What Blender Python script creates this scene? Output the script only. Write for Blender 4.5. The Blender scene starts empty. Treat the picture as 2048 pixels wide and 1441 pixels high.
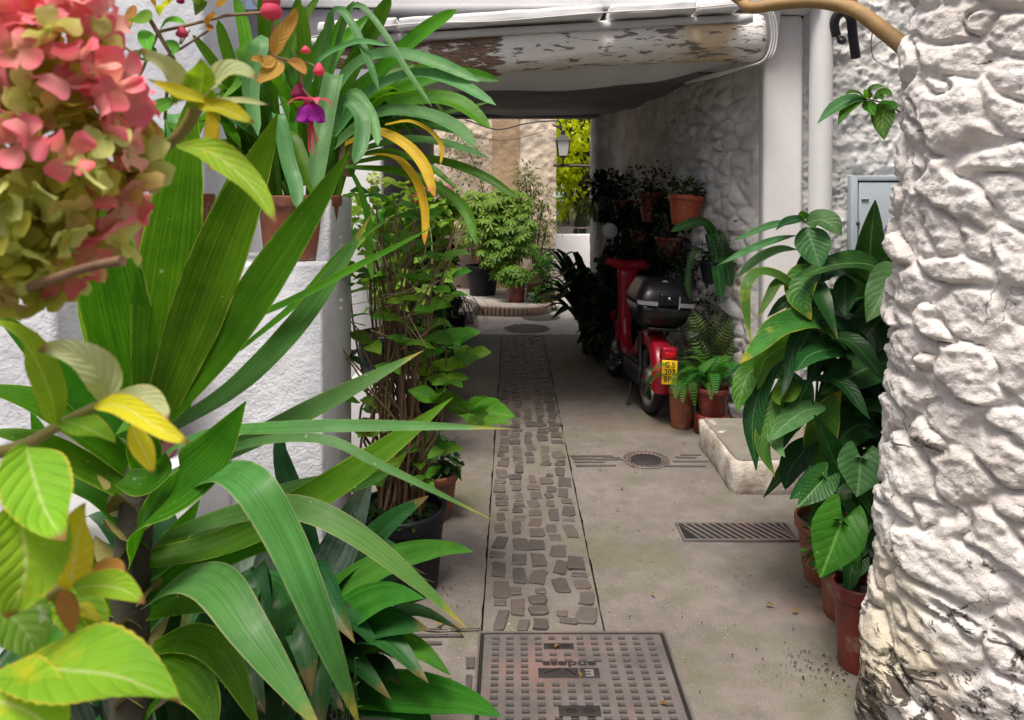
import bpy, bmesh, math, random
import numpy as np
from mathutils import Vector, Matrix, Euler

# ------------------------------------------------------------------ camera, sky, sun, exposure
scene = bpy.context.scene
COL = scene.collection
FPX, CW, CH = 1500.0, 2048.0, 1441.0
PITCH = math.radians(0.6)
CAM_Z = 1.63
HORIZON = 375.0
SHIFT_PX = (CH / 2 - HORIZON) - FPX * math.tan(PITCH)      # lens shift in photo pixels

cam_d = bpy.data.cameras.new('camera')
cam = bpy.data.objects.new('camera', cam_d)
COL.objects.link(cam)
scene.camera = cam
cam.location = (0, 0, CAM_Z)
cam.rotation_euler = (math.pi / 2 - PITCH, 0, 0)
cam_d.sensor_fit = 'HORIZONTAL'
cam_d.sensor_width = 36.0
cam_d.lens = 36.0 * FPX / CW
cam_d.shift_y = -SHIFT_PX / CW
cam_d.clip_start = 0.03
cam_d.clip_end = 3000
cam_d.dof.use_dof = True
cam_d.dof.focus_distance = 3.0
cam_d.dof.aperture_fstop = 10.0

world = bpy.data.worlds.new('World')
scene.world = world
world.use_nodes = True
SUN_EL, SUN_AZ = math.radians(70), math.radians(203)         # azimuth clockwise from +Y (ahead)
wn = world.node_tree
sky = wn.nodes.new('ShaderNodeTexSky')
sky.sky_type = 'NISHITA'
sky.sun_disc = False
sky.sun_elevation = SUN_EL
sky.sun_rotation = SUN_AZ
sky.air_density = 0.7
sky.dust_density = 7.0
sky.ozone_density = 1.0
bg = wn.nodes['Background']
bg.inputs['Strength'].default_value = 0.06
wn.links.new(sky.outputs[0], bg.inputs['Color'])

sun_d = bpy.data.lights.new('sun', 'SUN')
sun_d.energy = 1.5
sun_d.angle = math.radians(20)
sun_d.color = (1.0, 0.95, 0.87)
sun = bpy.data.objects.new('sun', sun_d)
COL.objects.link(sun)
sdir = Vector((math.sin(SUN_AZ) * math.cos(SUN_EL), math.cos(SUN_AZ) * math.cos(SUN_EL), math.sin(SUN_EL)))
sun.rotation_euler = sdir.to_track_quat('Z', 'Y').to_euler()

scene.view_settings.view_transform = 'Standard'
scene.view_settings.look = 'None'
scene.view_settings.gamma = 1.0
scene.view_settings.use_curve_mapping = False
scene.view_settings.exposure = 1.36
scene.render.engine = 'CYCLES'
scene.cycles.max_bounces = 8
scene.cycles.diffuse_bounces = 5
scene.cycles.glossy_bounces = 3
scene.cycles.transmission_bounces = 6
scene.cycles.use_denoising = True

# ------------------------------------------------------------------ helpers
R = random.Random(7)
_F = Vector((0, math.cos(PITCH), -math.sin(PITCH)))
_U = Vector((0, math.sin(PITCH), math.cos(PITCH)))
CAMP = Vector((0, 0, CAM_Z))

def px(u, v, Y):
    """point at distance Y along the lane seen at photo pixel (u, v)"""
    d = _F + Vector((1, 0, 0)) * ((u - CW / 2) / FPX) + _U * ((CH / 2 - v - SHIFT_PX) / FPX)
    return CAMP + d * (Y / d.y)

def smooth01(x):
    x = min(1.0, max(0.0, x)); return x * x * (3 - 2 * x)

def mesh(name, V, F, uv=None, smooth=True):
    me = bpy.data.meshes.new(name)
    me.from_pydata([tuple(v) for v in V], [], F)
    if uv is not None:
        lay = me.uv_layers.new(name='UVMap')
        idx = np.empty(len(me.loops), dtype=np.int32)
        me.loops.foreach_get('vertex_index', idx)
        arr = np.asarray(uv, dtype=np.float32)[idx]
        lay.data.foreach_set('uv', arr.ravel())
    if smooth:
        me.polygons.foreach_set('use_smooth', [True] * len(me.polygons))
    me.update()
    return me

def obj(name, me, mat=None, parent=None):
    o = bpy.data.objects.new(name, me)
    COL.objects.link(o)
    if mat is not None and me is not None and len(me.materials) == 0:
        me.materials.append(mat)
    if parent is not None:
        o.parent = parent
        if parent.parent is not None:
            o.matrix_parent_inverse = (Matrix(parent.matrix_basis) if False else _world(parent)).inverted()
        else:
            o.matrix_parent_inverse = _world(parent).inverted()
    return o

def _world(o):
    m = Matrix.LocRotScale(o.location, o.rotation_euler, o.scale)
    if o.parent is not None:
        m = _world(o.parent) @ o.matrix_parent_inverse @ m
    return m

def place(o, M_):
    """give a part its world matrix"""
    if o.parent is not None:
        M_ = (_world(o.parent) @ o.matrix_parent_inverse).inverted() @ M_
    o.matrix_basis = M_
    return o

def thing(name, label, cat, loc, group=None, rotz=0.0):
    o = bpy.data.objects.new(name, None)
    COL.objects.link(o)
    o.empty_display_size = 0.1
    o.location = loc
    o.rotation_euler = (0, 0, rotz)
    o['label'] = label; o['category'] = cat
    if group: o['group'] = group
    return o

def tag(o, label, cat, group=None):
    o['label'] = label; o['category'] = cat
    if group: o['group'] = group
    return o

def struct(o):
    o['kind'] = 'structure'; return o

def stuff(o):
    o['kind'] = 'stuff'; return o

def spline(pts, n):
    """Catmull-Rom through pts, n+1 samples"""
    P = [Vector(p) for p in pts]
    if len(P) == 2:
        return [P[0].lerp(P[1], i / n) for i in range(n + 1)]
    Q = [P[0] * 2 - P[1]] + P + [P[-1] * 2 - P[-2]]
    L = [0.0]
    for i in range(len(P) - 1): L.append(L[-1] + max(1e-6, (P[i + 1] - P[i]).length))
    out = []
    for k in range(n + 1):
        s = L[-1] * k / n
        i = 0
        while i < len(P) - 2 and s > L[i + 1]: i += 1
        t = (s - L[i]) / (L[i + 1] - L[i])
        a, b, c, d = Q[i], Q[i + 1], Q[i + 2], Q[i + 3]
        out.append(0.5 * ((2 * b) + (c - a) * t + (2 * a - 5 * b + 4 * c - d) * t * t + (3 * b - a - 3 * c + d) * t ** 3))
    return out

def pr_strap(t): return min(1, .62 + 1.3 * t) * (1 if t < .5 else max(.02, 1 - ((t - .5) / .5) ** 1.9))
def pr_sword(t): return min(1, .6 + 1.2 * t) * (1 if t < .45 else max(.015, 1 - ((t - .45) / .55) ** 1.9))
def pr_agap(t): return min(1, .6 + 1.0 * t) * (1 if t < .72 else max(.04, math.sqrt(max(0, 1 - ((t - .72) / .28) ** 2))))
def pr_ovate(t): return max(.02, math.sin(math.pi * min(1, t) ** .78) ** .85 if 0 < t < 1 else .02)
def pr_lance(t):
    if t < .12: return .09
    s = (t - .12) / .88
    return max(.03, .09 * (1 - s) + math.sin(math.pi * s ** .85) ** .8 * .95) if s < 1 else .02
def pr_sepal(t): return max(.08, math.sin(math.pi * (t * .80 + .06)) ** .7 * (.45 + .62 * t))

def strap(pts, wid, face=None, n=14, cols=5, gutter=.12, twist=0.0, prof=pr_strap, serr=0.0, wave=0.0, teeth=22, seed=0, vein=0.0, bend=0.0):
    """a leaf blade along pts: verts, faces, uv"""
    C = spline(pts, n)
    rr = random.Random(seed)
    ph = rr.random() * 6.28
    V, UV, Fc = [], [], []
    prev = None
    for i, p in enumerate(C):
        t = i / n
        T = (C[min(i + 1, n)] - C[max(i - 1, 0)])
        if T.length < 1e-9: T = Vector((0, 0, 1))
        T.normalize()
        f = Vector(face) if face is not None else ((CAMP - p).normalized() * .62 + Vector((0, 0, .5)))
        S = T.cross(f)
        if S.length < 1e-4: S = prev or Vector((1, 0, 0))
        S.normalize()
        if prev is not None and S.dot(prev) < 0: S = -S
        if prev is not None: S = (S * .6 + prev * .4).normalized(); S = (S - T * S.dot(T)).normalized()
        prev = S.copy()
        Nn = S.cross(T)
        if Nn.dot(f) < 0: Nn = -Nn
        tw = twist * (t - .3)
        if tw:
            q = Matrix.Rotation(tw, 3, T)
            S2, N2 = q @ S, q @ Nn
        else: S2, N2 = S, Nn
        w = wid * prof(t) * .5
        for j in range(cols):
            a = -1 + 2 * j / (cols - 1)
            ww = w
            if serr and abs(a) > .99:
                ww = w * (1 + serr * (((t * teeth) % 1.0) - .5))
            off = gutter * wid * prof(t) * (abs(a) ** 1.4)
            off += wave * wid * math.sin(t * 11 + ph + (1.7 if a > 0 else 0)) * a * a
            if vein: off -= vein * wid * (1 - abs(a)) * 0 + vein * wid * math.sin((t * 7 - abs(a) * 1.3) * 6.28) * (1 - abs(a)) * min(1, abs(a) * 3) * prof(t)
            if bend: off += bend * wid * a
            V.append(p + S2 * (a * ww) + N2 * off)
            UV.append(((a + 1) / 2, t))
    for i in range(n):
        for j in range(cols - 1):
            k = i * cols + j
            Fc.append((k, k + 1, k + cols + 1, k + cols))
    return V, Fc, UV

def leaf_obj(parent, mat, pts, wid, name='leaf', **kw):
    V, F, U = strap(pts, wid, **kw)
    return obj(name, mesh(name, V, F, U), mat, parent)

def tube(pts, rad, sides=8, n=None, caps=True):
    C = spline(pts, n) if n else [Vector(p) for p in pts]
    m = len(C)
    rf = rad if callable(rad) else (lambda t: rad)
    if isinstance(rad, (list, tuple)):
        rl = list(rad)
        def rf(t):
            x = t * (len(rl) - 1); i = min(int(x), len(rl) - 2); return rl[i] + (rl[i + 1] - rl[i]) * (x - i)
    V, F, UV = [], [], []
    T0 = (C[1] - C[0]).normalized()
    S = T0.orthogonal().normalized()
    for i, p in enumerate(C):
        T = (C[min(i + 1, m - 1)] - C[max(i - 1, 0)]).normalized()
        S = (S - T * S.dot(T)).normalized()
        B = T.cross(S)
        r = rf(i / (m - 1))
        for k in range(sides):
            a = 2 * math.pi * k / sides
            V.append(p + S * (math.cos(a) * r) + B * (math.sin(a) * r)); UV.append((k / sides, i / (m - 1)))
    for i in range(m - 1):
        for k in range(sides):
            a = i * sides + k; b = i * sides + (k + 1) % sides
            F.append((a, b, b + sides, a + sides))
    if caps:
        o = len(V)
        V += V[:sides] + V[(m - 1) * sides:m * sides]; UV += UV[:sides] + UV[(m - 1) * sides:m * sides]
        F.append(tuple(range(o + sides - 1, o - 1, -1)))
        F.append(tuple(range(o + sides, o + 2 * sides)))
    return V, F, UV

def tube_obj(name, pts, rad, mat, parent=None, sides=8, n=None):
    V, F, U = tube(pts, rad, sides, n)
    return obj(name, mesh(name, V, F, U), mat, parent)

def lathe(prof, segs=28, wob=0.0, seed=0):
    V, F, UV = [], [], []
    rr = random.Random(seed)
    p1 = rr.random() * 6.28
    m = len(prof)
    for i, (r, z) in enumerate(prof):
        for k in range(segs):
            a = 2 * math.pi * k / segs
            q = r * (1 + wob * math.sin(2 * a + p1))
            V.append((q * math.cos(a), q * math.sin(a), z)); UV.append((k / segs, i / (m - 1)))
    for i in range(m - 1):
        for k in range(segs):
            a = i * segs + k; b = i * segs + (k + 1) % segs
            F.append((a, b, b + segs, a + segs))
    return V, F, UV

def shift(V, d): return [Vector(v) + Vector(d) for v in V]

def box(lo, hi, bev=0.0, seg=2):
    bm = bmesh.new()
    bmesh.ops.create_cube(bm, size=1)
    lo, hi = Vector(lo), Vector(hi)
    for v in bm.verts:
        v.co = Vector(((v.co.x + .5) * (hi.x - lo.x) + lo.x, (v.co.y + .5) * (hi.y - lo.y) + lo.y, (v.co.z + .5) * (hi.z - lo.z) + lo.z))
    if bev > 0:
        bmesh.ops.bevel(bm, geom=list(bm.edges), offset=bev, segments=seg, profile=.5, affect='EDGES')
    me = bpy.data.meshes.new('box')
    bm.to_mesh(me); bm.free()
    if bev > 0:
        me.polygons.foreach_set('use_smooth', [True] * len(me.polygons))
        try: me.set_sharp_from_angle(angle=math.radians(50))
        except Exception: pass
    return me

def box_obj(name, lo, hi, mat, parent=None, bev=0.0, seg=2):
    return obj(name, box(lo, hi, bev, seg), mat, parent)

def prism(outline, z0, z1, dome=0.0):
    """extruded polygon, xy outline"""
    n = len(outline)
    cx = sum(p[0] for p in outline) / n; cy = sum(p[1] for p in outline) / n
    V = [(x, y, z0) for x, y in outline] + [(x, y, z1) for x, y in outline]
    V += [(cx + (x - cx) * .82, cy + (y - cy) * .82, z1 + dome) for x, y in outline]
    F = [(i, (i + 1) % n, n + (i + 1) % n, n + i) for i in range(n)]
    F += [(n + i, n + (i + 1) % n, 2 * n + (i + 1) % n, 2 * n + i) for i in range(n)]
    F.append(tuple(range(2 * n, 3 * n)))
    return V, F

def join_geo(parts):
    V, F, U = [], [], []
    for v, f, u in parts:
        o = len(V)
        V += list(v); F += [tuple(i + o for i in q) for q in f]; U += list(u)
    return V, F, U

# numpy value noise, smooth, tileable enough
def _hash(ix, iy, seed):
    h = (ix.astype(np.int64) * 374761393 + iy.astype(np.int64) * 668265263 + seed * 1442695041) & 0x7fffffff
    h = ((h ^ (h >> 13)) * 1274126177) & 0x7fffffff
    return ((h ^ (h >> 16)) & 0xffff) / 65535.0

def vnoise(x, y, seed=0):
    ix, iy = np.floor(x), np.floor(y)
    fx, fy = x - ix, y - iy
    fx = fx * fx * fx * (fx * (fx * 6 - 15) + 10); fy = fy * fy * fy * (fy * (fy * 6 - 15) + 10)
    a = _hash(ix, iy, seed); b = _hash(ix + 1, iy, seed); c = _hash(ix, iy + 1, seed); d = _hash(ix + 1, iy + 1, seed)
    return (a + (b - a) * fx) * (1 - fy) + (c + (d - c) * fx) * fy

def fbm(x, y, oct=4, seed=0, gain=.5):
    s, a, tot = 0, 1.0, 0
    for o in range(oct):
        s = s + a * vnoise(x * 2 ** o + o * 17.3, y * 2 ** o + o * 9.1, seed + o); tot += a; a *= gain
    return s / tot
# ------------------------------------------------------------------ materials
class NT:
    def __init__(s, name):
        s.m = bpy.data.materials.new(name); s.m.use_nodes = True
        s.t = s.m.node_tree; s.b = s.t.nodes['Principled BSDF']; s.out = s.t.nodes['Material Output']
    def n(s, typ, **kw):
        nd = s.t.nodes.new('ShaderNode' + typ)
        for k, v in kw.items(): setattr(nd, k, v)
        return nd
    def l(s, a, b): s.t.links.new(a, b)
    def geo(s):
        if not hasattr(s, '_g'): s._g = s.n('NewGeometry')
        return s._g.outputs['Position']
    def uv(s):
        if not hasattr(s, '_uv'):
            t = s.n('TexCoord'); sp = s.n('SeparateXYZ'); s.l(t.outputs['UV'], sp.inputs[0]); s._uv = sp
        return s._uv
    def noise(s, scale, detail=4, rough=.55, vec=None, dist=0.0):
        nd = s.n('TexNoise'); nd.inputs['Scale'].default_value = scale; nd.inputs['Detail'].default_value = detail
        nd.inputs['Roughness'].default_value = rough; nd.inputs['Distortion'].default_value = dist
        s.l(vec if vec is not None else s.geo(), nd.inputs['Vector']); return nd.outputs['Fac']
    def vor(s, scale, feature='F1', vec=None, out='Distance'):
        nd = s.n('TexVoronoi', feature=feature); nd.inputs['Scale'].default_value = scale
        s.l(vec if vec is not None else s.geo(), nd.inputs['Vector']); return nd.outputs[out]
    def ramp(s, fac, stops, interp='LINEAR'):
        nd = s.n('ValToRGB'); cr = nd.color_ramp; cr.interpolation = interp
        while len(cr.elements) < len(stops): cr.elements.new(.5)
        for e, (p, c) in zip(cr.elements, stops):
            e.position = p; e.color = (c, c, c, 1) if not hasattr(c, '__len__') else (*c, 1)
        s.l(fac, nd.inputs[0]); return nd.outputs['Color']
    def math(s, op, a, b=None, clamp=False):
        nd = s.n('Math', operation=op); nd.use_clamp = clamp
        for i, v in enumerate((a, b)):
            if v is None: continue
            if isinstance(v, (int, float)): nd.inputs[i].default_value = v
            else: s.l(v, nd.inputs[i])
        return nd.outputs[0]
    def mix(s, fac, a, b, blend='MIX'):
        nd = s.n('Mix', data_type='RGBA', blend_type=blend)
        for key, v in ((0, fac), (6, a), (7, b)):
            if isinstance(v, (int, float)): nd.inputs[key].default_value = v
            elif hasattr(v, '__len__'): nd.inputs[key].default_value = (*v, 1)
            else: s.l(v, nd.inputs[key])
        return nd.outputs[2]
    def scalevec(s, sc, vec=None):
        nd = s.n('Mapping'); nd.inputs['Scale'].default_value = sc
        s.l(vec if vec is not None else s.geo(), nd.inputs['Vector']); return nd.outputs[0]
    def col(s, c):
        if hasattr(c, '__len__'): s.b.inputs['Base Color'].default_value = (*c, 1)
        else: s.l(c, s.b.inputs['Base Color'])
    def rough(s, r):
        if isinstance(r, (int, float)): s.b.inputs['Roughness'].default_value = r
        else: s.l(r, s.b.inputs['Roughness'])
    def bump(s, h, strength=.3, dist=.01):
        nd = s.n('Bump'); nd.inputs['Strength'].default_value = strength; nd.inputs['Distance'].default_value = dist
        s.l(h, nd.inputs['Height']); s.l(nd.outputs[0], s.b.inputs['Normal']); return nd.outputs[0]
    def z(s):
        sp = s.n('SeparateXYZ'); s.l(s.geo(), sp.inputs[0]); return sp.outputs
    def rand(s):
        return s.n('ObjectInfo').outputs['Random']

def whitewash(name, base=(.80, .80, .80), dark=(.60, .58, .56), bump=.35, scale=6, grime=.5, peel=0.0, peelz=(0, 1), fine=70, crack=False):
    a = NT(name)
    n1 = a.noise(scale, 6, .6); n2 = a.noise(scale * 5.5, 5, .6); n3 = a.noise(fine, 3, .6)
    f = a.ramp(n1, [(.38, 1.0), (.66, 0.0)])
    c = a.mix(a.math('MULTIPLY', f, grime), base, dark)
    spots = a.ramp(a.noise(scale * 9, 4, .7), [(.66, 0), (.72, .55)])
    c = a.mix(a.math('MULTIPLY', spots, grime), c, (.25, .23, .2))
    if peel:
        zz = a.z()[2]
        zm = a.n('MapRange'); zm.inputs['From Min'].default_value = peelz[0]; zm.inputs['From Max'].default_value = peelz[1]
        zm.inputs['To Min'].default_value = 1; zm.inputs['To Max'].default_value = 0
        a.l(zz, zm.inputs['Value'])
        pn = a.noise(9, 10, .78, a.scalevec((1.0, 1.0, 1.9)), 1.1)
        pn2 = a.noise(3.2, 3, .5)
        s_ = a.math('ADD', a.math('MULTIPLY', pn, .72), a.math('MULTIPLY', pn2, .28))
        s_ = a.math('ADD', s_, a.math('MULTIPLY', zm.outputs[0], peel))
        pm = a.ramp(s_, [(.63, 0), (.655, 1)])
        dk = a.mix(a.noise(60, 4, .7), (.02, .016, .013), (.13, .10, .08))
        oc = a.ramp(a.noise(2.3, 3, .5), [(.52, 0), (.62, .75)])
        c = a.mix(a.math('MULTIPLY', oc, zm.outputs[0]), c, (.46, .38, .20))
        c = a.mix(pm, c, dk)
        h = a.math('ADD', a.math('MULTIPLY', n2, .6), a.math('MULTIPLY', n3, .25))
        h = a.math('SUBTRACT', h, a.math('MULTIPLY', pm, .35))
    else:
        h = a.math('ADD', a.math('MULTIPLY', n2, .7), a.math('MULTIPLY', n3, .3))
    if crack:
        wv = a.n('VectorMath', operation='ADD'); wn_ = a.n('TexNoise'); wn_.inputs['Scale'].default_value = 7; wn_.inputs['Detail'].default_value = 5
        a.l(a.geo(), wn_.inputs['Vector']); sc = a.n('VectorMath', operation='SCALE'); sc.inputs['Scale'].default_value = .22
        a.l(wn_.outputs['Color'], sc.inputs[0]); a.l(a.geo(), wv.inputs[0]); a.l(sc.outputs[0], wv.inputs[1])
        e = a.vor(5.0, 'DISTANCE_TO_EDGE', wv.outputs[0])
        ln = a.math('MULTIPLY', a.ramp(e, [(.0, 1), (.007, 0)]), a.ramp(a.noise(5, 3, .5), [(.56, 0), (.64, .7)]))
        c = a.mix(ln, c, (.09, .07, .055))
        h = a.math('SUBTRACT', h, a.math('MULTIPLY', ln, .5))
        gr = a.noise(320, 2, .6); h = a.math('ADD', h, a.math('MULTIPLY', gr, .12))
    a.col(c); a.rough(.85); a.bump(h, bump, .012)
    return a.m

def plain(name, c, rough=.6, metal=0.0, var=.12, scale=30, bump=0.0, spec=None):
    a = NT(name)
    n1 = a.noise(scale, 4, .6)
    d = tuple(x * (1 - var * 2) for x in c); e = tuple(min(1, x * (1 + var)) for x in c)
    a.col(a.mix(n1, d, e)); a.rough(rough); a.b.inputs['Metallic'].default_value = metal
    if bump: a.bump(a.noise(scale * 2, 4, .6), bump, .004)
    if spec is not None: a.b.inputs['Specular IOR Level'].default_value = spec
    return a.m

def leafmat(name, c1, c2, edge=None, tip=None, mid=None, veins='par', rough=.38, trans=.32, hue=.02, val=.35, blotch=None, bl=(.55, .68), vscale=1.0, sheen=.2):
    a = NT(name)
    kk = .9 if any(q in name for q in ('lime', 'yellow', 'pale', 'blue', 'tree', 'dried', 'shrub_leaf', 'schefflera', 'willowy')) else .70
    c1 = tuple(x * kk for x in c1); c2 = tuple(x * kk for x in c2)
    u = a.uv().outputs
    ax = a.math('ABSOLUTE', a.math('SUBTRACT', u[0], .5))
    rnd = a.rand()
    n1 = a.noise(9, 4, .6)
    c = a.mix(a.ramp(n1, [(.3, 0), (.7, 1)]), c1, c2)
    if blotch is not None:
        c = a.mix(a.ramp(a.noise(14, 5, .65), [(bl[0], 0), (bl[1], 1)]), c, blotch)
    if veins == 'par':
        cb = a.n('CombineXYZ'); a.l(a.math('MULTIPLY', u[0], 34 * vscale), cb.inputs[0]); a.l(a.math('MULTIPLY', u[1], 2.2), cb.inputs[1]); a.l(a.math('MULTIPLY', rnd, 40), cb.inputs[2])
        vv = a.noise(1.0, 4, .65, cb.outputs[0])
        c = a.mix(a.ramp(vv, [(.45, 0), (.72, .42)]), c, tuple(min(1, x * 1.8 + .02) for x in c2))
        c = a.mix(a.ramp(vv, [(.30, .45), (.48, 0)]), c, tuple(x * .55 for x in c1))
        a.bump(vv, .22, .002)
    elif veins == 'pin':
        q = a.math('ADD', a.math('SUBTRACT', a.math('MULTIPLY', u[1], 8.0 * vscale), a.math('MULTIPLY', ax, 5.0)), a.math('MULTIPLY', a.noise(22, 3, .5), 1.1))
        w = a.math('ABSOLUTE', a.math('SUBTRACT', a.math('FRACT', q), .5))
        line = a.ramp(w, [(.0, 1), (.09, 0)])
        fine = a.noise(160, 3, .6)
        c = a.mix(a.math('MULTIPLY', line, .15), c, tuple(min(1, x * 1.7 + .03) for x in c2))
        h = a.math('ADD', a.math('MULTIPLY', a.ramp(w, [(.0, 0), (.3, 1)]), .8), a.math('MULTIPLY', fine, .35))
        a.bump(h, .35, .004)
    if mid is not None:
        c = a.mix(a.ramp(ax, [(.012, 1), (.035, 0)]), c, mid)
    if edge is not None:
        em = a.ramp(a.math('ADD', ax, a.math('MULTIPLY', a.math('SUBTRACT', a.noise(26, 4, .6), .5), .10)), [(.462, 0), (.495, 1)])
        c = a.mix(em, c, edge)
    if tip is not None:
        tm = a.ramp(a.math('ADD', u[1], a.math('MULTIPLY', a.math('SUBTRACT', a.noise(30, 4, .6), .5), .22)), [(.90, 0), (.965, 1)])
        c = a.mix(tm, c, tip)
    if veins != 'none':
        fl = a.ramp(a.noise(75, 2, .5), [(.745, 0), (.76, .5)])
        c = a.mix(fl, c, (.42, .46, .34))
        bl2 = a.ramp(a.noise(4.5, 5, .65), [(.35, .35), (.55, 0)])
        c = a.mix(bl2, c, tuple(x * .45 for x in c1))
    hs = a.n('HueSaturation')
    hm = a.n('MapRange'); hm.inputs['To Min'].default_value = .5 - hue; hm.inputs['To Max'].default_value = .5 + hue
    a.l(rnd, hm.inputs['Value']); a.l(hm.outputs[0], hs.inputs['Hue'])
    r2 = a.math('FRACT', a.math('MULTIPLY', rnd, 7.31))
    vm = a.n('MapRange'); vm.inputs['To Min'].default_value = 1 - val; vm.inputs['To Max'].default_value = 1 + val * .8
    a.l(r2, vm.inputs['Value']); a.l(vm.outputs[0], hs.inputs['Value'])
    a.l(c, hs.inputs['Color'])
    a.col(hs.outputs[0])
    a.rough(a.ramp(a.noise(40, 3, .5), [(.3, rough - .06), (.7, rough + .12)]))
    a.b.inputs['Specular IOR Level'].default_value = sheen
    if trans:
        tr = a.n('BsdfTranslucent')
        tc = a.mix(1.0, hs.outputs[0], (1.0, 1.0, .35), 'MULTIPLY')
        tg = a.n('HueSaturation'); tg.inputs['Value'].default_value = 1.7; a.l(tc, tg.inputs['Color'])
        a.l(tg.outputs[0], tr.inputs['Color'])
        ms = a.n('MixShader'); ms.inputs[0].default_value = trans
        a.l(a.b.outputs[0], ms.inputs[1]); a.l(tr.outputs[0], ms.inputs[2]); a.l(ms.outputs[0], a.out.inputs['Surface'])
    return a.m

MT = {}
MT['white_smooth'] = whitewash('white_smooth', (.80, .80, .81), (.66, .66, .67), .18, 3, .45)
MT['white_left'] = whitewash('white_left', (.76, .78, .82), (.56, .57, .61), .9, 3.4, .9, fine=90)
MT['white_grey'] = whitewash('white_grey', (.62, .62, .63), (.5, .5, .5), .25, 3, .5)
MT['rubble'] = whitewash('rubble', (.70, .67, .64), (.50, .45, .415), 1.0, 4, .7, peel=.165, peelz=(.0, 1.05), fine=130, crack=True)
MT['rubble_in'] = whitewash('rubble_in', (.80, .785, .76), (.46, .44, .42), .7, 5, .85, peel=.05, peelz=(0, 1.6), fine=110)
MT['roughcast'] = whitewash('roughcast', (.78, .78, .77), (.58, .57, .55), .7, 8, .8, fine=55)
MT['pilaster'] = whitewash('pilaster', (.82, .80, .80), (.72, .69, .69), .2, 2.2, .4)
MT['pipe'] = plain('pipe_paint', (.80, .80, .80), .5, 0, .04, 12, .15)
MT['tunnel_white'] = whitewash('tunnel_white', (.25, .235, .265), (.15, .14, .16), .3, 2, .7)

def mat_log():
    a = NT('peeling_log')
    v = a.scalevec((2.0, 9.0, 9.0))
    n1 = a.noise(3.4, 8, .68, v, .5)
    x = a.z()[0]
    left = a.ramp(a.math('ADD', x, a.math('MULTIPLY', a.noise(9, 4, .6), .08)), [(.0, 1), (.05, 0)])      # bare wood near the left end
    nd = a.n('MapRange'); nd.inputs['From Min'].default_value = -.9; nd.inputs['From Max'].default_value = .1
    a.l(x, nd.inputs['Value'])
    lx = a.ramp(nd.outputs[0], [(.80, 1), (.86, 0)])
    paint = a.math('ADD', n1, a.math('MULTIPLY', lx, -.13))
    pm = a.ramp(paint, [(.425, 0), (.44, 1)])
    wood = a.mix(a.ramp(a.noise(14, 8, .75, a.scalevec((1.2, 14, 14))), [(.35, 0), (.65, 1)]), (.055, .03, .02), (.36, .24, .17))
    grey = a.mix(a.noise(30, 5, .7, v), (.13, .105, .09), (.30, .26, .225))
    wd = a.mix(lx, grey, wood)
    pc = a.mix(a.noise(5, 5, .6), (.76, .72, .66), (.86, .84, .82))
    # ochre stain towards the right end
    st = a.n('MapRange'); st.inputs['From Min'].default_value = .5; st.inputs['From Max'].default_value = 1.7
    a.l(a.math('ADD', x, a.math('MULTIPLY', a.noise(7, 4, .6), .25)), st.inputs['Value'])
    sm = a.ramp(st.outputs[0], [(.50, 0), (.60, .8), (.78, .8), (.85, 0)])
    pc = a.mix(sm, pc, (.60, .43, .22))
    low = a.ramp(a.noise(2.2, 4, .6), [(.48, 0), (.64, .35)])
    pc = a.mix(low, pc, (.62, .53, .38))
    a.col(a.mix(pm, wd, pc)); a.rough(.8)
    h = a.math('ADD', a.math('MULTIPLY', pm, .5), a.math('MULTIPLY', a.noise(30, 6, .7, v), .5))
    a.bump(h, .6, .012)
    return a.m
MT['log'] = mat_log()

def mat_concrete(name, c1, c2, moss=.5, wet=.0):
    a = NT(name)
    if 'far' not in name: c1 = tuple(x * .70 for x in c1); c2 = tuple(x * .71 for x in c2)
    n1 = a.noise(1.4, 7, .62); n2 = a.noise(9, 6, .68); n3 = a.noise(170, 3, .6)
    c = a.mix(a.ramp(n1, [(.3, 0), (.7, 1)]), c1, c2)
    c = a.mix(a.ramp(n2, [(.38, .42), (.62, 0)]), c, tuple(x * .55 for x in c1))
    mm = a.ramp(a.noise(1.7, 6, .65), [(.48, 0), (.62, moss)])
    c = a.mix(mm, c, (.10, .105, .04))
    rb = a.ramp(a.noise(1.1, 5, .6), [(.55, 0), (.66, .45)])
    c = a.mix(rb, c, (.19, .125, .092))
    grit = a.ramp(n3, [(.60, 0), (.70, .55)])
    c = a.mix(grit, c, (.42, .39, .35))
    dark = a.ramp(a.noise(95, 3, .6), [(.62, 0), (.70, .55)])
    c = a.mix(dark, c, (.09, .075, .06))
    sp = a.ramp(a.noise(33, 2, .5), [(.735, 0), (.75, .9)])
    c = a.mix(sp, c, (.05, .04, .03))
    sp2 = a.ramp(a.noise(41, 2, .5), [(.225, .7), (.24, 0)])
    c = a.mix(sp2, c, (.62, .58, .52))
    a.col(c); a.rough(a.ramp(n1, [(.3, .72 - wet), (.7, .9 - wet)]))
    a.bump(a.math('ADD', a.math('MULTIPLY', n3, .4), a.math('MULTIPLY', n2, .6)), .35, .007)
    return a.m
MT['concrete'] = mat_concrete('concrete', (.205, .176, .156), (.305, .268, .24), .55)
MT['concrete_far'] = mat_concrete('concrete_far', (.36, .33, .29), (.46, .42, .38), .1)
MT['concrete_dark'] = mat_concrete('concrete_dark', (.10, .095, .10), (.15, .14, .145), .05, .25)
MT['mortar'] = mat_concrete('mortar', (.215, .187, .167), (.31, .275, .248), .45)
MT['dirt'] = plain('dirt', (.05, .042, .035), .95, 0, .3, 60, .5)
MT['soil'] = plain('soil', (.035, .026, .02), .95, 0, .5, 90, .9)

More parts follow.
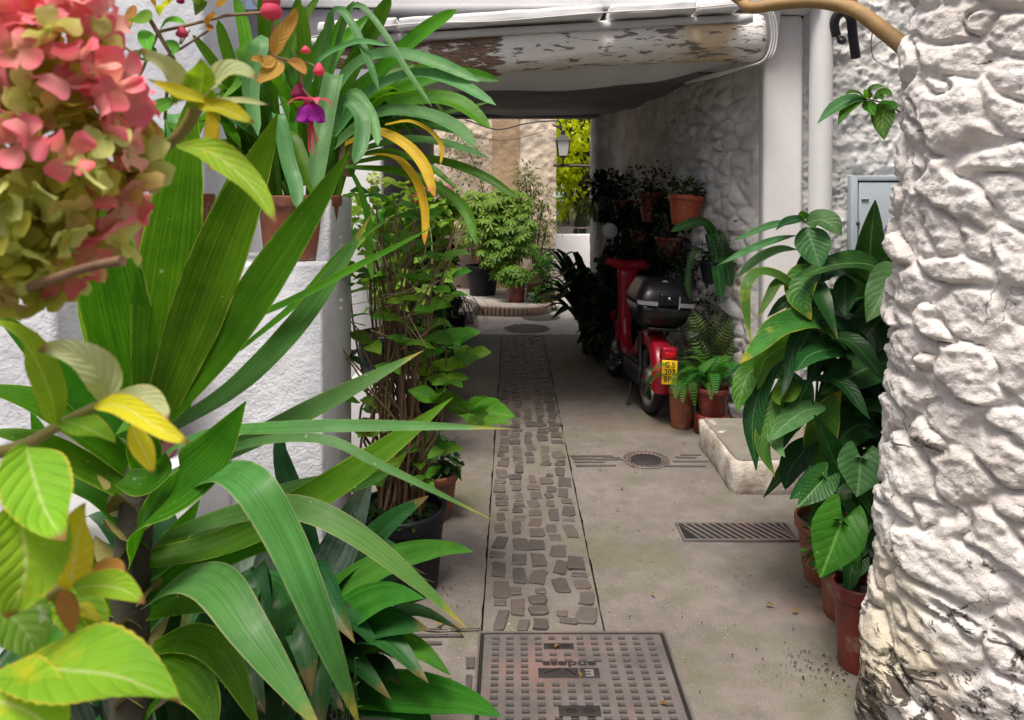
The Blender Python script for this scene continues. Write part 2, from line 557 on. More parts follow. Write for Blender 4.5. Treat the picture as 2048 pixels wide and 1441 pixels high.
def mat_cobble():
    a = NT('cobble')
    r = a.rand()
    c = a.ramp(r, [(0, (.068, .058, .052)), (.4, (.09, .076, .068)), (.75, (.115, .098, .086)), (1, (.125, .09, .076))])
    c = a.mix(a.math('MULTIPLY', a.noise(45, 5, .7), .45), c, (.075, .065, .06))
    a.col(c); a.rough(a.ramp(a.noise(20, 4, .6), [(.3, .42), (.7, .68)]))
    a.bump(a.noise(55, 6, .65), .5, .006)
    return a.m
MT['cobble'] = mat_cobble()

def mat_terra(name, c, rough=.6):
    a = NT(name)
    n1 = a.noise(12, 5, .6)
    cc = a.mix(a.ramp(n1, [(.3, 0), (.75, 1)]), tuple(x * .72 for x in c), c)
    lim = a.ramp(a.noise(11, 6, .7), [(.54, 0), (.68, .45)])
    cc = a.mix(a.ramp(a.noise(17, 6, .7), [(.36, .6), (.46, 0)]), cc, (.07, .045, .03))
    cc = a.mix(lim, cc, (.42, .34, .28))
    a.col(cc); a.rough(rough); a.bump(a.noise(120, 3, .6), .15, .003)
    return a.m
MT['terra'] = mat_terra('terracotta', (.29, .09, .042))
MT['terra_red'] = mat_terra('terracotta_red', (.20, .03, .022), .45)
MT['terra_orange'] = mat_terra('terracotta_orange', (.50, .095, .04), .45)
MT['plastic_black'] = plain('plastic_black', (.008, .009, .013), .5, 0, .2, 40, .05, .25)
MT['plastic_grey'] = plain('plastic_grey', (.09, .09, .10), .5)

def mat_iron():
    a = NT('cast_iron')
    c = a.mix(a.ramp(a.noise(5, 5, .6), [(.35, 0), (.7, 1)]), (.10, .085, .08), (.165, .146, .138))
    ru = a.ramp(a.noise(3.1, 4, .6), [(.5, 0), (.66, .6)])
    c = a.mix(ru, c, (.24, .135, .115))
    c = a.mix(a.ramp(a.noise(90, 3, .6), [(.64, 0), (.74, .5)]), c, (.30, .28, .25))
    a.col(c); a.rough(.55); a.b.inputs['Metallic'].default_value = .15
    a.bump(a.noise(150, 3, .6), .3, .003)
    return a.m
MT['iron'] = mat_iron()
MT['iron_pit'] = plain('iron_pit', (.032, .026, .025), .7, .2, .3, 40, .4)
MT['iron_rim'] = plain('iron_rim', (.27, .25, .24), .5, .4, .15, 60)
MT['black'] = plain('black_gap', (.008, .007, .006), .9)
MT['slate'] = plain('slate', (.085, .075, .07), .6, 0, .3, 30, .4)

# foliage
MT['yucca'] = leafmat('yucca_leaf', (.042, .175, .002), (.085, .265, .005), edge=(.25, .36, .05), mid=None, veins='par', rough=.42, trans=.42, val=.3)
MT['yucca_pale'] = leafmat('yucca_leaf_pale', (.062, .185, .036), (.10, .245, .06), edge=(.27, .30, .13), tip=(.32, .28, .05), veins='par', rough=.36, trans=.25, val=.2)
MT['agap'] = leafmat('strap_leaf', (.06, .215, .006), (.115, .31, .015), veins='par', rough=.4, trans=.4, val=.35, hue=.015, vscale=.7)
MT['agap_blue'] = leafmat('strap_leaf_blue', (.075, .225, .065), (.125, .30, .10), veins='par', rough=.42, trans=.25, val=.22, hue=.01, vscale=.7)
MT['agap_yellow'] = leafmat('strap_leaf_yellow', (.66, .40, .012), (.74, .50, .03), tip=(.55, .24, .02), veins='par', rough=.45, trans=.4, val=.1, hue=.005)
MT['hyd_lime'] = leafmat('hydrangea_leaf_lime', (.17, .38, .025), (.30, .50, .03), edge=(.50, .42, .05), tip=(.24, .13, .05), mid=(.42, .52, .16), veins='pin', rough=.55, trans=.35, val=.18, hue=.015, blotch=(.50, .48, .02), bl=(.60, .74))
MT['hyd_yellow'] = leafmat('hydrangea_leaf_yellow', (.52, .50, .015), (.62, .56, .03), edge=(.42, .25, .10), tip=(.20, .10, .05), mid=(.55, .52, .2), veins='pin', rough=.55, trans=.35, val=.12, hue=.01, blotch=(.32, .42, .03))
MT['hyd_pale'] = leafmat('hydrangea_leaf_pale', (.40, .48, .22), (.55, .60, .36), edge=(.52, .50, .16), tip=(.22, .13, .08), mid=(.50, .56, .2), veins='pin', rough=.6, trans=.3, val=.12, hue=.01)
MT['hyd_brown'] = leafmat('dried_leaf', (.28, .14, .035), (.45, .26, .06), edge=(.20, .09, .04), tip=(.18, .08, .04), veins='pin', rough=.7, trans=.3, val=.2, hue=.015)
MT['hyd_green'] = leafmat('shrub_leaf', (.085, .27, .015), (.17, .40, .04), veins='pin', rough=.5, trans=.35, val=.45, hue=.025, mid=(.2, .36, .09))
MT['hyd_dark'] = leafmat('shrub_leaf_dark', (.02, .075, .014), (.04, .12, .02), veins='pin', rough=.45, trans=.2, val=.4)
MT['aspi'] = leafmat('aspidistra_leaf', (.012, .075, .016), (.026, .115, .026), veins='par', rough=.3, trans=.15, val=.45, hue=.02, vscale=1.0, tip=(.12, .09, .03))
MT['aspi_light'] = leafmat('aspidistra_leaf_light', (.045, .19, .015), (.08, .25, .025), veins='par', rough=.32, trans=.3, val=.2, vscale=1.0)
MT['aspi_var'] = leafmat('aspidistra_leaf_streaked', (.04, .10, .06), (.20, .27, .21), veins='par', rough=.35, trans=.15, val=.2, vscale=.8)
MT['ginger'] = leafmat('broad_leaf', (.016, .085, .017), (.036, .135, .026), veins='pin', rough=.36, trans=.22, val=.4, hue=.025, mid=(.09, .20, .06), vscale=1.6)
MT['ginger_yellow'] = leafmat('broad_leaf_yellowing', (.05, .16, .025), (.09, .23, .035), edge=(.40, .34, .03), tip=(.42, .33, .03), veins='pin', rough=.38, trans=.3, val=.15, vscale=1.6, blotch=(.26, .30, .03), bl=(.58, .72))
MT['ginger_pale'] = leafmat('broad_leaf_pale', (.06, .17, .05), (.105, .235, .08), veins='pin', rough=.4, trans=.25, val=.15, mid=(.18, .30, .14))
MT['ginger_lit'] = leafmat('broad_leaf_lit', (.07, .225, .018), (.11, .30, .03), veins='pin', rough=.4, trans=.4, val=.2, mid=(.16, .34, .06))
MT['fern'] = leafmat('fern_leaf', (.045, .20, .02), (.08, .27, .035), veins='none', rough=.5, trans=.3, val=.25)
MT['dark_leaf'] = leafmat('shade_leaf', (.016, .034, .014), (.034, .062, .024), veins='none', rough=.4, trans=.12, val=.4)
MT['far_leaf'] = leafmat('schefflera_leaf', (.05, .14, .015), (.19, .32, .05), veins='none', rough=.45, trans=.3, val=.3)
MT['far_leaf2'] = leafmat('willowy_leaf', (.08, .13, .03), (.18, .22, .07), veins='none', rough=.5, trans=.3, val=.3)
MT['tree_leaf'] = leafmat('tree_leaf', (.26, .36, .004), (.85, .80, .015), veins='none', rough=.5, trans=.5, val=.2)
MT['hill_leaf'] = leafmat('hill_leaf', (.10, .15, .05), (.18, .22, .09), veins='none', rough=.6, trans=.3, val=.2)
MT['stem_brown'] = plain('stem_brown', (.22, .125, .07), .8, 0, .45, 40, .4)
MT['stem_tan'] = plain('stem_tan', (.28, .19, .10), .7, 0, .35, 30, .3)
MT['stem_green'] = plain('stem_green', (.25, .22, .06), .6, 0, .3, 30, .2)
MT['vine_tan'] = plain('vine_tan', (.36, .22, .085), .65, 0, .22, 25, .35)
MT['bark'] = plain('bark', (.06, .055, .035), .9, 0, .4, 25, .9)
MT['straw'] = plain('straw', (.45, .36, .22), .8)

def petal(name, c1, c2):
    a = NT(name)
    u = a.uv().outputs
    c = a.mix(a.math('ADD', a.math('MULTIPLY', u[1], .7), a.math('MULTIPLY', a.noise(40, 3, .6), .4)), c1, c2)
    hs = a.n('HueSaturation'); vm = a.n('MapRange'); vm.inputs['To Min'].default_value = .75; vm.inputs['To Max'].default_value = 1.15
    a.l(a.rand(), vm.inputs['Value']); a.l(vm.outputs[0], hs.inputs['Value']); a.l(c, hs.inputs['Color'])
    a.col(hs.outputs[0]); a.rough(.65)
    tr = a.n('BsdfTranslucent'); a.l(hs.outputs[0], tr.inputs['Color'])
    ms = a.n('MixShader'); ms.inputs[0].default_value = .35
    a.l(a.b.outputs[0], ms.inputs[1]); a.l(tr.outputs[0], ms.inputs[2]); a.l(ms.outputs[0], a.out.inputs['Surface'])
    return a.m
PETALS = [petal('petal_pink', (.82, .50, .28), (.94, .10, .22)), petal('petal_salmon', (.78, .70, .40), (.93, .33, .34)),
          petal('petal_hotpink', (.90, .55, .45), (.94, .15, .27)), petal('petal_green', (.52, .64, .10), (.72, .76, .28)),
          petal('petal_bronze', (.52, .55, .12), (.72, .46, .18)), petal('petal_olive', (.42, .50, .05), (.60, .56, .08))]
MT['fuchsia_pink'] = petal('fuchsia_pink', (.75, .04, .12), (.85, .12, .22))
MT['fuchsia_purple'] = petal('fuchsia_purple', (.30, .01, .22), (.40, .01, .42))
MT['fuchsia_dark'] = petal('fuchsia_dark', (.35, .01, .06), (.28, .01, .12))
MT['ger_pink'] = petal('geranium_pink', (.75, .15, .35), (.85, .30, .50))
MT['red_paint'] = plain('moped_red', (.34, .008, .024), .28, 0, .08, 12)
MT['rubber'] = plain('rubber', (.012, .012, .012), .8, 0, .2, 60, .3)
MT['rim_grey'] = plain('rim_grey', (.30, .28, .25), .45, .5, .2, 30)
MT['chrome'] = plain('chrome', (.55, .55, .56), .22, .9, .05, 30)
MT['engine'] = plain('engine_dark', (.03, .03, .032), .5, .5, .3, 50)
MT['case_black'] = plain('case_black', (.010, .010, .014), .32, 0, .08, 30)
MT['case_silver'] = plain('reflector_silver', (.42, .42, .44), .3, .3, .1, 40)
MT['tail'] = plain('tail_lens', (.55, .012, .015), .2)
MT['plate'] = plain('plate_yellow', (.80, .50, .01), .45, 0, .05)
MT['ink'] = plain('plate_ink', (.02, .018, .012), .5)
MT['mirror'] = plain('mirror_shell', (.30, .31, .32), .35, .1, .05)
MT['box_grey'] = plain('meter_box_grey', (.46, .53, .58), .45, 0, .05, 6, .05)
MT['box_dark'] = plain('meter_box_slot', (.05, .06, .07), .6)
MT['cable_white'] = plain('cable_white', (.66, .65, .63), .6)
MT['cable_black'] = plain('cable_black', (.02, .02, .024), .5)
MT['hose'] = plain('hose_black', (.025, .026, .034), .4, 0, .15, 60)
MT['wood_dark'] = plain('wood_dark', (.10, .075, .055), .8, 0, .3, 20, .4)
MT['facade'] = whitewash('facade_cream', (.78, .66, .53), (.62, .48, .36), .9, 5, .7, fine=45)
MT['facade_tan'] = whitewash('facade_tan', (.56, .39, .24), (.36, .25, .16), .9, 6, .7, fine=45)
MT['facade_brown'] = whitewash('facade_brown', (.16, .12, .10), (.12, .09, .08), .5, 5, .5)
MT['brick'] = plain('edge_brick', (.34, .25, .19), .85, 0, .25, 40, .5)
MT['lamp_iron'] = plain('lamp_iron', (.03, .03, .03), .5, .6)
MT['lamp_glass'] = plain('lamp_glass', (.75, .74, .70), .35, 0, .05)
MT['hill_far'] = plain('far_hill', (.16, .22, .20), .95, 0, .2, .02)
MT['plaster_shelf'] = whitewash('plaster_shelf', (.74, .74, .75), (.6, .6, .6), .3, 5, .5)
MT['step_top'] = mat_concrete('step_top', (.26, .23, .19), (.38, .35, .30), .2)
MT['step_white'] = whitewash('step_white', (.62, .57, .51), (.30, .25, .20), .8, 7, 1.0)
MT['ceramic'] = plain('ceramic', (.82, .82, .80), .25)
# ------------------------------------------------------------------ ground, lane, cobbles, covers
g = struct(obj('ground', mesh('ground', [(-400, -400, -.06), (400, -400, -.06), (400, 900, -.06), (-400, 900, -.06)], [(0, 1, 2, 3)], None, False), MT['dirt']))

def slab(name, x0, x1, y0, y1, mat, z=0.0, nx=None, ny=None):
    nx = nx or max(2, int((x1 - x0) / .12)); ny = ny or max(2, int((y1 - y0) / .035))
    xs = np.linspace(x0, x1, nx + 1); ys = np.linspace(y0, y1, ny + 1)
    X, Y = np.meshgrid(xs, ys)
    Z = z + (fbm(X * 1.7, Y * 1.7, 3, 5) - .5) * .010
    edge = np.minimum(np.minimum(X - x0, x1 - X), np.minimum(Y - y0, y1 - Y))
    Z = np.where(edge < 1e-6, z - .003, Z)
    X = X + np.where((X <= x0 + 1e-6) | (X >= x1 - 1e-6), .016 * (fbm(Y * 9, X * 0 + 3, 4, 8) - .5) * (1 if name != 'cobble_path' else 0), 0)
    V = list(zip(X.ravel(), Y.ravel(), Z.ravel()))
    F = [(j * (nx + 1) + i, j * (nx + 1) + i + 1, (j + 1) * (nx + 1) + i + 1, (j + 1) * (nx + 1) + i) for j in range(ny) for i in range(nx)]
    o = struct(obj(name, mesh(name, V, F), mat))
    return o
SX0, SX1 = -.108, .338
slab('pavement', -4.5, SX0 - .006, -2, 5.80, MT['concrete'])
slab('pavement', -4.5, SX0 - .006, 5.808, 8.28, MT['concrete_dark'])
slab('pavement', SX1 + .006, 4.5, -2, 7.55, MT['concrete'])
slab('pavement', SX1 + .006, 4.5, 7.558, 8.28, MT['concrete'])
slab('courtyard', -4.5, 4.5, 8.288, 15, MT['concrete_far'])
bed = slab('cobble_path', SX0, SX1, -2, 8.28, MT['mortar'], -.004, 10, 120)

# cobbles set in the strip
rc = random.Random(21)
cob_meshes = []
def cobble(lx, ly, seed):
    r_ = random.Random(seed)
    k = 8
    pts = []
    for i in range(k):
        a = 2 * math.pi * (i + r_.uniform(-.25, .25)) / k
        c, s = math.cos(a), math.sin(a)
        e = .24
        sx = math.copysign(abs(c) ** e, c); sy = math.copysign(abs(s) ** e, s)
        pts.append((sx * lx / 2 * r_.uniform(.8, 1.06), sy * ly / 2 * r_.uniform(.8, 1.06)))
    V, F = prism(pts, -.02, r_.uniform(-.001, .003), r_.uniform(.0005, .002))
    V = [(x, y, z + (.0025 * math.sin(x * 80 + seed) if z > 0 else 0)) for x, y, z in V]
    return mesh('cobble', V, F, None, False)
cols = 5
cw = (SX1 - SX0 - .02) / cols
n_c = 0
for c_ in range(cols):
    y = 2.735 + rc.uniform(0, .05)
    while y < 8.22:
        near = y < 5.2
        ly = rc.choice([.04, .06, .075, .095, .12, .14]) if near else rc.uniform(.055, .12)
        lx = rc.uniform(.042, .068) if rc.random() < .55 or not near else rc.uniform(.062, .082)
        if c_ == 4: lx = rc.uniform(.058, .082)
        gap = rc.uniform(.008, .030) if near else rc.uniform(.006, .014)
        cx = SX0 + .01 + cw * (c_ + .5) + rc.uniform(-.014, .014)
        if rc.random() > .07:
            o = obj('cobble', cobble(lx, ly, n_c + 100), MT['cobble'], bed)
            o.location = (cx, y + ly / 2, 0); o.rotation_euler = (rc.uniform(-.02, .02), rc.uniform(-.03, .03), rc.gauss(0, .10))
            n_c += 1
        y += ly + gap

# square service cover in the foreground
cv = thing('service_cover', 'rusty square cast iron service cover with rows of square dimples', 'manhole cover', (.217, 2.4, 0))
CX0, CX1, CY0, CY1 = -.100, .536, 2.02, 2.705
plate_z = .001
cxs = [CX0 + .030 + i * (CX1 - CX0 - .06 - .0245) / 11 for i in range(12)]
rys = [2.682 - .0315 * i for i in range(20)]
hw, hh = .0255, .0195
def blocked(cx, cy):
    x = cx + hw / 2
    if .107 < x < .225 and 2.612 < cy < 2.655: return True          # upper key pocket
    if .075 < x < .312 and 2.458 < cy < 2.54: return True           # lettering
    if .14 < x < .285 and 2.275 < cy < 2.335: return True           # lower key pocket
    return False
bx = sorted(set([CX0, CX1] + [round(x, 5) for c in cxs for x in (c, c + hw)]))
by = sorted(set([CY0, CY1] + [round(y, 5) for c in rys for y in (c - hh / 2, c + hh / 2)]))
holes = {}
for ci, c in enumerate(cxs):
    for ri, r_ in enumerate(rys):
        if not blocked(c, r_): holes[(bx.index(round(c, 5)), by.index(round(r_ - hh / 2, 5)))] = (c, r_)
V = [(x, y, plate_z) for y in by for x in bx]
nbx = len(bx)
F = [(j * nbx + i, j * nbx + i + 1, (j + 1) * nbx + i + 1, (j + 1) * nbx + i) for j in range(len(by) - 1) for i in range(nbx - 1) if (i, j) not in holes]
o_ = len(V)
V += [(x, y, -.03) for x, y in ((CX0, CY0), (CX1, CY0), (CX1, CY1), (CX0, CY1))]
c4 = [0, nbx - 1, len(by) * nbx - 1, (len(by) - 1) * nbx]
F += [(o_ + i, o_ + (i + 1) % 4, c4[(i + 1) % 4], c4[i]) for i in range(4)]
obj('plate', mesh('plate', V, F, None, False), MT['iron'], cv)
# one shared dimple: sloping rim and floor
dv = []
for s_, z_ in ((1.0, 0.0), (1.0, -.0012), (.95, -.007)):
    dv += [(-hw / 2 * s_, -hh / 2 * s_, z_), (hw / 2 * s_, -hh / 2 * s_, z_), (hw / 2 * s_, hh / 2 * s_, z_), (-hw / 2 * s_, hh / 2 * s_, z_)]
df = [(i, (i + 1) % 4, 4 + (i + 1) % 4, 4 + i) for i in range(4)] + [(4 + i, 4 + (i + 1) % 4, 8 + (i + 1) % 4, 8 + i) for i in range(4)] + [(8, 9, 10, 11)]
dm = mesh('dimple', dv, df, None, False)
for m_ in (MT['iron_rim'], MT['iron_pit']): dm.materials.append(m_)
for p in dm.polygons: p.material_index = 1 if p.index == 8 else 0
for (c, r_) in holes.values():
    o = obj('dimple', dm, None, cv); place(o, Matrix.Translation((c + hw / 2, r_, plate_z)))
for (x0, x1, y0, y1) in ((.112, .218, 2.617, 2.651), (.145, .275, 2.282, 2.330)):
    kp = box_obj('key_pocket', (x0, y0, -.004), (x1, y1, plate_z + .0015), MT['iron_pit'], cv, .001)
    for fx in (.3, .72):
        Vv, Ff, Uu = lathe([(.0001, .0018), (.016, .0018), (.0165, .0001)], 16)
        e = obj('key_hole', mesh('key_hole', Vv, Ff), MT['black'], kp)
        place(e, Matrix.Translation((x0 + (x1 - x0) * fx, (y0 + y1) / 2, plate_z + .0006)) @ Matrix.Diagonal((1.15, .75, 1, 1)))
box_obj('badge_panel', (.088, 2.462, 0), (.222, 2.513, plate_z + .0016), MT['iron_pit'], cv, .001)
box_obj('badge_panel', (.228, 2.462, 0), (.292, 2.513, plate_z + .0016), MT['iron_pit'], cv, .001)
obj('emblem_stroke', box((-.03, -.0016, 0), (.03, .0016, .003)), MT['black'], cv); 
place(bpy.context.scene.objects['emblem_stroke'], Matrix.Translation((.135, 2.497, plate_z + .001)) @ Matrix.Rotation(math.radians(24), 4, 'Z'))
e2 = obj('emblem_stroke', box((-.024, -.0016, 0), (.024, .0016, .003)), MT['black'], cv)
place(e2, Matrix.Translation((.196, 2.492, plate_z + .001)) @ Matrix.Rotation(math.radians(-48), 4, 'Z'))

def text_mesh(s, size, depth=.001, bold=0.0):
    cu = bpy.data.curves.new('lettering', 'FONT')
    cu.body = s; cu.size = size; cu.extrude = depth; cu.align_x = 'CENTER'; cu.align_y = 'CENTER'; cu.offset = bold; cu.resolution_u = 3
    t = bpy.data.objects.new('lettering', cu)
    COL.objects.link(t)
    dg = bpy.context.evaluated_depsgraph_get()
    me = bpy.data.meshes.new_from_object(t.evaluated_get(dg))
    bpy.data.objects.remove(t); bpy.data.curves.remove(cu)
    me.materials.clear()
    return me
lt = obj('lettering', text_mesh('endesa', .066, .0012, .0016), MT['iron_pit'], cv)
place(lt, Matrix.Translation((.195, 2.535, plate_z + .001)) @ Matrix.Rotation(math.pi, 4, 'Z') @ Matrix.Diagonal((1.02, .62, 1, 1)))
lt = obj('lettering', text_mesh('E', .05, .0014, .0012), MT['iron_rim'], cv)
place(lt, Matrix.Translation((.260, 2.487, plate_z + .0022)) @ Matrix.Rotation(math.pi, 4, 'Z') @ Matrix.Diagonal((1.25, .95, 1, 1)))
# frame slot round the cover
for lo, hi in (((CX0 - .022, CY0, -.04), (CX0 - .014, CY1 + .02, .002)), ((CX1 + .014, CY0, -.04), (CX1 + .022, CY1 + .02, .002)), ((CX0 - .014, CY1 + .012, -.04), (CX1 + .014, CY1 + .020, .002))):
    box_obj('frame_bar', lo, hi, MT['iron'], cv, .001)
# a dark recess lies under the slot, cut as a sheet over the slabs
slot = []
for lo, hi in (((CX0 - .014, CY0), (CX0 - .001, CY1 + .012)), ((CX1 + .001, CY0), (CX1 + .014, CY1 + .012)), ((CX0 - .001, CY1 + .001), (CX1 + .001, CY1 + .012))):
    obj('slot', mesh('slot', [(lo[0], lo[1], .0042), (hi[0], lo[1], .0042), (hi[0], hi[1], .0042), (lo[0], hi[1], .0042)], [(0, 1, 2, 3)], None, False), MT['black'], cv)
for o in list(cv.children):
    if o.name.split('.')[0] != 'slot': o.location.z += .0065

# slanted drain grate
dg_ = thing('drain_grate', 'long rusty drain grate with slanted bars set in the pavement', 'drain grate', (1.06, 3.52, 0))
gx0, gx1, gy0, gy1 = .80, 1.315, 3.44, 3.60
fl = obj('pit', mesh('pit', [(gx0, gy0, .0062), (gx1, gy0, .0062), (gx1, gy1, .0062), (gx0, gy1, .0062)], [(0, 1, 2, 3)], None, False), MT['black'], dg_)
for lo, hi in (((gx0 - .012, gy0 - .012, -.03), (gx1 + .012, gy0, .012)), ((gx0 - .012, gy1, -.03), (gx1 + .012, gy1 + .012, .012)), ((gx0 - .012, gy0, -.03), (gx0, gy1, .0115)), ((gx1, gy0, -.03), (gx1 + .012, gy1, .0115))):
    box_obj('frame_bar', lo, hi, MT['iron'], dg_, .002)
for k in range(15):
    xa = gx0 - .02 + k * .036
    pts = []
    for (dx, yy) in ((0, gy1), (.085, gy0)):
        pts.append((xa + dx, yy))
    w = .016
    q = [(pts[0][0], gy1), (pts[0][0] + w, gy1), (pts[1][0] + w, gy0), (pts[1][0], gy0)]
    q = [(min(gx1, max(gx0, x)), y) for x, y in q]
    if abs(q[0][0] - q[1][0]) + abs(q[2][0] - q[3][0]) < .012: continue
    Vv = [(x, y, .0064) for x, y in q] + [(x, y, .0108) for x, y in q]
    obj('grate_bar', mesh('grate_bar', Vv, [(0, 1, 5, 4), (1, 2, 6, 5), (2, 3, 7, 6), (3, 0, 4, 7), (4, 5, 6, 7)], None, False), MT['iron'], dg_)

# round cover and the slate strips in line with it
rcov = thing('round_cover', 'small round iron cover with a studded ring in the pavement', 'manhole cover', (.80, 4.46, 0))
Vv, Ff, Uu = lathe([(.0001, .006), (.088, .0065), (.09, .004)], 36)
o = obj('lid', mesh('lid', Vv, Ff), MT['iron_pit'], rcov); place(o, Matrix.Translation((.80, 4.46, .003)))
Vv, Ff, Uu = lathe([(.094, .001), (.096, .0052), (.135, .0052), (.14, .001)], 40)
o = obj('ring', mesh('ring', Vv, Ff), MT['iron'], rcov); place(o, Matrix.Translation((.80, 4.46, .003)))
sm = box((-.006, -.004, 0), (.006, .004, .003), .001)
for ring_r, cnt in ((.105, 26), (.124, 32)):
    for k in range(cnt):
        a = 2 * math.pi * k / cnt
        o = obj('stud', sm, MT['iron_pit'], rcov); place(o, Matrix.Translation((.80 + ring_r * math.cos(a), 4.46 + ring_r * math.sin(a), .0076)) @ Matrix.Rotation(a, 4, 'Z'))
ss = thing('slate_inlay', 'thin dark slate strips inlaid across the pavement beside the round cover', 'inlay', (.8, 4.4, 0))
for (x0, x1, y, w) in ((.36, .60, 4.52, .020), (.37, .48, 4.475, .018), (.50, .66, 4.462, .020), (.375, .54, 4.425, .014), (.38, .60, 4.365, .018), (.70, .86, 4.355, .016), (.89, 1.12, 4.36, .018), (.96, 1.16, 4.43, .016), (.99, 1.10, 4.50, .018), (1.03, 1.14, 4.54, .016), (.56, .64, 4.50, .012)):
    j = R.uniform(-.008, .008)
    Vv, Ff = prism([(x0, y - w / 2), (x1, y - w / 2 + j), (x1 + .012, y + w / 2 + j), (x0 - .008, y + w / 2)], -.01, .0058, .001)
    obj('slate', mesh('slate', Vv, Ff, None, False), MT['slate'], ss)
s2 = thing('slate_inlay', 'slate strips inlaid left of the square iron service cover', 'inlay', (-.16, 2.5, 0))
for (x0, x1, y, w) in ((-.155, -.128, 2.55, .055), (-.15, -.132, 2.445, .075), (-.36, -.25, 2.66, .012), (-.44, -.18, 2.705, .012), (-.14, -.128, 2.36, .06)):
    Vv, Ff = prism([(x0, y - w / 2), (x1, y - w / 2), (x1, y + w / 2), (x0 - .004, y + w / 2)], -.01, .0058, .001)
    obj('slate', mesh('slate', Vv, Ff, None, False), MT['slate'], s2)
# hairline joint of darker dirt across the near left slab
for nm, pts in (('pavement_crack', [(-.62, 2.735), (-.4, 2.745), (-.25, 2.735), (-.115, 2.74)]), ('pavement_crack', [(-.50, 2.46), (-.36, 2.47), (-.28, 2.455), (-.2, 2.46)]), ('pavement_crack', [(.345, 7.0), (.6, 7.02), (.9, 7.0)])):
    cs = spline([Vector((x, y, .0085)) for x, y in pts], 20)
    Vv, Ff = [], []
    for i, c in enumerate(cs):
        w = .0025 + .003 * abs(math.sin(i * 2.3)); w2 = R.uniform(-.005, .005)
        Vv += [(c.x, c.y - w + w2, c.z), (c.x, c.y + w + w2, c.z)]
        if i: Ff.append((2 * i - 2, 2 * i, 2 * i + 1, 2 * i - 1))
    struct(obj(nm, mesh(nm, Vv, Ff), MT['dirt']))
# scattered debris
rd = random.Random(5)
deb = []
for k in range(420):
    x, y = rd.uniform(-.9, 1.3), rd.uniform(2.2, 5.0)
    if SX0 < x < SX1 and rd.random() < .5: continue
    if k < 130: x, y = 1.02 + rd.gauss(0, .07), 2.52 + rd.gauss(0, .06)
    elif k < 170: x, y = -.28 + rd.gauss(0, .05), 3.0 + rd.gauss(0, .08)
    s_ = rd.uniform(.0012, .0042)
    a = rd.uniform(0, 6.28)
    vs = [(x + s_ * math.cos(a + q) * (1.6 if q in (0, math.pi) else .8), y + s_ * math.sin(a + q), .0075) for q in (0, math.pi / 2, math.pi, -math.pi / 2)]
    deb.append((vs + [(x, y, .0075 + s_ * .9)], [(0, 1, 4), (1, 2, 4), (2, 3, 4), (3, 0, 4)], [(0, 0)] * 5))
Vv, Ff, Uu = join_geo(deb)
stuff(tag(obj('litter', mesh('litter', Vv, Ff, None, False), MT['soil']), 'crumbs of soil and plant litter on the pavement', 'litter'))
lf = []
for k in range(34):
    x, y = rd.uniform(-.5, 1.2), rd.uniform(2.3, 7.5)
    if k < 12: x, y = rd.choice([(-.25, 2.9), (1.05, 3.2), (1.0, 2.6), (-.3, 3.5)]); x += rd.gauss(0, .08); y += rd.gauss(0, .15)
    a = rd.uniform(0, 6.28); d = Vector((math.cos(a), math.sin(a), 0)); L = rd.uniform(.012, .034); p = Vector((x, y, .011))
    lf.append(strap([p, p + d * L * .5 + Vector((0, 0, .006)), p + d * L + Vector((0, 0, rd.uniform(0, .006)))], L * .45, face=(0, 0, 1), n=5, cols=3, prof=pr_ovate, gutter=.2))
stuff(tag(obj('fallen_leaves', mesh('fallen_leaves', *join_geo(lf)), MT['hyd_brown']), 'small dry fallen leaves scattered over the pavement', 'leaves'))
# pebbled rosettes beyond the passage
for (cx, cy, r_, lb) in ((.17, 8.62, .27, 'dark pebble circle at the end of the cobbled strip'), (.36, 9.36, .25, 'dark pebble circle in front of the brick edged step'), (-.55, 8.75, .16, 'worn iron disc in the courtyard left of the cobbles')):
    t = thing('paving_rosette', lb, 'paving circle', (cx, cy, 0))
    Vv, Ff, Uu = lathe([(.0001, .004), (r_ - .01, .004), (r_, .0)], 40)
    o = obj('disc', mesh('disc', Vv, Ff), MT['mortar'] if r_ > .2 else MT['iron'], t); place(o, Matrix.Translation((cx, cy, .004)))
    pb = []
    for k in range(110 if r_ > .2 else 0):
        a = k * 2.39996; q = r_ * .94 * math.sqrt((k + .5) / 110)
        Vq, Fq = prism([(cx + q * math.cos(a) + .019 * math.cos(b) * .8, cy + q * math.sin(a) + .019 * math.sin(b)) for b in np.linspace(0, 5.2, 6)], 0, .011, .002)
        pb.append((Vq, Fq, [(0, 0)] * len(Vq)))
    if pb:
        Vq, Fq, Uq = join_geo(pb); stuff(obj('pebbles', mesh('pebbles', Vq, Fq, None, False), MT['cobble'], t))

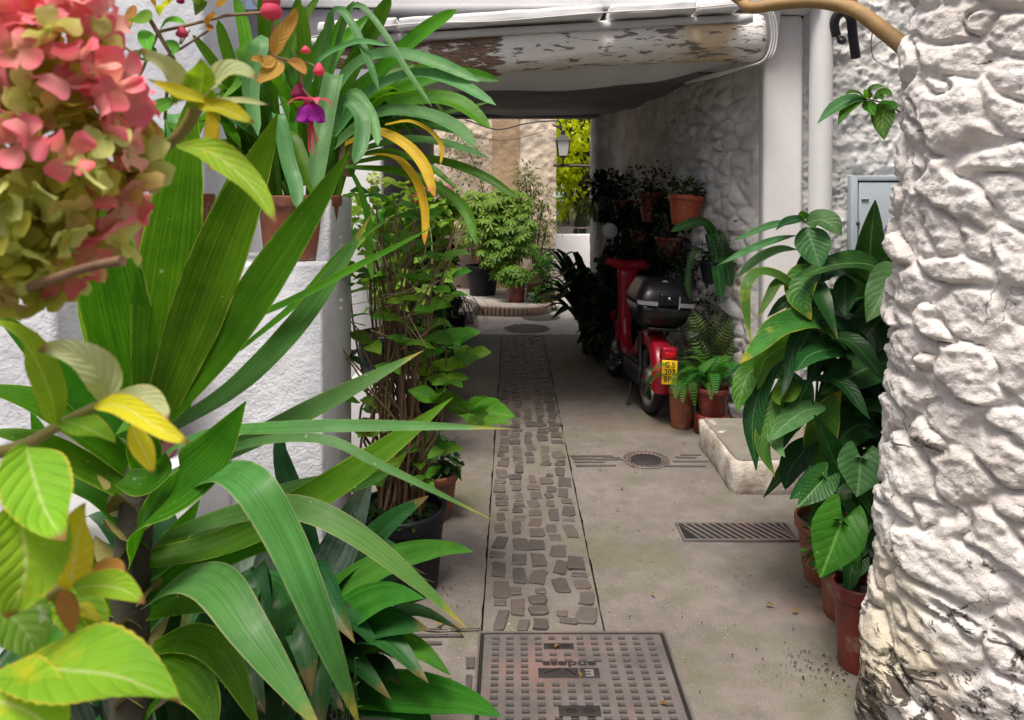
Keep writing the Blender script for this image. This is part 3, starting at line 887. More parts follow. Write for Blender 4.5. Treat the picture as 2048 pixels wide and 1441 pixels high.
# ------------------------------------------------------------------ whitewashed rubble walls
def rubble_wall(name, curve, z0, z1, ds, parent, mat, cell, amp, out, seed, theta=-.35, sep=None, smooth_fn=None, jag=1.0, thr=.16, flat=None, warp=.5, soft=.22, dome=.30, spread=(.62, 1.5)):
    """height field along a plan curve; each stone becomes its own object"""
    C = spline([Vector((x, y, 0)) for x, y in curve], 400)
    L = np.concatenate([[0], np.cumsum([(C[i + 1] - C[i]).length for i in range(400)])])
    ns = max(2, int(L[-1] / ds)); nz = max(2, int((z1 - z0) / ds))
    s = np.linspace(0, L[-1], ns + 1); z = np.linspace(z0, z1, nz + 1)
    cxy = np.array([(c.x, c.y) for c in C])
    bx_ = np.interp(s, L, cxy[:, 0]); by_ = np.interp(s, L, cxy[:, 1])
    tx, ty = np.gradient(bx_), np.gradient(by_)
    nl = np.hypot(tx, ty); nx_, ny_ = (ty / nl, -tx / nl) if out == 'R' else (-ty / nl, tx / nl)
    S, Z = np.meshgrid(s, z)
    rr = np.random.default_rng(seed)
    W = S + warp * cell[0] * (fbm(S / cell[0] * .9, Z / cell[1] * .9, 3, seed) - .5); Y = Z + warp * cell[1] * (fbm(S / cell[0] * .9 + 31, Z / cell[1] * .9, 3, seed + 9) - .5)
    gs = np.arange(-cell[0], L[-1] + cell[0], cell[0]); gz = np.arange(z0 - cell[1], z1 + cell[1], cell[1])
    sd = np.array([(a + (j % 2) * cell[0] * .5 + rr.uniform(-.36, .36) * cell[0], b + rr.uniform(-.36, .36) * cell[1]) for a in gs for j, b in enumerate(gz)])
    sz = rr.uniform(spread[0], spread[1], len(sd)); an = theta + rr.normal(0, .28, len(sd))
    A = rr.uniform(.45, 1.25, len(sd)); tl = rr.normal(0, .5, (len(sd), 2))
    F1 = np.full(S.shape, 9.0); F2 = np.full(S.shape, 9.0); ID = np.zeros(S.shape, np.int32)
    for i in range(len(sd)):
        # limit to a window
        ci = np.searchsorted(s, [sd[i, 0] - 3.2 * cell[0], sd[i, 0] + 3.2 * cell[0]]); ri = np.searchsorted(z, [sd[i, 1] - 4.2 * cell[1], sd[i, 1] + 4.2 * cell[1]])
        sl = (slice(ri[0], ri[1]), slice(ci[0], ci[1]))
        if ri[0] >= ri[1] or ci[0] >= ci[1]: continue
        dx, dy = W[sl] - sd[i, 0], Y[sl] - sd[i, 1]
        c, q = math.cos(an[i]), math.sin(an[i])
        d = np.sqrt(((dx * c + dy * q) / (cell[0] * sz[i])) ** 2 + ((-dx * q + dy * c) / (cell[1] * sz[i])) ** 2)
        f1, f2, idd = F1[sl], F2[sl], ID[sl]
        less = d < f1
        f2[:] = np.where(less, f1, np.minimum(f2, d)); f1[:] = np.where(less, d, f1); idd[:] = np.where(less, i, idd)
    E = F2 - F1
    tX = (W - sd[ID, 0]) / cell[0]; tY = (Y - sd[ID, 1]) / cell[1]
    st = (1 - np.exp(-(E / soft) ** 2))
    h = A[ID] * (st * .62 + dome * np.clip(1 - F1 ** 2, 0, 1) * st) + st * .22 * (tX * tl[ID, 0] + tY * tl[ID, 1])
    ridge = 1 - np.abs(2 * fbm(S * 14 + Z * 9, Z * 26 - S * 6, 4, seed + 3) - 1)
    h = h + jag * (.34 * (fbm(S * 11, Z * 15, 4, seed + 4) - .5) + .10 * (ridge - .6) + .10 * (fbm(S * 60, Z * 60, 3, seed + 5) - .5) + .22 * (fbm(S * 26 + Z * 12, Z * 40 - S * 10, 5, seed + 8, .62) - .5))
    h = h * amp
    h += .55 * amp * (fbm(S * 2.2, Z * 2.2, 2, seed + 6) - .5) * 2
    if smooth_fn is not None: h = h * smooth_fn(S, Z)
    offx, offz = (flat(S, Z) if flat else (0, 0))
    PX = bx_[None, :] + nx_[None, :] * (h + offx); PY = by_[None, :] + ny_[None, :] * (h + offx); PZ = Z
    P = np.stack([PX, PY, PZ], -1)
    du = np.gradient(P, axis=1); dv = np.gradient(P, axis=0)
    N = np.cross(du, dv); N /= np.linalg.norm(N, axis=-1, keepdims=True) + 1e-12
    o2 = np.stack([nx_, ny_, 0 * nx_], -1)[None]
    flip = (N * o2).sum(-1).mean() < 0
    if flip: N = -N
    nr, ncol = S.shape
    idx = np.arange(nr * ncol).reshape(nr, ncol)
    Q = np.stack([idx[:-1, :-1], idx[:-1, 1:], idx[1:, 1:], idx[1:, :-1]], -1).reshape(-1, 4)
    if flip: Q = Q[:, ::-1]
    idf = ID.ravel()[Q]; ef = E.ravel()[Q].min(1)
    stone = np.where((idf == idf[:, :1]).all(1) & (ef > thr), idf[:, 0], -1)
    if smooth_fn is not None:
        stone = np.where(smooth_fn(S, Z).ravel()[Q].min(1) < .45, -1, stone)
    if sep is not None:
        cen = sd
        ok = np.array([sep(a, b) for a, b in cen])
        stone = np.where((stone >= 0) & ok[np.maximum(stone, 0)], stone, -1)
    Pf, Nf = P.reshape(-1, 3), N.reshape(-1, 3)
    cnt = np.bincount(stone[stone >= 0], minlength=len(sd)) if (stone >= 0).any() else np.zeros(len(sd))
    # a stone is one connected patch; stray faces go back to the wall
    for i in np.nonzero(cnt >= 12)[0]:
        fi = np.nonzero(stone == i)[0]; v2f = {}
        for f in fi:
            for v in Q[f]: v2f.setdefault(int(v), []).append(int(f))
        left = set(fi.tolist()); best = []
        while left:
            st0 = [left.pop()]; comp = [st0[0]]
            while st0:
                f = st0.pop()
                for v in Q[f]:
                    for f2 in v2f[int(v)]:
                        if f2 in left: left.discard(f2); st0.append(f2); comp.append(f2)
            if len(comp) > len(best): best = comp
        if len(best) < len(fi):
            keep = np.zeros(len(stone), bool); keep[best] = True
            stone[fi[~keep[fi]]] = -1
    small = cnt < 12
    stone = np.where((stone >= 0) & small[np.maximum(stone, 0)], -1, stone)
    def make(nm, faces, par):
        u, inv = np.unique(faces, return_inverse=True)
        inv = inv.reshape(faces.shape)
        me = bpy.data.meshes.new(nm)
        me.vertices.add(len(u)); me.vertices.foreach_set('co', Pf[u].astype(np.float32).ravel())
        me.loops.add(inv.size); me.loops.foreach_set('vertex_index', inv.astype(np.int32).ravel())
        me.polygons.add(len(inv)); me.polygons.foreach_set('loop_start', np.arange(0, inv.size, 4, dtype=np.int32))
        me.polygons.foreach_set('use_smooth', np.ones(len(inv), bool))
        me.update(calc_edges=True)
        me.normals_split_custom_set_from_vertices(Nf[u].tolist())
        return obj(nm, me, mat, par)
    base = make(name, Q[stone < 0], parent)
    order = np.argsort(stone, kind='stable'); so = stone[order]
    start = np.searchsorted(so, np.unique(so[so >= 0])) if (so >= 0).any() else []
    ids = np.unique(so[so >= 0])
    for k, i in enumerate(ids):
        a = start[k]; b = start[k + 1] if k + 1 < len(ids) else len(so)
        make('stone', Q[order[a:b]], base if parent is not None else base)
    return base, len(ids)

# near right: battered rubble buttress
but = thing('stone_buttress', 'whitewashed rubble stone corner wall with flaking paint at the right edge', 'stone wall', (1.3, 2.3, 0))
bat = lambda S, Z: (-.050 * Z + .03 * np.clip(.6 - Z, 0, 1), 0)
base, n_st = rubble_wall('wall_face', [(2.0, 3.0), (1.5, 2.6), (1.17, 2.35), (1.075, 2.22), (1.085, 2.08), (1.20, 1.92), (1.5, 1.64), (2.0, 1.15)], -.05, 2.75, .0062, but, MT['rubble'], (.185, .098), .042, 'R', 11, -.45,
           sep=lambda a, b: a > .35 and b < 2.25, jag=1.7, flat=bat, soft=.14, dome=.12, spread=(.45, 1.75), warp=.85)
# solid core behind the face for mass, extended tall and back unseen to block sky light
Vv, Ff = prism([(2.1, 2.95), (1.65, 2.60), (1.36, 2.32), (1.34, 2.15), (1.5, 1.95), (2.2, 1.25), (2.2, .6), (2.1, -5), (5, -5), (5, 2.95)], 0, 5.2)
obj('core', mesh('core', Vv, Ff, None, False), MT['rubble'], but)

# house bridging the lane
hs = thing('passage_house', 'whitewashed house bridging the lane on a log lintel over a dark passage', 'house', (0, 5.0, 0))
def soft_wall(name, outline, z0, z1, mat, parent, bev=.03):
    n = len(outline)
    bm = bmesh.new()
    lo = [bm.verts.new((x, y, z0)) for x, y in outline]; hi = [bm.verts.new((x, y, z1)) for x, y in outline]
    for i in range(n): bm.faces.new((lo[i], lo[(i + 1) % n], hi[(i + 1) % n], hi[i]))
    bm.faces.new(hi); bm.faces.new(lo[::-1])
    bmesh.ops.recalc_face_normals(bm, faces=list(bm.faces))
    if bev: bmesh.ops.bevel(bm, geom=list(bm.edges), offset=bev, segments=3, profile=.5, affect='EDGES')
    me = bpy.data.meshes.new(name); bm.to_mesh(me); bm.free()
    me.polygons.foreach_set('use_smooth', [True] * len(me.polygons))
    try: me.set_sharp_from_angle(angle=math.radians(45))
    except Exception: pass
    return obj(name, me, mat, parent)
soft_wall('upper_wall', [(-1.62, 4.66), (1.93, 4.66), (1.93, 8.5), (-1.62, 8.5)], 2.76, 3.7, MT['white_smooth'], hs)
soft_wall('front_wall', [(-1.62, 4.60), (-.80, 4.60), (-.80, 4.695), (-1.62, 4.695)], 0, 2.42, MT['white_smooth'], hs, .02)
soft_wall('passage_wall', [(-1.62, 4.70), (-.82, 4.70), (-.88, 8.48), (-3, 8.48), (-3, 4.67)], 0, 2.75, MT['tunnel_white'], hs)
soft_wall('light_block_core', [(1.90, 5.02), (1.80, 5.1), (1.36, 8.3), (3.6, 8.3), (3.6, 5.02)], 0, 2.75, MT['tunnel_white'], hs)  # unseen backing added behind the side wall to block light
# inner right wall, rough, with a rounded far jamb
def sm_in(S, Z):
    f = np.clip((S - .05) / .25, 0, 1) * np.clip((2.1 - S) / 1.0, .18, 1)
    return f * np.clip((2.62 - Z) / .5, .2, 1)
rubble_wall('side_wall', [(1.70, 4.98), (1.62, 5.08), (1.50, 5.35), (1.41, 5.75), (1.34, 6.4), (1.22, 7.5), (1.14, 8.1), (1.04, 8.28), (.93, 8.38), (.90, 8.55), (.96, 8.78), (1.3, 8.9), (2.2, 8.9)], -.03, 2.6, .013, hs, MT['rubble_in'], (.155, .115), .046, 'L', 23, -.1,
            sep=lambda a, b: a < 1.35 and b < 2.2, smooth_fn=sm_in, jag=.8)
# ceiling and the plaster soffit behind the log
def sheet(name, fn, nu, nv, mat, parent):
    Vv = [fn(i / nu, j / nv) for j in range(nv + 1) for i in range(nu + 1)]
    Ff = [(j * (nu + 1) + i, j * (nu + 1) + i + 1, (j + 1) * (nu + 1) + i + 1, (j + 1) * (nu + 1) + i) for j in range(nv) for i in range(nu)]
    return obj(name, mesh(name, Vv, Ff), mat, parent)
def nz1(x, y, k=1.0): return float(fbm(np.array([x * k + 50.0]), np.array([y * k + 50.0]), 3, 4)[0]) - .5
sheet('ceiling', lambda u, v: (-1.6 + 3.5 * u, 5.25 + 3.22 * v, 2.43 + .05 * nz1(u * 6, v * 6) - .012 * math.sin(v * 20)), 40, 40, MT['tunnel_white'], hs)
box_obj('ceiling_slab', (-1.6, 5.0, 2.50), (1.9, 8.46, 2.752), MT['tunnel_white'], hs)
def zlog(x): return 2.448 + (x + .55) * .0556
def zsof(x):
    return 2.275 + .05 * smooth01((x - .2) / .7) + .16 * smooth01((x - .85) / .8) + .012 * nz1(x * 3, 1)
def soffit(u, v):
    x = -1.6 + 3.28 * u
    zb, zl = zsof(x), zlog(x)
    keys = [(4.70, zl + .16), (4.76, zl - .02), (4.82, zl - .10), (4.92, zb + .035), (5.02, zb), (5.16, zb + .015), (5.24, zb + .06), (5.28, 2.44)]
    t = v * (len(keys) - 1); i = min(int(t), len(keys) - 2); f = t - i
    y = keys[i][0] * (1 - f) + keys[i + 1][0] * f; z = keys[i][1] * (1 - f) + keys[i + 1][1] * f
    return (x, y + .02 * nz1(u * 9, v * 3), z + .018 * nz1(u * 9 + 3, v * 3 + 7))
sheet('soffit', soffit, 70, 28, MT['white_grey'], hs)
box_obj('far_lintel', (-1.6, 8.34, 2.40), (1.0, 8.52, 2.76), MT['tunnel_white'], hs, .03)
# the log
def logv():
    Vv, Ff = [], []
    nL, nS = 90, 40
    for i in range(nL + 1):
        x = -1.58 + 3.13 * i / nL
        r0 = .118 + .012 * (x + .55)
        for k in range(nS):
            a = 2 * math.pi * k / nS
            r = r0 + .022 * nz1(x * 1.2, 3 * math.cos(a) + 3, 1) + .016 * nz1(x * 3, 8 + 4 * math.sin(a)) + .006 * nz1(x * 1.5, a * 14)
            if i == nL: r *= .93
            Vv.append((x, 4.70 + r * math.cos(a), zlog(x) + .02 * math.sin(x * 2.1) + r * math.sin(a) * 1.04))
    for i in range(nL):
        for k in range(nS):
            a, b = i * nS + k, i * nS + (k + 1) % nS
            Ff.append((a, b, b + nS, a + nS))
    Ff.append(tuple(range(nL * nS, (nL + 1) * nS)))
    return Vv, Ff
Vv, Ff = logv()
lg = obj('log_lintel', mesh('log_lintel', Vv, Ff), MT['log'], hs); lg['label'] = 'round log lintel with peeling white paint'
# painted slabs on top of the log
def rough_box(name, lo, hi, mat, parent, rot=0.0, amp=.008, n=(14, 5, 3), seed=0):
    bm = bmesh.new()
    bmesh.ops.create_cube(bm, size=1)
    bmesh.ops.bevel(bm, geom=list(bm.edges), offset=.05, segments=2, affect='EDGES', profile=.5)
    for ax, c in enumerate(n):
        for k in range(1, c):
            no = [0, 0, 0]; no[ax] = 1; co = [0, 0, 0]; co[ax] = -.5 + k / c
            bmesh.ops.bisect_plane(bm, geom=list(bm.verts) + list(bm.edges) + list(bm.faces), plane_co=co, plane_no=no)
    lo, hi = Vector(lo), Vector(hi); ce = (lo + hi) / 2
    for v in bm.verts:
        p = Vector((lo.x + (v.co.x + .5) * (hi.x - lo.x), lo.y + (v.co.y + .5) * (hi.y - lo.y), lo.z + (v.co.z + .5) * (hi.z - lo.z)))
        p.x += amp * 2 * nz1(p.y * 14 + seed, p.z * 14); p.y += amp * 2 * nz1(p.x * 9 + seed, p.z * 13 + 4); p.z += amp * 2 * nz1(p.x * 8 + seed, p.y * 8 + 9)
        p.z += (p.x - ce.x) * rot
        v.co = p
    me = bpy.data.meshes.new(name); bm.to_mesh(me); bm.free()
    me.polygons.foreach_set('use_smooth', [True] * len(me.polygons))
    return obj(name, me, mat, parent)
rough_box('gap_light_block', (-1.58, 4.56, 2.555), (1.47, 4.92, 2.60), MT['white_grey'], hs, .0556, .004, (20, 3, 2), 2)  # strip added under the eave slabs to stop sun leaking through their gaps
for k, (u0, u1, vt, vb) in enumerate(((640, 795, 84, 104), (800, 1203, 62, 84), (1219, 1388, 30, 52), (1393, 1475, 12, 34))):
    a, b = px(u0, (vt + vb) / 2, 4.55), px(u1, (vt + vb) / 2, 4.55)
    h = (vb - vt) / 1500 * 4.55
    zc = a.z if k == 1 else (a.z + b.z) / 2
    zc = zlog((a.x + b.x) / 2) + .175
    rough_box('eave_slab', (a.x, 4.48, zc - h / 2), (b.x, 4.90, zc + h / 2), MT['white_smooth'], hs, .062, .009, seed=k * 3)
tube_obj('wire', [px(u, v, 4.47) for u, v in ((560, 84), (800, 50), (990, 43), (1200, 26), (1380, 17), (1470, 8))], .004, MT['cable_white'], hs, 6, 30)
for q in range(3):
    tube_obj('cable_loop', [Vector((1.50 + .014 * q, 4.52 + .01 * q, 2.76)), Vector((1.555 + .016 * q, 4.545, 2.66)), Vector((1.575 + .016 * q, 4.56, 2.53)), Vector((1.54 + .015 * q, 4.58, 2.41)), Vector((1.44, 4.66 + .02 * q, 2.375)), Vector((1.30, 4.86, 2.36 - .01 * q)), Vector((1.2, 5.2, 2.35))], .0065, MT['cable_white'], hs, 8, 40)
# pilaster, cap, downpipe and the rough wall beyond it
soft_wall('pilaster', [(1.622, 4.845), (1.885, 4.845), (1.885, 5.06), (1.66, 5.06)], 0, 2.742, MT['pilaster'], hs, .035)
box_obj('cap', (1.58, 4.78, 2.745), (1.905, 5.0, 2.83), MT['white_smooth'], hs, .02)
soft_wall('pier_above', [(1.60, 4.84), (1.93, 4.84), (1.93, 5.1), (1.60, 5.1)], 2.832, 3.7, MT['white_smooth'], hs, .02)
dp = tag(tube_obj('downpipe', [Vector((1.955, 4.765, 0)), Vector((1.955, 4.765, 1.47))], .066, MT['pipe'], None, 20), 'white painted downpipe between pilaster and rough wall', 'downpipe')
tube_obj('pipe_section', [Vector((1.957, 4.765, 1.455)), Vector((1.97, 4.765, 5.5))], .0705, MT['pipe'], dp, 20)

# rough cast wall on the right with the meter box
rw = thing('recess_wall', 'rough white plastered wall behind the grey meter box', 'wall', (3, 4.9, 0))
def rough_sheet(name, p0, p1, z0, z1, ds, amp, mat, parent, seed, out):
    p0, p1 = Vector((*p0, 0)), Vector((*p1, 0)); L = (p1 - p0).length
    ns, nz = int(L / ds), int((z1 - z0) / ds)
    s = np.linspace(0, L, ns + 1); z = np.linspace(z0, z1, nz + 1); S, Z = np.meshgrid(s, z)
    h = amp * (1.6 * (fbm(S * 3, Z * 3, 3, seed) - .5) + 1.3 * (fbm(S * 14, Z * 14, 4, seed + 1) - .5) + .5 * np.maximum(0, fbm(S * 30, Z * 30, 3, seed + 2) - .55) * 4)
    d = (p1 - p0) / L
    X = p0.x + d.x * S + out[0] * h; Y = p0.y + d.y * S + out[1] * h
    V_ = list(zip(X.ravel(), Y.ravel(), Z.ravel()))
    F_ = [(j * (ns + 1) + i, j * (ns + 1) + i + 1, (j + 1) * (ns + 1) + i + 1, (j + 1) * (ns + 1) + i) for j in range(nz) for i in range(ns)]
    return obj(name, mesh(name, V_, F_), mat, parent)
rough_sheet('wall_face', (1.90, 4.93), (3.3, 4.80), -.03, 3.4, .011, .03, MT['roughcast'], rw, 31, (0, -1))
Vv, Ff = prism([(1.95, 4.98), (3.9, 4.88), (3.9, 5.4), (1.95, 5.4)], 0, 6)
obj('core', mesh('core', Vv, Ff, None, False), MT['roughcast'], rw)

mb = thing('meter_box', 'grey metal utility meter box on the rough white wall', 'meter box', (2.45, 4.8, 1.0))
mbx0, mbx1, mbz0, mbz1 = 2.172, 2.73, 1.02, 1.705
for lo, hi in (((mbx0, 4.80, mbz0), (mbx0 + .042, 4.86, mbz1)), ((mbx1 - .042, 4.80, mbz0), (mbx1, 4.86, mbz1)), ((mbx0 + .042, 4.801, mbz1 - .034), (mbx1 - .042, 4.86, mbz1 - .0005)), ((mbx0 + .042, 4.801, mbz0 + .0005), (mbx1 - .042, 4.86, mbz0 + .05))):
    box_obj('frame', lo, hi, MT['box_grey'], mb, .003)
box_obj('recess', (mbx0 + .042, 4.83, mbz0 + .05), (mbx1 - .042, 4.858, mbz1 - .034), MT['box_dark'], mb)
dr = box_obj('door', (mbx0 + .052, 4.806, mbz0 + .058), (mbx1 - .052, 4.828, mbz1 - .044), MT['box_grey'], mb, .003)
box_obj('hinge_pin', (2.238, 4.798, 1.548), (2.285, 4.8055, 1.556), MT['chrome'], dr)
for k in range(3): box_obj('vent_slot', (2.47, 4.798, 1.44 + .022 * k), (2.56, 4.8055, 1.448 + .022 * k), MT['box_dark'], dr)
tri = [Vector((2.385, 4.802, 1.36)), Vector((2.44, 4.802, 1.36)), Vector((2.41, 4.802, 1.41))]
for i in range(3): tube_obj('warning_mark', [tri[i], tri[(i + 1) % 3]], .0025, MT['chrome'], dr, 5)
Vv, Ff, Uu = lathe([(.0001, 0), (.011, 0), (.013, .006), (.009, .012), (.0001, .012)], 14)
o = obj('lock', mesh('lock', Vv, Ff), MT['box_dark'], dr); place(o, Matrix.Translation((2.215, 4.806, 1.40)) @ Matrix.Rotation(math.pi / 2, 4, 'X'))

# door step
st_ = thing('door_step', 'whitewashed concrete door step with worn grey top', 'step', (1.6, 4.4, 0))
rough_box('block', (1.175, 3.96, -.03), (1.80, 4.72, .172), MT['step_white'], st_, 0, .020, (10, 10, 3), 4)
rough_box('tread', (1.20, 3.99, .14), (1.78, 4.70, .181), MT['step_top'], st_, 0, .004, (10, 10, 2), 8)

# house at the left, parapet, planter walls
lh = tag(soft_wall('corner_house', [(-6, 4.0), (-1.64, 4.0), (-1.64, 4.658), (-6, 4.658)], 0, 6.2, MT['white_left'], None, .03), 'white plastered house corner standing left of the passage', 'house')
pw = thing('parapet_wall', 'low whitewashed parapet wall carrying the strap leaved pot plants', 'wall', (-1.3, 2.75, 0))
soft_wall('wall', [(-3.2, 2.62), (-.658, 2.60), (-.655, 3.06), (-3.2, 3.06)], 0, 1.365, MT['white_left'], pw, .012)
soft_wall('end_post', [(-.77, 2.70), (-.652, 2.69), (-.650, 3.055), (-.77, 3.05)], 1.36, 1.592, MT['white_left'], pw, .014)
for z_ in (1.44, 1.41, 1.38, 1.20, 1.17):
    Vv, Ff, Uu = lathe([(.0001, 0), (.008, .0005), (.0095, .006), (.006, .013), (.0001, .015)], 12)
    o = obj('knob', mesh('knob', Vv, Ff), MT['ceramic'], pw); place(o, Matrix.Translation((-.656, 2.84, z_)) @ Matrix.Rotation(math.pi / 2, 4, 'Y'))
soft_wall('pier', [(-3.4, 2.25), (-1.372, 2.25), (-1.372, 2.64), (-3.4, 2.64)], 0, 1.50, MT['white_left'], pw, .02)
soft_wall('ledge', [(-1.365, 2.28), (-.98, 2.28), (-.98, 2.615), (-1.365, 2.615)], 0, .76, MT['plaster_shelf'], pw, .02)

# ------------------------------------------------------------------ courtyard beyond
fh = thing('far_house', 'cream rough plastered house facade with a tan stripe beyond the passage', 'house', (-1, 11.4, 0))
rough_sheet('facade', (-4.5, 11.3), (.665, 11.3), 0, 3.6, .03, .03, MT['facade'], fh, 41, (0, -1))
soft_wall('corner', [(-4.4, 11.34), (.662, 11.34), (.72, 14), (-4.4, 14)], 0, 3.6, MT['facade'], fh, 0)
rough_sheet('painted_stripe', (-.30, 11.262), (.10, 11.262), 0, 3.6, .03, .012, MT['facade_tan'], fh, 43, (0, -1))
rough_sheet('painted_base', (-4.4, 11.262), (-.42, 11.262), 0, .98, .03, .012, MT['facade_brown'], fh, 44, (0, -1))
tube_obj('wall_cable', [px(u, v, 11.2) for u, v in ((930, 240), (985, 258), (1010, 258), (1050, 248), (1090, 243), (1118, 244), (1121, 262))], .011, MT['cable_black'], fh, 6, 40)
tube_obj('wall_cable', [px(u, v, 11.22) for u, v in ((930, 270), (1000, 281), (1040, 276), (1090, 262))], .006, MT['stem_brown'], fh, 6, 30)
tr_ = thing('terrace_step', 'raised terrace step edged with upright bricks', 'step', (-.4, 10.2, 0))
out_ = [(-.52, 9.62), (-.25, 9.50), (.1, 9.46), (.33, 9.55), (.44, 9.75), (.46, 10.1), (.60, 11.3), (-3, 11.3), (-3, 10.3), (-.9, 10.3), (-.62, 9.95)]
Vv, Ff = prism(out_, 0, .104, .004)
obj('terrace', mesh('terrace', Vv, Ff, None, False), MT['concrete_far'], tr_)
edge = spline([Vector((x, y, 0)) for x, y in ((-.9, 10.35), (-.62, 9.98), (-.52, 9.62), (-.25, 9.49), (.1, 9.445), (.345, 9.54), (.455, 9.74), (.48, 10.1))], 44)
bmsh = box((-.024, -.05, -.01), (.024, .05, .115), .006)
for i, p in enumerate(edge):
    t = edge[min(i + 1, 44)] - edge[max(i - 1, 0)]
    o = obj('brick', bmsh, MT['brick'], tr_); place(o, Matrix.Translation((p.x, p.y, R.uniform(-.004, .004))) @ Matrix.Rotation(math.atan2(t.y, t.x) + R.gauss(0, .04), 4, 'Z') @ Matrix.Diagonal((.92, 1, 1, 1)))
rough = rough_box('kerb_block', (-.80, 8.86, -.01), (-.455, 9.5, .165), MT['concrete_far'], None, 0, .006, (5, 5, 2), 3)
tag(rough, 'grey concrete block at the left end of the courtyard', 'step')
# lantern on the far corner
lan = thing('wall_lantern', 'black wall lantern with white panes on the far house corner', 'lantern', px(1127, 320, 11.0))
lc = px(1126, 292, 11.0)
def frus(cx, cy, z0, z1, a0, a1, n=4):
    Vv = [(cx + a0 * sx, cy + a0 * sy, z0) for sx, sy in ((-1, -1), (1, -1), (1, 1), (-1, 1))] + [(cx + a1 * sx, cy + a1 * sy, z1) for sx, sy in ((-1, -1), (1, -1), (1, 1), (-1, 1))]
    return Vv, [(0, 1, 5, 4), (1, 2, 6, 5), (2, 3, 7, 6), (3, 0, 4, 7), (4, 5, 6, 7), (3, 2, 1, 0)]
zb, zt = px(1128, 312, 11).z, px(1128, 282, 11).z
Vv, Ff = frus(lc.x, lc.y, zb, zt, .062, .095); obj('glass', mesh('glass', Vv, Ff, None, False), MT['lamp_glass'], lan)
Vv, Ff = frus(lc.x, lc.y, zt + .001, zt + .09, .115, .03); obj('cap', mesh('cap', Vv, Ff, None, False), MT['lamp_iron'], lan)
Vv, Ff = frus(lc.x, lc.y, zt + .091, zt + .15, .035, .028); obj('finial', mesh('finial', Vv, Ff, None, False), MT['lamp_iron'], lan)
Vv, Ff = frus(lc.x, lc.y, zb - .03, zb - .001, .035, .068); obj('base', mesh('base', Vv, Ff, None, False), MT['lamp_iron'], lan)
for sx, sy in ((-1, -1), (1, -1), (1, 1), (-1, 1)):
    tube_obj('frame_bar', [Vector((lc.x + .066 * sx, lc.y + .066 * sy, zb - .005)), Vector((lc.x + .099 * sx, lc.y + .099 * sy, zt + .01))], .007, MT['lamp_iron'], lan, 6)
tube_obj('bracket', [Vector((lc.x, lc.y, zb - .03)), Vector((lc.x, lc.y, zb - .12)), Vector((.68, 11.2, zb - .16))], .014, MT['lamp_iron'], lan, 8)
tube_obj('arm', [Vector((.62, 11.25, zt + .25)), Vector((lc.x - .02, lc.y, zt + .17))], .014, MT['lamp_iron'], lan, 8)
tag(tube_obj('cross_beam', [px(1108, 331, 11.2), px(1200, 333, 10.6)], .022, MT['wood_dark'], None, 8), 'thin dark pole spanning between far house and passage jamb', 'pole')
# low white wall with railing, valley trees, hills
vw = thing('valley_wall', 'low sunlit white wall with thin railing at the end of the lane', 'wall', (1.5, 14.2, 0))
soft_wall('wall', [(.5, 14.1), (6, 14.1), (6, 14.35), (.5, 14.35)], -.05, .74, MT['white_smooth'], vw, .02)
tube_obj('rail', [Vector((.5, 14.2, .86)), Vector((6, 14.2, .86))], .012, MT['iron'], vw, 6)
for k in range(24): tube_obj('baluster', [Vector((.6 + .22 * k, 14.2, .73)), Vector((.6 + .22 * k, 14.2, .86))], .006, MT['iron'], vw, 5)
nu = 60
def hill(name, y0, y1, h0, h1, mat, seed, xw=220):
    Vv, Ff = [], []
    for j in range(31):
        for i in range(nu + 1):
            x = -xw + 2 * xw * i / nu; t = j / 30
            Vv.append((x, y0 + (y1 - y0) * t, h0 + (h1 - h0) * smooth01(t) + (h1 - h0) * .5 * t * float(nz1(x / 60 + seed, t * 3))))
    for j in range(30):
        for i in range(nu): Ff.append((j * (nu + 1) + i, j * (nu + 1) + i + 1, (j + 2 - 1) * (nu + 1) + i + 1, (j + 1) * (nu + 1) + i))
    return struct(obj(name, mesh(name, Vv, Ff), mat))
hill('hillside', 45, 320, -6, 62, MT['hill_far'], 3)
# ------------------------------------------------------------------ plants: generic tools
def leafcloud(n, sampler, size, seed, aspect=.45, droop=.3, up=.5):
    """many small bent leaves in one mesh; sampler(rr) gives a point and an outward direction"""
    rr = random.Random(seed)
    V, F, U = [], [], []
    for k in range(n):
        p, d = sampler(rr)
        d = (Vector(d) + Vector((rr.gauss(0, .5), rr.gauss(0, .5), rr.gauss(0, .5)))).normalized()
        d.z -= droop * rr.random(); d.normalize()
        f = Vector((rr.gauss(0, .5), rr.gauss(0, .5), up + rr.random()))
        s = d.cross(f)
        if s.length < 1e-3: continue
        s.normalize(); nn = s.cross(d)
        L = size * rr.uniform(.6, 1.3); w = L * aspect * .5
        p = Vector(p); o = len(V)
        V += [p, p + d * L * .45 + s * w + nn * w * .3, p + d * L * .5 - nn * L * .03, p + d * L * .45 - s * w + nn * w * .3, p + d * L - Vector((0, 0, L * droop * .4))]
        U += [(.5, 0), (1, .5), (.5, .5), (0, .5), (.5, 1)]
        F += [(o, o + 1, o + 2), (o, o + 2, o + 3), (o + 1, o + 4, o + 2), (o + 2, o + 4, o + 3)]
    return V, F, U

def ell(c, r, hollow=.35):
    c = Vector(c)
    def f(rr):
        d = Vector((rr.gauss(0, 1), rr.gauss(0, 1), rr.gauss(0, 1))).normalized()
        q = hollow + (1 - hollow) * rr.random() ** .6
        return c + Vector((d.x * r[0], d.y * r[1], d.z * r[2])) * q, d
    return f

def multi(samplers):
    return lambda rr: rr.choice(samplers)(rr)

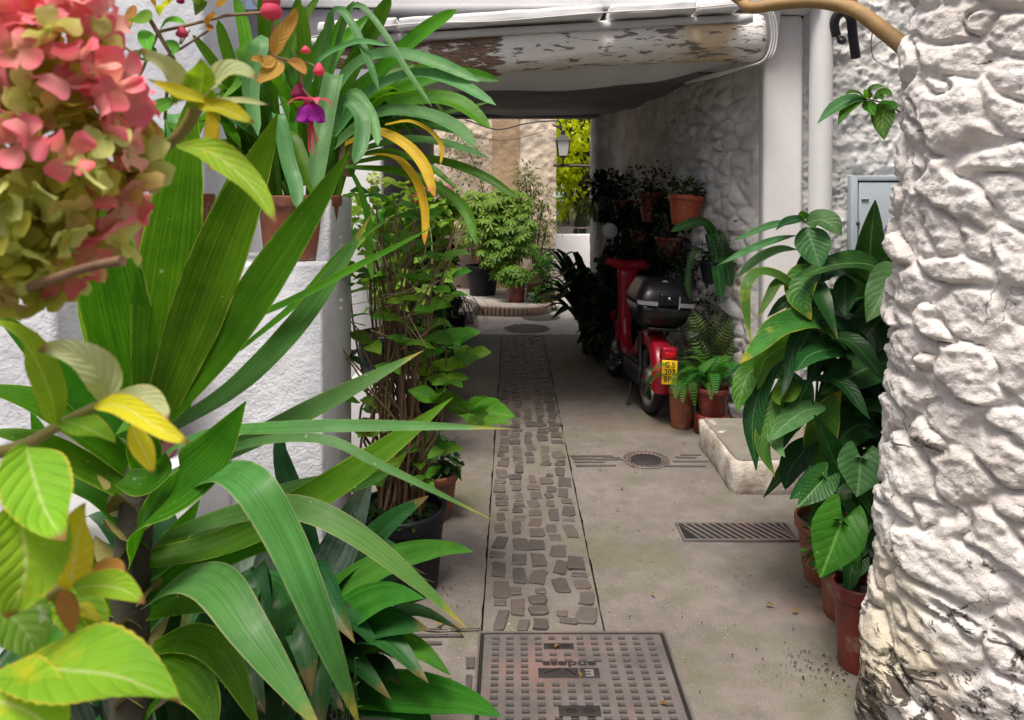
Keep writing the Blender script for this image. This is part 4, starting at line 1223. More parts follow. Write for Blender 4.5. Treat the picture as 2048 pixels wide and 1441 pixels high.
POT_PROF = lambda rt, rb, h: [(.0001, .004), (rb * .96, .0), (rb, .008), (rb + (rt - rb) * .84, h * .82)]
def pot_parts(parent, loc, rt, rb, h, mat, segs=28, tilt=None, saucer=False, band=True):
    M_ = Matrix.Translation(loc)
    if tilt: M_ = M_ @ Euler(tilt).to_matrix().to_4x4()
    rm = rb + (rt - rb) * .84
    V, F, U = lathe([(.0001, .003), (rb * .96, 0), (rb, .006), (rb + (rt - rb) * .3, h * .3), (rb + (rt - rb) * .31, h * .305), (rm * .985, h * .83)], segs)
    b = obj('pot', mesh('pot', V, F, U), mat, parent); place(b, M_)
    V, F, U = lathe([(rm * .985, h * .82), (rt * 1.02, h * .83), (rt * 1.035, h * .86), (rt * 1.04, h * .97), (rt * 1.02, h), (rt * .95, h), (rt * .93, h * .97), (rt * .9, h * .8)], segs)
    r_ = obj('rim', mesh('rim', V, F, U), mat, parent); place(r_, M_)
    V, F, U = lathe([(.0001, h * .9), (rt * .5, h * .895), (rt * .93, h * .875)], segs)
    V = [(x, y, z + .008 * math.sin(x * 200) * math.cos(y * 170)) for x, y, z in V]
    s = obj('soil', mesh('soil', V, F, U), MT['soil'], parent); place(s, M_)
    return M_

def template_leaf(L, W, prof, n=8, cols=5, droop=.25, gutter=.12, serr=0.0, wave=0.0, seed=0, petiole=0.0, teeth=14):
    pts = [Vector((0, L * t, -droop * L * t * t)) for t in (0, .3, .65, 1)]
    return mesh('leaf', *strap(pts, W, face=(0, 0, 1), n=n, cols=cols, gutter=gutter, prof=prof, serr=serr, wave=wave, seed=seed, teeth=teeth))

def orient(p, d, up=(0, 0, 1), scale=1.0):
    d = Vector(d).normalized(); up = Vector(up)
    x = d.cross(up)
    if x.length < 1e-3: x = Vector((1, 0, 0))
    x.normalize(); z = x.cross(d)
    M_ = Matrix((x, d, z)).transposed().to_4x4()
    return Matrix.Translation(p) @ M_ @ Matrix.Diagonal((scale, scale, scale, 1))

def put(parent, me, mat, p, d, up=(0, 0, 1), s=1.0, name='leaf'):
    if len(me.materials) == 0: me.materials.append(mat)
    o = bpy.data.objects.new(name, me); COL.objects.link(o)
    o.parent = parent; o.matrix_parent_inverse = _world(parent).inverted()
    o.matrix_basis = orient(p, d, up, s)
    if me.materials[0] is not mat:
        o.material_slots[0].link = 'OBJECT'; o.material_slots[0].material = mat
    return o

def P(pts, D):
    """pixel list -> points; D a number or a list of distances interpolated along"""
    if not hasattr(D, '__len__'): D = [D, D]
    n = len(pts); out = []
    for i, (u, v) in enumerate(pts):
        t = i / (n - 1) * (len(D) - 1); k = min(int(t), len(D) - 2)
        out.append(px(u, v, D[k] + (D[k + 1] - D[k]) * (t - k)))
    return out

# ------------------------------------------------------------------ broad bladed yucca in front
yu = thing('yucca_plant', 'broad bladed yucca with stout green trunk beside the lane at left', 'yucca', (-.68, 1.33, 0))
ypot = pot_parts(yu, (-.69, 1.33, 0), .19, .14, .34, MT['plastic_black'])
trunk = [Vector((-.69, 1.33, .28)), px(262, 1441, 1.33), px(258, 1250, 1.33), px(268, 1080, 1.33), px(280, 960, 1.33), px(310, 830, 1.33)]
tube_obj('trunk', trunk, [.042, .04, .036, .034, .03, .02], MT['bark'], yu, 14, 24)
YB = [  # points, distances, width in photo px, material, twist
    ([(262, 1130), (300, 1040), (360, 975), (430, 905), (492, 803)], [1.30, 1.16, 1.15], 138, 'yucca', .15),
    ([(285, 830), (250, 700), (222, 580), (200, 450), (186, 310)], [1.30, 1.2], 118, 'yucca', .1),
    ([(302, 830), (322, 640), (350, 450), (378, 240), (390, 180)], [1.30, 1.28], 104, 'yucca', -.1),
    ([(318, 830), (385, 660), (462, 460), (525, 310), (556, 226)], [1.30, 1.22], 104, 'yucca', .1),
    ([(328, 840), (440, 700), (560, 520), (640, 400), (700, 300)], [1.30, 1.18], 84, 'yucca', .15),
    ([(335, 860), (470, 775), (585, 660), (680, 530), (742, 430)], [1.32, 1.38], 62, 'yucca_pale', .5),
    ([(360, 830), (385, 640), (420, 480), (470, 330)], [1.36, 1.42], 52, 'yucca', -.3),
    ([(270, 830), (215, 700), (180, 600), (160, 520)], [1.34, 1.40], 64, 'yucca', .3),
    ([(420, 660), (560, 612), (740, 520), (872, 452)], [1.36, 1.30], 17, 'yucca', .2),
    ([(480, 700), (600, 600), (690, 500), (790, 430)], [1.40, 1.45], 15, 'yucca', .4),
    ([(300, 930), (400, 872), (560, 856), (800, 852), (1024, 858)], [1.30, 1.16, 1.14], 34, 'yucca_pale', .5),
    ([(330, 960), (480, 893), (660, 800), (846, 702)], [1.32, 1.42], 58, 'yucca_pale', .3),
    ([(300, 1120), (450, 1085), (620, 1000), (780, 893), (906, 795)], [1.32, 1.44], 62, 'yucca', .25),
    ([(330, 1000), (430, 950), (500, 968), (572, 1085), (632, 1225), (690, 1375), (722, 1460)], [1.25, 1.02, .98, 1.02], 98, 'yucca_pale', .12),
    ([(300, 1205), (365, 1165), (430, 1172), (500, 1265), (575, 1370), (650, 1475)], [1.25, 1.02, .94], 118, 'yucca_pale', .1),
    ([(320, 1080), (450, 1035), (580, 1015), (700, 1062), (840, 1170), (934, 1258)], [1.3, 1.18, 1.16], 66, 'yucca_pale', .15),
    ([(300, 980), (470, 895), (640, 878), (770, 935), (985, 1040)], [1.32, 1.24], 26, 'yucca_pale', .4),
    ([(290, 880), (190, 820), (90, 720), (-30, 600)], [1.34, 1.28], 54, 'yucca', .3),
    ([(265, 940), (170, 860), (60, 800), (-70, 770)], [1.34, 1.22], 62, 'yucca', .3),
    ([(262, 990), (160, 930), (60, 880), (-50, 860)], [1.32, 1.25], 52, 'yucca', .5),
    ([(262, 1050), (200, 980), (110, 930), (60, 820)], [1.34, 1.40], 60, 'yucca', .3),
    ([(268, 1000), (240, 900), (180, 850), (130, 690)], [1.38, 1.46], 58, 'yucca', .2),
    ([(300, 960), (285, 900), (270, 850), (230, 870)], [1.28, 1.2], 64, 'yucca', .6),
    ([(246, 958), (290, 966), (322, 944), (331, 905)], [1.22, 1.18], 66, 'yucca', .2),
    ([(300, 1150), (430, 1060), (560, 985), (690, 945)], [1.34, 1.44], 46, 'yucca_pale', .4),
    ([(300, 1190), (400, 1130), (500, 1090), (600, 1080)], [1.34, 1.40], 60, 'yucca', .3),
    ([(300, 1230), (400, 1205), (480, 1215), (560, 1290)], [1.30, 1.22], 46, 'yucca', .4),
    ([(300, 1300), (380, 1280), (450, 1320), (520, 1460)], [1.28, 1.15], 60, 'yucca', .3),
    ([(280, 1330), (350, 1340), (410, 1400), (430, 1480)], [1.26, 1.10], 76, 'yucca', .3),
    ([(230, 1300), (180, 1260), (100, 1290), (20, 1390)], [1.34, 1.26], 60, 'yucca', .3),
    ([(230, 1200), (150, 1130), (60, 1100), (-40, 1150)], [1.36, 1.3], 56, 'yucca', .3),
    ([(280, 1260), (330, 1180), (330, 1120), (400, 1000)], [1.40, 1.5], 60, 'yucca', .3),
    ([(560, 1010), (640, 985), (740, 960), (800, 930)], [1.42, 1.48], 30, 'yucca', .3),
]
for k, (pts, D, w, m, tw) in enumerate(YB):
    q = P(pts, D); dm_ = sum(D) / len(D)
    leaf_obj(yu, MT[m], q, w * (1.10 if m == 'yucca' else .80) / FPX * dm_, name='blade', n=26, cols=7, gutter=.10 if m == 'yucca' else .07, twist=tw, prof=pr_sword if w > 45 else pr_strap, seed=k)
# old leaf bases ringing the trunk
for k in range(26):
    t = k / 26; p = px(262 + 12 * math.sin(k), 1441 - 480 * t, 1.33); a = k * 2.4
    d = Vector((math.cos(a), math.sin(a), .9))
    leaf_obj(yu, MT['stem_green' if k % 3 else 'yucca'], [p, p + d * .03, p + d * .055], .05, name='leaf_base', n=4, cols=5, gutter=.3, face=(math.cos(a), math.sin(a), -.3), prof=pr_ovate)

# ------------------------------------------------------------------ strap leaved plants on the parapet
ag = thing('strap_leaf_plant', 'large strap leaved potted plant arching from the parapet with two yellow leaves', 'potted plant', (-.80, 2.62, 1.365))
pot_parts(ag, Vector((-.79, 2.625 + .16, 1.366)), .150, .125, .235, MT['terra'])
AG = [
    ([(690, 235), (760, 145), (840, 70), (914, 20)], [2.75, 2.6], 36, 'agap'),
    ([(670, 270), (740, 185), (830, 148), (910, 165), (992, 211)], [2.75, 2.45], 34, 'agap_blue'),
    ([(640, 240), (700, 140), (770, 108), (860, 122), (960, 164)], [2.75, 2.5], 34, 'agap_blue'),
    ([(660, 300), (750, 230), (840, 228), (910, 255), (952, 296)], [2.75, 2.42], 40, 'agap_blue'),
    ([(680, 280), (780, 214), (860, 198), (920, 210), (980, 257)], [2.78, 2.6], 44, 'agap'),
    ([(690, 330), (790, 314), (890, 325), (970, 355), (1037, 398)], [2.75, 2.5], 20, 'agap'),
    ([(690, 335), (800, 345), (890, 385), (935, 430), (953, 490)], [2.72, 2.45], 22, 'agap'),
    ([(690, 290), (750, 264), (808, 288), (848, 332), (870, 395)], [2.68, 2.45], 23, 'agap_yellow'),
    ([(720, 310), (785, 312), (830, 358), (850, 420), (849, 490)], [2.7, 2.5], 17, 'agap_yellow'),
    ([(770, 250), (820, 243), (862, 264), (884, 295), (881, 330)], [2.6, 2.5], 9, 'agap_yellow'),
    ([(640, 290), (662, 190), (668, 150), (652, 230), (640, 300), (633, 390)], [2.7, 2.5, 2.35], 44, 'agap_blue'),
    ([(660, 260), (690, 203), (722, 235), (722, 285), (708, 328)], [2.6, 2.4], 36, 'agap_blue'),
    ([(670, 250), (705, 186), (738, 220), (750, 255), (756, 292)], [2.65, 2.45], 24, 'agap_blue'),
    ([(640, 200), (655, 60), (680, 20), (722, 85), (758, 182)], [2.75, 2.5], 21, 'agap_blue'),
    ([(650, 190), (690, 40), (720, 12), (770, 70), (812, 140), (864, 214)], [2.75, 2.45], 17, 'agap_blue'),
    ([(560, 290), (500, 150), (490, 100), (520, 84), (500, 180), (516, 272)], [2.75, 2.5, 2.35], 40, 'agap_blue'),
    ([(545, 270), (556, 230), (575, 320), (590, 370), (596, 420)], [2.5, 2.3], 34, 'agap_blue'),
    ([(550, 280), (580, 270), (605, 320), (625, 390)], [2.55, 2.4], 24, 'agap'),
    ([(605, 300), (610, 180), (608, 90), (602, 8)], [2.75, 2.7], 30, 'agap'),
    ([(560, 300), (540, 180), (530, 80), (522, -20)], [2.75, 2.65], 30, 'agap'),
    ([(610, 290), (640, 160), (670, 80), (708, 2)], [2.78, 2.8], 26, 'agap'),
    ([(650, 290), (690, 170), (735, 80), (782, -8)], [2.78, 2.7], 38, 'agap'),
    ([(600, 240), (622, 150), (650, 112), (715, 84), (780, 92)], [2.7, 2.5], 15, 'agap_blue'),
    ([(700, 280), (785, 196), (870, 155), (935, 150), (999, 162)], [2.8, 2.72], 32, 'agap'),
    ([(690, 290), (790, 228), (880, 228), (976, 206)], [2.78, 2.7], 14, 'agap'),
    ([(690, 310), (800, 281), (890, 288), (972, 314)], [2.75, 2.55], 25, 'agap_blue'),
    ([(690, 320), (770, 303), (850, 330), (916, 380)], [2.7, 2.5], 16, 'agap'),
    ([(500, 300), (470, 160), (450, 90), (436, 40)], [2.75, 2.7], 26, 'agap'),
    ([(490, 290), (460, 180), (430, 130), (385, 70)], [2.75, 2.6], 22, 'agap'),
    ([(520, 280), (500, 150), (488, 60), (470, -10)], [2.78, 2.85], 28, 'agap'),
    ([(540, 290), (550, 160), (575, 80), (600, -10)], [2.8, 2.85], 26, 'agap'),
    ([(600, 290), (570, 190), (548, 130), (520, 110)], [2.8, 2.9], 30, 'agap'),
    ([(585, 300), (600, 190), (640, 100), (668, 40)], [2.8, 2.9], 32, 'agap'),
    ([(640, 300), (700, 200), (760, 150), (830, 130)], [2.82, 2.9], 38, 'agap'),
    ([(640, 300), (720, 230), (800, 170), (880, 120)], [2.8, 2.85], 36, 'agap'),
    ([(680, 320), (760, 260), (850, 250), (920, 268)], [2.8, 2.85], 38, 'agap'),
    ([(660, 320), (700, 260), (760, 220), (860, 190)], [2.8, 2.85], 40, 'agap'),
    ([(430, 340), (424, 280), (426, 230), (430, 190)], [2.55, 2.6], 27, 'agap_yellow'),
    ([(470, 300), (452, 220), (470, 150), (520, 110)], [2.7, 2.75], 30, 'agap'),
    ([(700, 340), (720, 380), (736, 440), (740, 520), (745, 560)], [2.72, 2.6], 14, 'agap'),
    ([(630, 280), (600, 180), (566, 100), (540, 20)], [2.82, 2.9], 30, 'agap'),
    ([(600, 250), (580, 140), (590, 70), (640, -10)], [2.84, 2.95], 26, 'agap'),
    ([(640, 250), (660, 130), (700, 70), (745, 30)], [2.84, 2.95], 28, 'agap'),
    ([(560, 280), (520, 200), (480, 190), (430, 220)], [2.7, 2.5], 26, 'agap'),
    ([(540, 290), (470, 240), (420, 210), (380, 250)], [2.68, 2.45], 28, 'agap_blue'),
]
for k, (pts, D, w, m) in enumerate(AG):
    leaf_obj(ag, MT[m], P(pts, D), w * (.84 if m == 'agap_blue' else 1) / FPX * 2.6, n=22, cols=5, gutter=.14, prof=pr_agap, twist=R.uniform(-.5, .5), seed=k)
rg = random.Random(3)
for k in range(26):           # fill in the heart of the plant
    a = rg.uniform(0, 6.28); b = Vector((-.79 + .05 * math.cos(a) + rg.uniform(-.1, .12), 2.80 + .05 * math.sin(a), 1.60))
    d = Vector((math.cos(a), math.sin(a) * .6, 0)); L = rg.uniform(.3, .5)
    leaf_obj(ag, MT['agap'], [b, b + d * L * .25 + Vector((0, 0, L * .55)), b + d * L * .6 + Vector((0, 0, L * .85)), b + d * L + Vector((0, 0, L * rg.uniform(.4, .9)))], rg.uniform(.045, .065), n=14, prof=pr_agap, face=(0, 0, 1) if k % 2 else (-d.x, -d.y, .4), seed=k)
for k, (u, v) in enumerate(((560, 330), (600, 340), (650, 330), (690, 320), (480, 320))):    # pale leek-like leaf bases
    p = px(u, v + 30, 2.78); q = px(u + (15 if u > 600 else -8), v - 60, 2.75)
    tube_obj('shoot', [p, p.lerp(q, .5), q], [.032, .04, .028], MT['stem_tan'] if k % 2 else MT['ginger_lit'], ag, 10, 8)
ag2 = thing('planter_pot', 'terracotta pot on the parapet half hidden behind the yucca blades', 'flower pot', px(310, 430, 2.78))
pot_parts(ag2, Vector((-1.27, 2.79, 1.366)), .15, .125, .24, MT['terra'])
for k in range(16):
    a = rg.uniform(0, 6.28); b = Vector((-1.27 + .06 * math.cos(a), 2.79 + .05 * math.sin(a), 1.57)); L = rg.uniform(.25, .42)
    d = Vector((math.cos(a), math.sin(a) * .7, 0))
    leaf_obj(ag2, MT['agap_blue' if k % 3 == 0 else 'agap'], [b, b + d * L * .2 + Vector((0, 0, L * .5)), b + d * L * .55 + Vector((0, 0, L * .8)), b + d * L + Vector((0, 0, L * rg.uniform(.2, .8)))], rg.uniform(.045, .06), n=14, prof=pr_agap, face=(0, 0, 1), seed=k)
lp = thing('ledge_pot', 'red terracotta pot on the low ledge behind the yucca trunk', 'flower pot', (-1.19, 2.42, .765))
pot_parts(lp, Vector((-1.19, 2.42, .765)), .12, .10, .30, MT['terra_red'])
Vv, Ff, Uu = leafcloud(160, ell((-1.19, 2.42, 1.08), (.12, .1, .06)), .07, 3)
stuff(obj('foliage', mesh('foliage', Vv, Ff, Uu), MT['hyd_dark'], lp))

# ------------------------------------------------------------------ hydrangea in front, left edge
hy = thing('hydrangea_bush', 'near hydrangea with fading pink mophead flower and yellowing serrated leaves', 'hydrangea', (-.6, .5, 0))
pot_parts(hy, (-.62, .5, 0), .2, .15, .36, MT['terra'])
tube_obj('stem', [Vector((-.62, .5, .3)), Vector((-.50, .52, .8)), px(-40, 1000, .55), px(-60, 700, .56), px(20, 560, .56), px(130, 330, .55)], [.009, .008, .007, .006, .006, .005], MT['stem_tan'], hy, 8, 30)
tube_obj('stem', P([(-60, 930), (0, 905), (60, 885), (120, 850), (195, 812)], [.56, .53]), [.0048, .0045, .004, .0035], MT['stem_green'], hy, 8, 16)
tube_obj('stem', P([(-30, 1260), (60, 1215), (110, 1180), (130, 1170)], [.56, .53]), [.006, .005, .004], MT['stem_green'], hy, 8, 10)
tube_obj('stem', P([(60, 560), (150, 450), (240, 368), (320, 305), (372, 255), (392, 215)], [.60, .58]), [.0042, .004, .0038, .0045, .0055], MT['stem_green'], hy, 8, 18)
tube_obj('twig', P([(60, 575), (130, 550), (190, 532), (245, 522)], [.50, .47]), [.0034, .0034, .003, .0034], MT['stem_brown'], hy, 8, 12)
HL = [
    ([(112, 850), (98, 780), (60, 700), (20, 660), (-50, 630)], [.53, .47], 66, 'hyd_lime'),
    ([(207, 808), (205, 760), (165, 720), (120, 700), (78, 696)], [.52, .48], 70, 'hyd_pale'),
    ([(188, 815), (240, 812), (290, 840), (340, 870), (378, 884)], [.51, .46], 50, 'hyd_yellow'),
    ([(230, 800), (280, 796), (320, 820), (338, 838)], [.53, .51], 52, 'hyd_pale'),
    ([(262, 850), (280, 890), (296, 920), (306, 948)], [.51, .50], 44, 'hyd_yellow'),
    ([(120, 840), (160, 852), (200, 870), (232, 888)], [.53, .51], 62, 'hyd_lime'),
    ([(52, 890), (66, 950), (90, 1020), (128, 1082)], [.50, .45], 128, 'hyd_lime'),
    ([(140, 1178), (148, 1120), (160, 1060), (172, 1005)], [.53, .50], 104, 'hyd_yellow'),
    ([(150, 1178), (200, 1172), (245, 1180), (290, 1205)], [.51, .48], 58, 'hyd_lime'),
    ([(165, 1170), (200, 1140), (235, 1130), (252, 1150)], [.53, .51], 34, 'hyd_brown'),
    ([(30, 1005), (48, 1080), (50, 1150), (20, 1235)], [.47, .45], 165, 'hyd_lime'),
    ([(20, 1330), (120, 1340), (240, 1355), (362, 1408)], [.47, .42], 185, 'hyd_lime'),
    ([(-60, 1390), (20, 1410), (80, 1440), (140, 1500)], [.45, .42], 160, 'hyd_lime'),
    ([(-20, 1200), (30, 1240), (60, 1280), (70, 1330)], [.50, .48], 110, 'hyd_green'),
    ([(115, 1180), (160, 1230), (185, 1280), (200, 1300)], [.55, .53], 92, 'hyd_lime'),
    ([(120, 1180), (132, 1210), (140, 1240), (148, 1270)], [.50, .49], 40, 'hyd_brown'),
    ([(60, 1240), (110, 1210), (160, 1210), (210, 1260)], [.56, .54], 80, 'hyd_yellow'),
    ([(395, 200), (430, 165), (470, 145), (514, 158)], [.58, .55], 70, 'hyd_pale'),
    ([(385, 200), (350, 155), (320, 125), (278, 100)], [.59, .56], 44, 'hyd_pale'),
    ([(400, 205), (402, 175), (405, 150), (404, 118)], [.58, .56], 70, 'hyd_lime'),
    ([(420, 205), (370, 190), (330, 175), (296, 158)], [.57, .55], 34, 'hyd_yellow'),
    ([(395, 212), (435, 215), (470, 228), (508, 246)], [.57, .54], 38, 'hyd_yellow'),
    ([(410, 205), (450, 203), (490, 203), (538, 210)], [.60, .58], 17, 'hyd_pale'),
    ([(392, 220), (380, 200), (365, 190), (345, 205)], [.58, .56], 40, 'hyd_lime'),
    ([(352, 290), (420, 305), (480, 350), (520, 395), (552, 446)], [.57, .53], 66, 'hyd_lime'),
    ([(300, 235), (290, 260), (280, 290), (268, 318)], [.62, .62], 82, 'hyd_brown'),
]
for k, (pts, D, w, m) in enumerate(HL):
    dm_ = sum(D) / len(D)
    leaf_obj(hy, MT[m], P(pts, D), w / FPX * dm_, n=36, cols=11, gutter=.16, prof=pr_ovate, serr=.07, teeth=36 // 2 + .5, wave=.05, vein=.012, twist=R.uniform(-.5, .5), seed=k, bend=R.uniform(-.12, .12))
# mophead
fh_c = px(42, 278, .54)
FR = Vector((.078, .07, .118))
sep_meshes = []
def floret_mesh(seed, size):
    rr = random.Random(seed)
    parts = []
    for q in range(4):
        a = q * math.pi / 2 + rr.uniform(-.15, .15)
        d = Vector((math.cos(a), math.sin(a), 0)); cup = rr.uniform(-.5, 1.2)
        L = size * rr.uniform(.85, 1.1)
        pts = [d * .001, d * L * .4 + Vector((0, 0, L * .05)), d * L * .8 + Vector((0, 0, L * cup * .5)), d * L + Vector((0, 0, L * cup * rr.uniform(.4, 1)))]
        parts.append(strap(pts, L * 1.12, face=(0, 0, 1), n=7, cols=5, gutter=rr.uniform(-.15, .22), wave=rr.uniform(0, .08), prof=pr_sepal, seed=seed + q))
    V, F, U = lathe([(.0001, .003), (.0018, .0022), (.002, 0)], 8)
    parts.append((V, F, [(.5, 0)] * len(V)))
    return join_geo(parts)
FM = [mesh('floret', *floret_mesh(s, .0165)) for s in range(12)]
rf_ = random.Random(17)
nfl = 230
for k in range(nfl):
    z = 1 - 2 * (k + .5) / nfl; ph = k * 2.399963 + rf_.uniform(-.2, .2)
    rxy = math.sqrt(1 - z * z)
    d = Vector((rxy * math.cos(ph), rxy * math.sin(ph), z))
    jit = rf_.uniform(.80, 1.07)
    p = fh_c + Vector((d.x * FR.x, d.y * FR.y, d.z * FR.z)) * jit
    hgt = z + rf_.gauss(0, .35)
    if hgt > .1: m = rf_.choice([0, 0, 2, 2, 2, 1, 3])
    elif hgt > -.35: m = rf_.choice([0, 2, 1, 3, 3, 3, 5])
    else: m = rf_.choice([3, 4, 5, 5, 3, 0])
    n = (Vector((d.x / FR.x, d.y / FR.y, d.z / FR.z)).normalized() + Vector((rf_.gauss(0, .75), rf_.gauss(0, .75), rf_.gauss(0, .75)))).normalized()
    t = n.orthogonal().normalized(); t = Matrix.Rotation(rf_.uniform(0, 6.28), 3, n) @ t
    o = put(hy, FM[k % 12], PETALS[m], p, t, n, rf_.uniform(.9, 1.3), 'floret')
Vv, Ff, Uu = leafcloud(260, ell(fh_c, (.055, .05, .085), .3), .03, 9, .7)
stuff(obj('inner_florets', mesh('inner_florets', Vv, Ff, Uu), PETALS[5], hy))

# ------------------------------------------------------------------ fuchsia
fu = thing('fuchsia_bush', 'straggling fuchsia twigs with a purple and pink flower and pink buds', 'fuchsia', (-.55, .95, 0))
fz = lambda u, v, d=.92: px(u, v, d)
tube_obj('stem', [Vector((-.85, 1.05, .3)), Vector((-.80, 1.0, 1.2)), fz(255, 200, .97), fz(320, 60), fz(380, 50), fz(460, 30), fz(540, 22), fz(570, -30)], [.006, .005, .004, .003, .0022, .002], MT['stem_tan'], fu, 6, 40)
tube_obj('stem', [fz(300, 40), fz(330, 90), fz(350, 130), fz(335, 180), fz(330, 240)], [.003, .0025, .002], MT['stem_brown'], fu, 6, 16)
tube_obj('stem', [fz(540, -20), fz(546, 60), fz(545, 110), fz(590, 125), fz(602, 150), fz(604, 180)], [.0026, .002, .0016], MT['stem_tan'], fu, 6, 24)
tube_obj('stem', [fz(590, 120), fz(620, 128), fz(632, 136)], .0011, MT['stem_green'], fu, 5, 8)
tube_obj('stem', [fz(380, 60), fz(360, 90), fz(366, 62)], .001, MT['stem_green'], fu, 5, 6)
tube_obj('stem', [fz(250, 95), fz(290, 120), fz(340, 110), fz(420, 60)], .0016, MT['stem_brown'], fu, 5, 14)
def bud(u, v, r, h, mat, d=.92):
    V, F, U = lathe([(.0001, h), (r * .3, h * .96), (r * .62, h * .72), (r, h * .38), (r * .92, h * .15), (r * .45, .02 * h), (.0001, 0)], 14)
    o = obj('bud', mesh('bud', V, F, U), mat, fu); place(o, Matrix.Translation(fz(u, v, d)))
    return o
bud(543, 40, .0135, .030, MT['fuchsia_pink']); bud(543, 18, .011, .03, MT['fuchsia_pink']); bud(611, 107, .006, .009, MT['fuchsia_pink']); bud(638, 152, .007, .016, MT['fuchsia_pink']); bud(364, 76, .0075, .014, MT['fuchsia_pink']); bud(361, 8, .005, .010, MT['fuchsia_dark']); bud(598, 202, .010, .022, MT['fuchsia_dark'])
fc = fz(622, 200, .90)
for k in range(4):
    a = k * math.pi / 2 + .5; d = Vector((math.cos(a), math.sin(a), 0))
    leaf_obj(fu, MT['fuchsia_pink'], [fc, fc + d * .011 + Vector((0, 0, .001)), fc + d * .021 + Vector((0, 0, -.001)), fc + d * .028 + Vector((0, 0, -.008))], .012, name='sepal', n=8, prof=pr_ovate, face=(0, 0, 1))
for k in range(6):
    a = k * math.pi / 3; d = Vector((math.cos(a), math.sin(a), 0))
    leaf_obj(fu, MT['fuchsia_purple'], [fc + Vector((0, 0, -.003)), fc + d * .010 + Vector((0, 0, -.010)), fc + d * .012 + Vector((0, 0, -.020)), fc + d * .015 + Vector((0, 0, -.027))], .022, name='petal', n=8, prof=pr_sepal, face=tuple(d))
for k in range(5):
    a = k * 1.25; tube_obj('stamen', [fc + Vector((0, 0, -.015)), fc + Vector((.003 * math.cos(a), .003 * math.sin(a), -.035)), fc + Vector((.006 * math.cos(a) + .003, .005 * math.sin(a), -.05 - .004 * k))], .0009, MT['fuchsia_pink'], fu, 5, 6)
tube_obj('stem', [fz(605, 176, .9), fz(612, 186, .9), fz(622, 196, .9)], .0012, MT['stem_brown'], fu, 5, 6)
FL = [([(545, 112), (560, 80), (585, 45), (595, 12)], 44, 'hyd_brown'), ([(548, 112), (530, 130), (515, 120), (500, 122)], 34, 'hyd_brown'), ([(560, 118), (548, 140), (530, 155), (513, 168)], 40, 'hyd_brown'),
      ([(575, 120), (590, 125), (605, 140), (612, 150)], 26, 'hyd_brown'), ([(416, 50), (420, 40), (424, 32), (428, 24)], 22, 'hyd_brown'), ([(416, 48), (420, 58), (420, 64)], 14, 'hyd_brown'),
      ([(320, 30), (330, 15), (335, 5), (338, -20)], 44, 'hyd_yellow'), ([(440, 15), (445, 8), (450, 0), (455, -8)], 26, 'hyd_brown'), ([(290, 60), (292, 75), (294, 90), (300, 105)], 32, 'hyd_green'),
      ([(320, 60), (335, 45), (350, 42), (372, 48)], 26, 'hyd_green'), ([(335, 80), (345, 90), (350, 100), (345, 112)], 22, 'hyd_green'), ([(300, 20), (285, 40), (270, 45), (255, 40)], 28, 'hyd_green'),
      ([(390, 30), (398, 10), (400, -10), (405, -20)], 34, 'hyd_green'), ([(310, 95), (300, 108), (296, 118), (292, 126)], 24, 'hyd_green'), ([(350, 200), (320, 215), (300, 225), (285, 240)], 34, 'hyd_green'),
      ([(330, 170), (345, 180), (350, 195), (352, 210)], 20, 'hyd_green'), ([(270, 10), (262, 30), (258, 45), (260, 60)], 20, 'hyd_brown'), ([(310, 15), (300, 0), (296, -12)], 26, 'hyd_brown'), ([(275, 100), (268, 120), (275, 140)], 22, 'hyd_green')]
for k, (pts, w, m) in enumerate(FL):
    leaf_obj(fu, MT[m], P(pts, [.92, .89]), w / FPX * .91, n=12, cols=7, gutter=.14, prof=pr_ovate, serr=.03, twist=R.uniform(-.6, .6), seed=k)
# ------------------------------------------------------------------ hydrangea shrub in the black tub
sh = thing('hydrangea_shrub', 'tall woody hydrangea shrub tied with string in a black tub', 'shrub', (-.455, 3.06, 0))
pot_parts(sh, (-.455, 3.06, 0), .182, .150, .33, MT['plastic_black'])
rs = random.Random(12)
stem_tips = []
for k in range(64):
    a = rs.uniform(0, 6.28); r0 = rs.uniform(.01, .10)
    b = Vector((-.455 + r0 * math.cos(a), 3.06 + r0 * math.sin(a) * .9, .28))
    top = rs.uniform(.75, 1.62)
    sx = rs.gauss(0, .085); sy = rs.gauss(0, .07)
    waist = Vector((-.47 + rs.gauss(0, .07), 3.06 + rs.gauss(0, .06), .28 + (top - .28) * .5))
    tip = Vector((-.47 + sx * 1.5 + .10 * math.cos(a), 3.06 + sy * 1.5, top))
    mid2 = waist.lerp(tip, .5) + Vector((rs.gauss(0, .02), rs.gauss(0, .02), 0))
    tube_obj('stem', [b, b.lerp(waist, .5) + Vector((rs.gauss(0, .01), 0, 0)), waist, mid2, tip], [.007, .0064, .0056, .0044, .0026], rs.choice([MT['stem_brown'], MT['stem_brown'], MT['stem_tan']]), sh, 6, 14)
    stem_tips.append((tip, (tip - waist).normalized()))
for k in range(60):      # thin dry twigs
    p = Vector((-.47 + rs.gauss(0, .10), 3.02 + rs.gauss(0, .08), rs.uniform(.45, 1.5))); a = rs.uniform(0, 6.28)
    q = p + Vector((math.cos(a) * rs.uniform(.05, .16), math.sin(a) * .06, rs.uniform(.02, .22)))
    tube_obj('twig', [p, p.lerp(q, .5) + Vector((rs.gauss(0, .012), 0, rs.gauss(0, .012))), q], [.0028, .0022, .0012], rs.choice([MT['stem_tan'], MT['stem_brown'], MT['straw']]), sh, 5, 6)
LM = [template_leaf(.118, .080, pr_ovate, 10, 7, rs.uniform(.15, .5), .14, .10, .04, s, teeth=5.5) for s in range(6)]
LM2 = [m.copy() for m in LM]
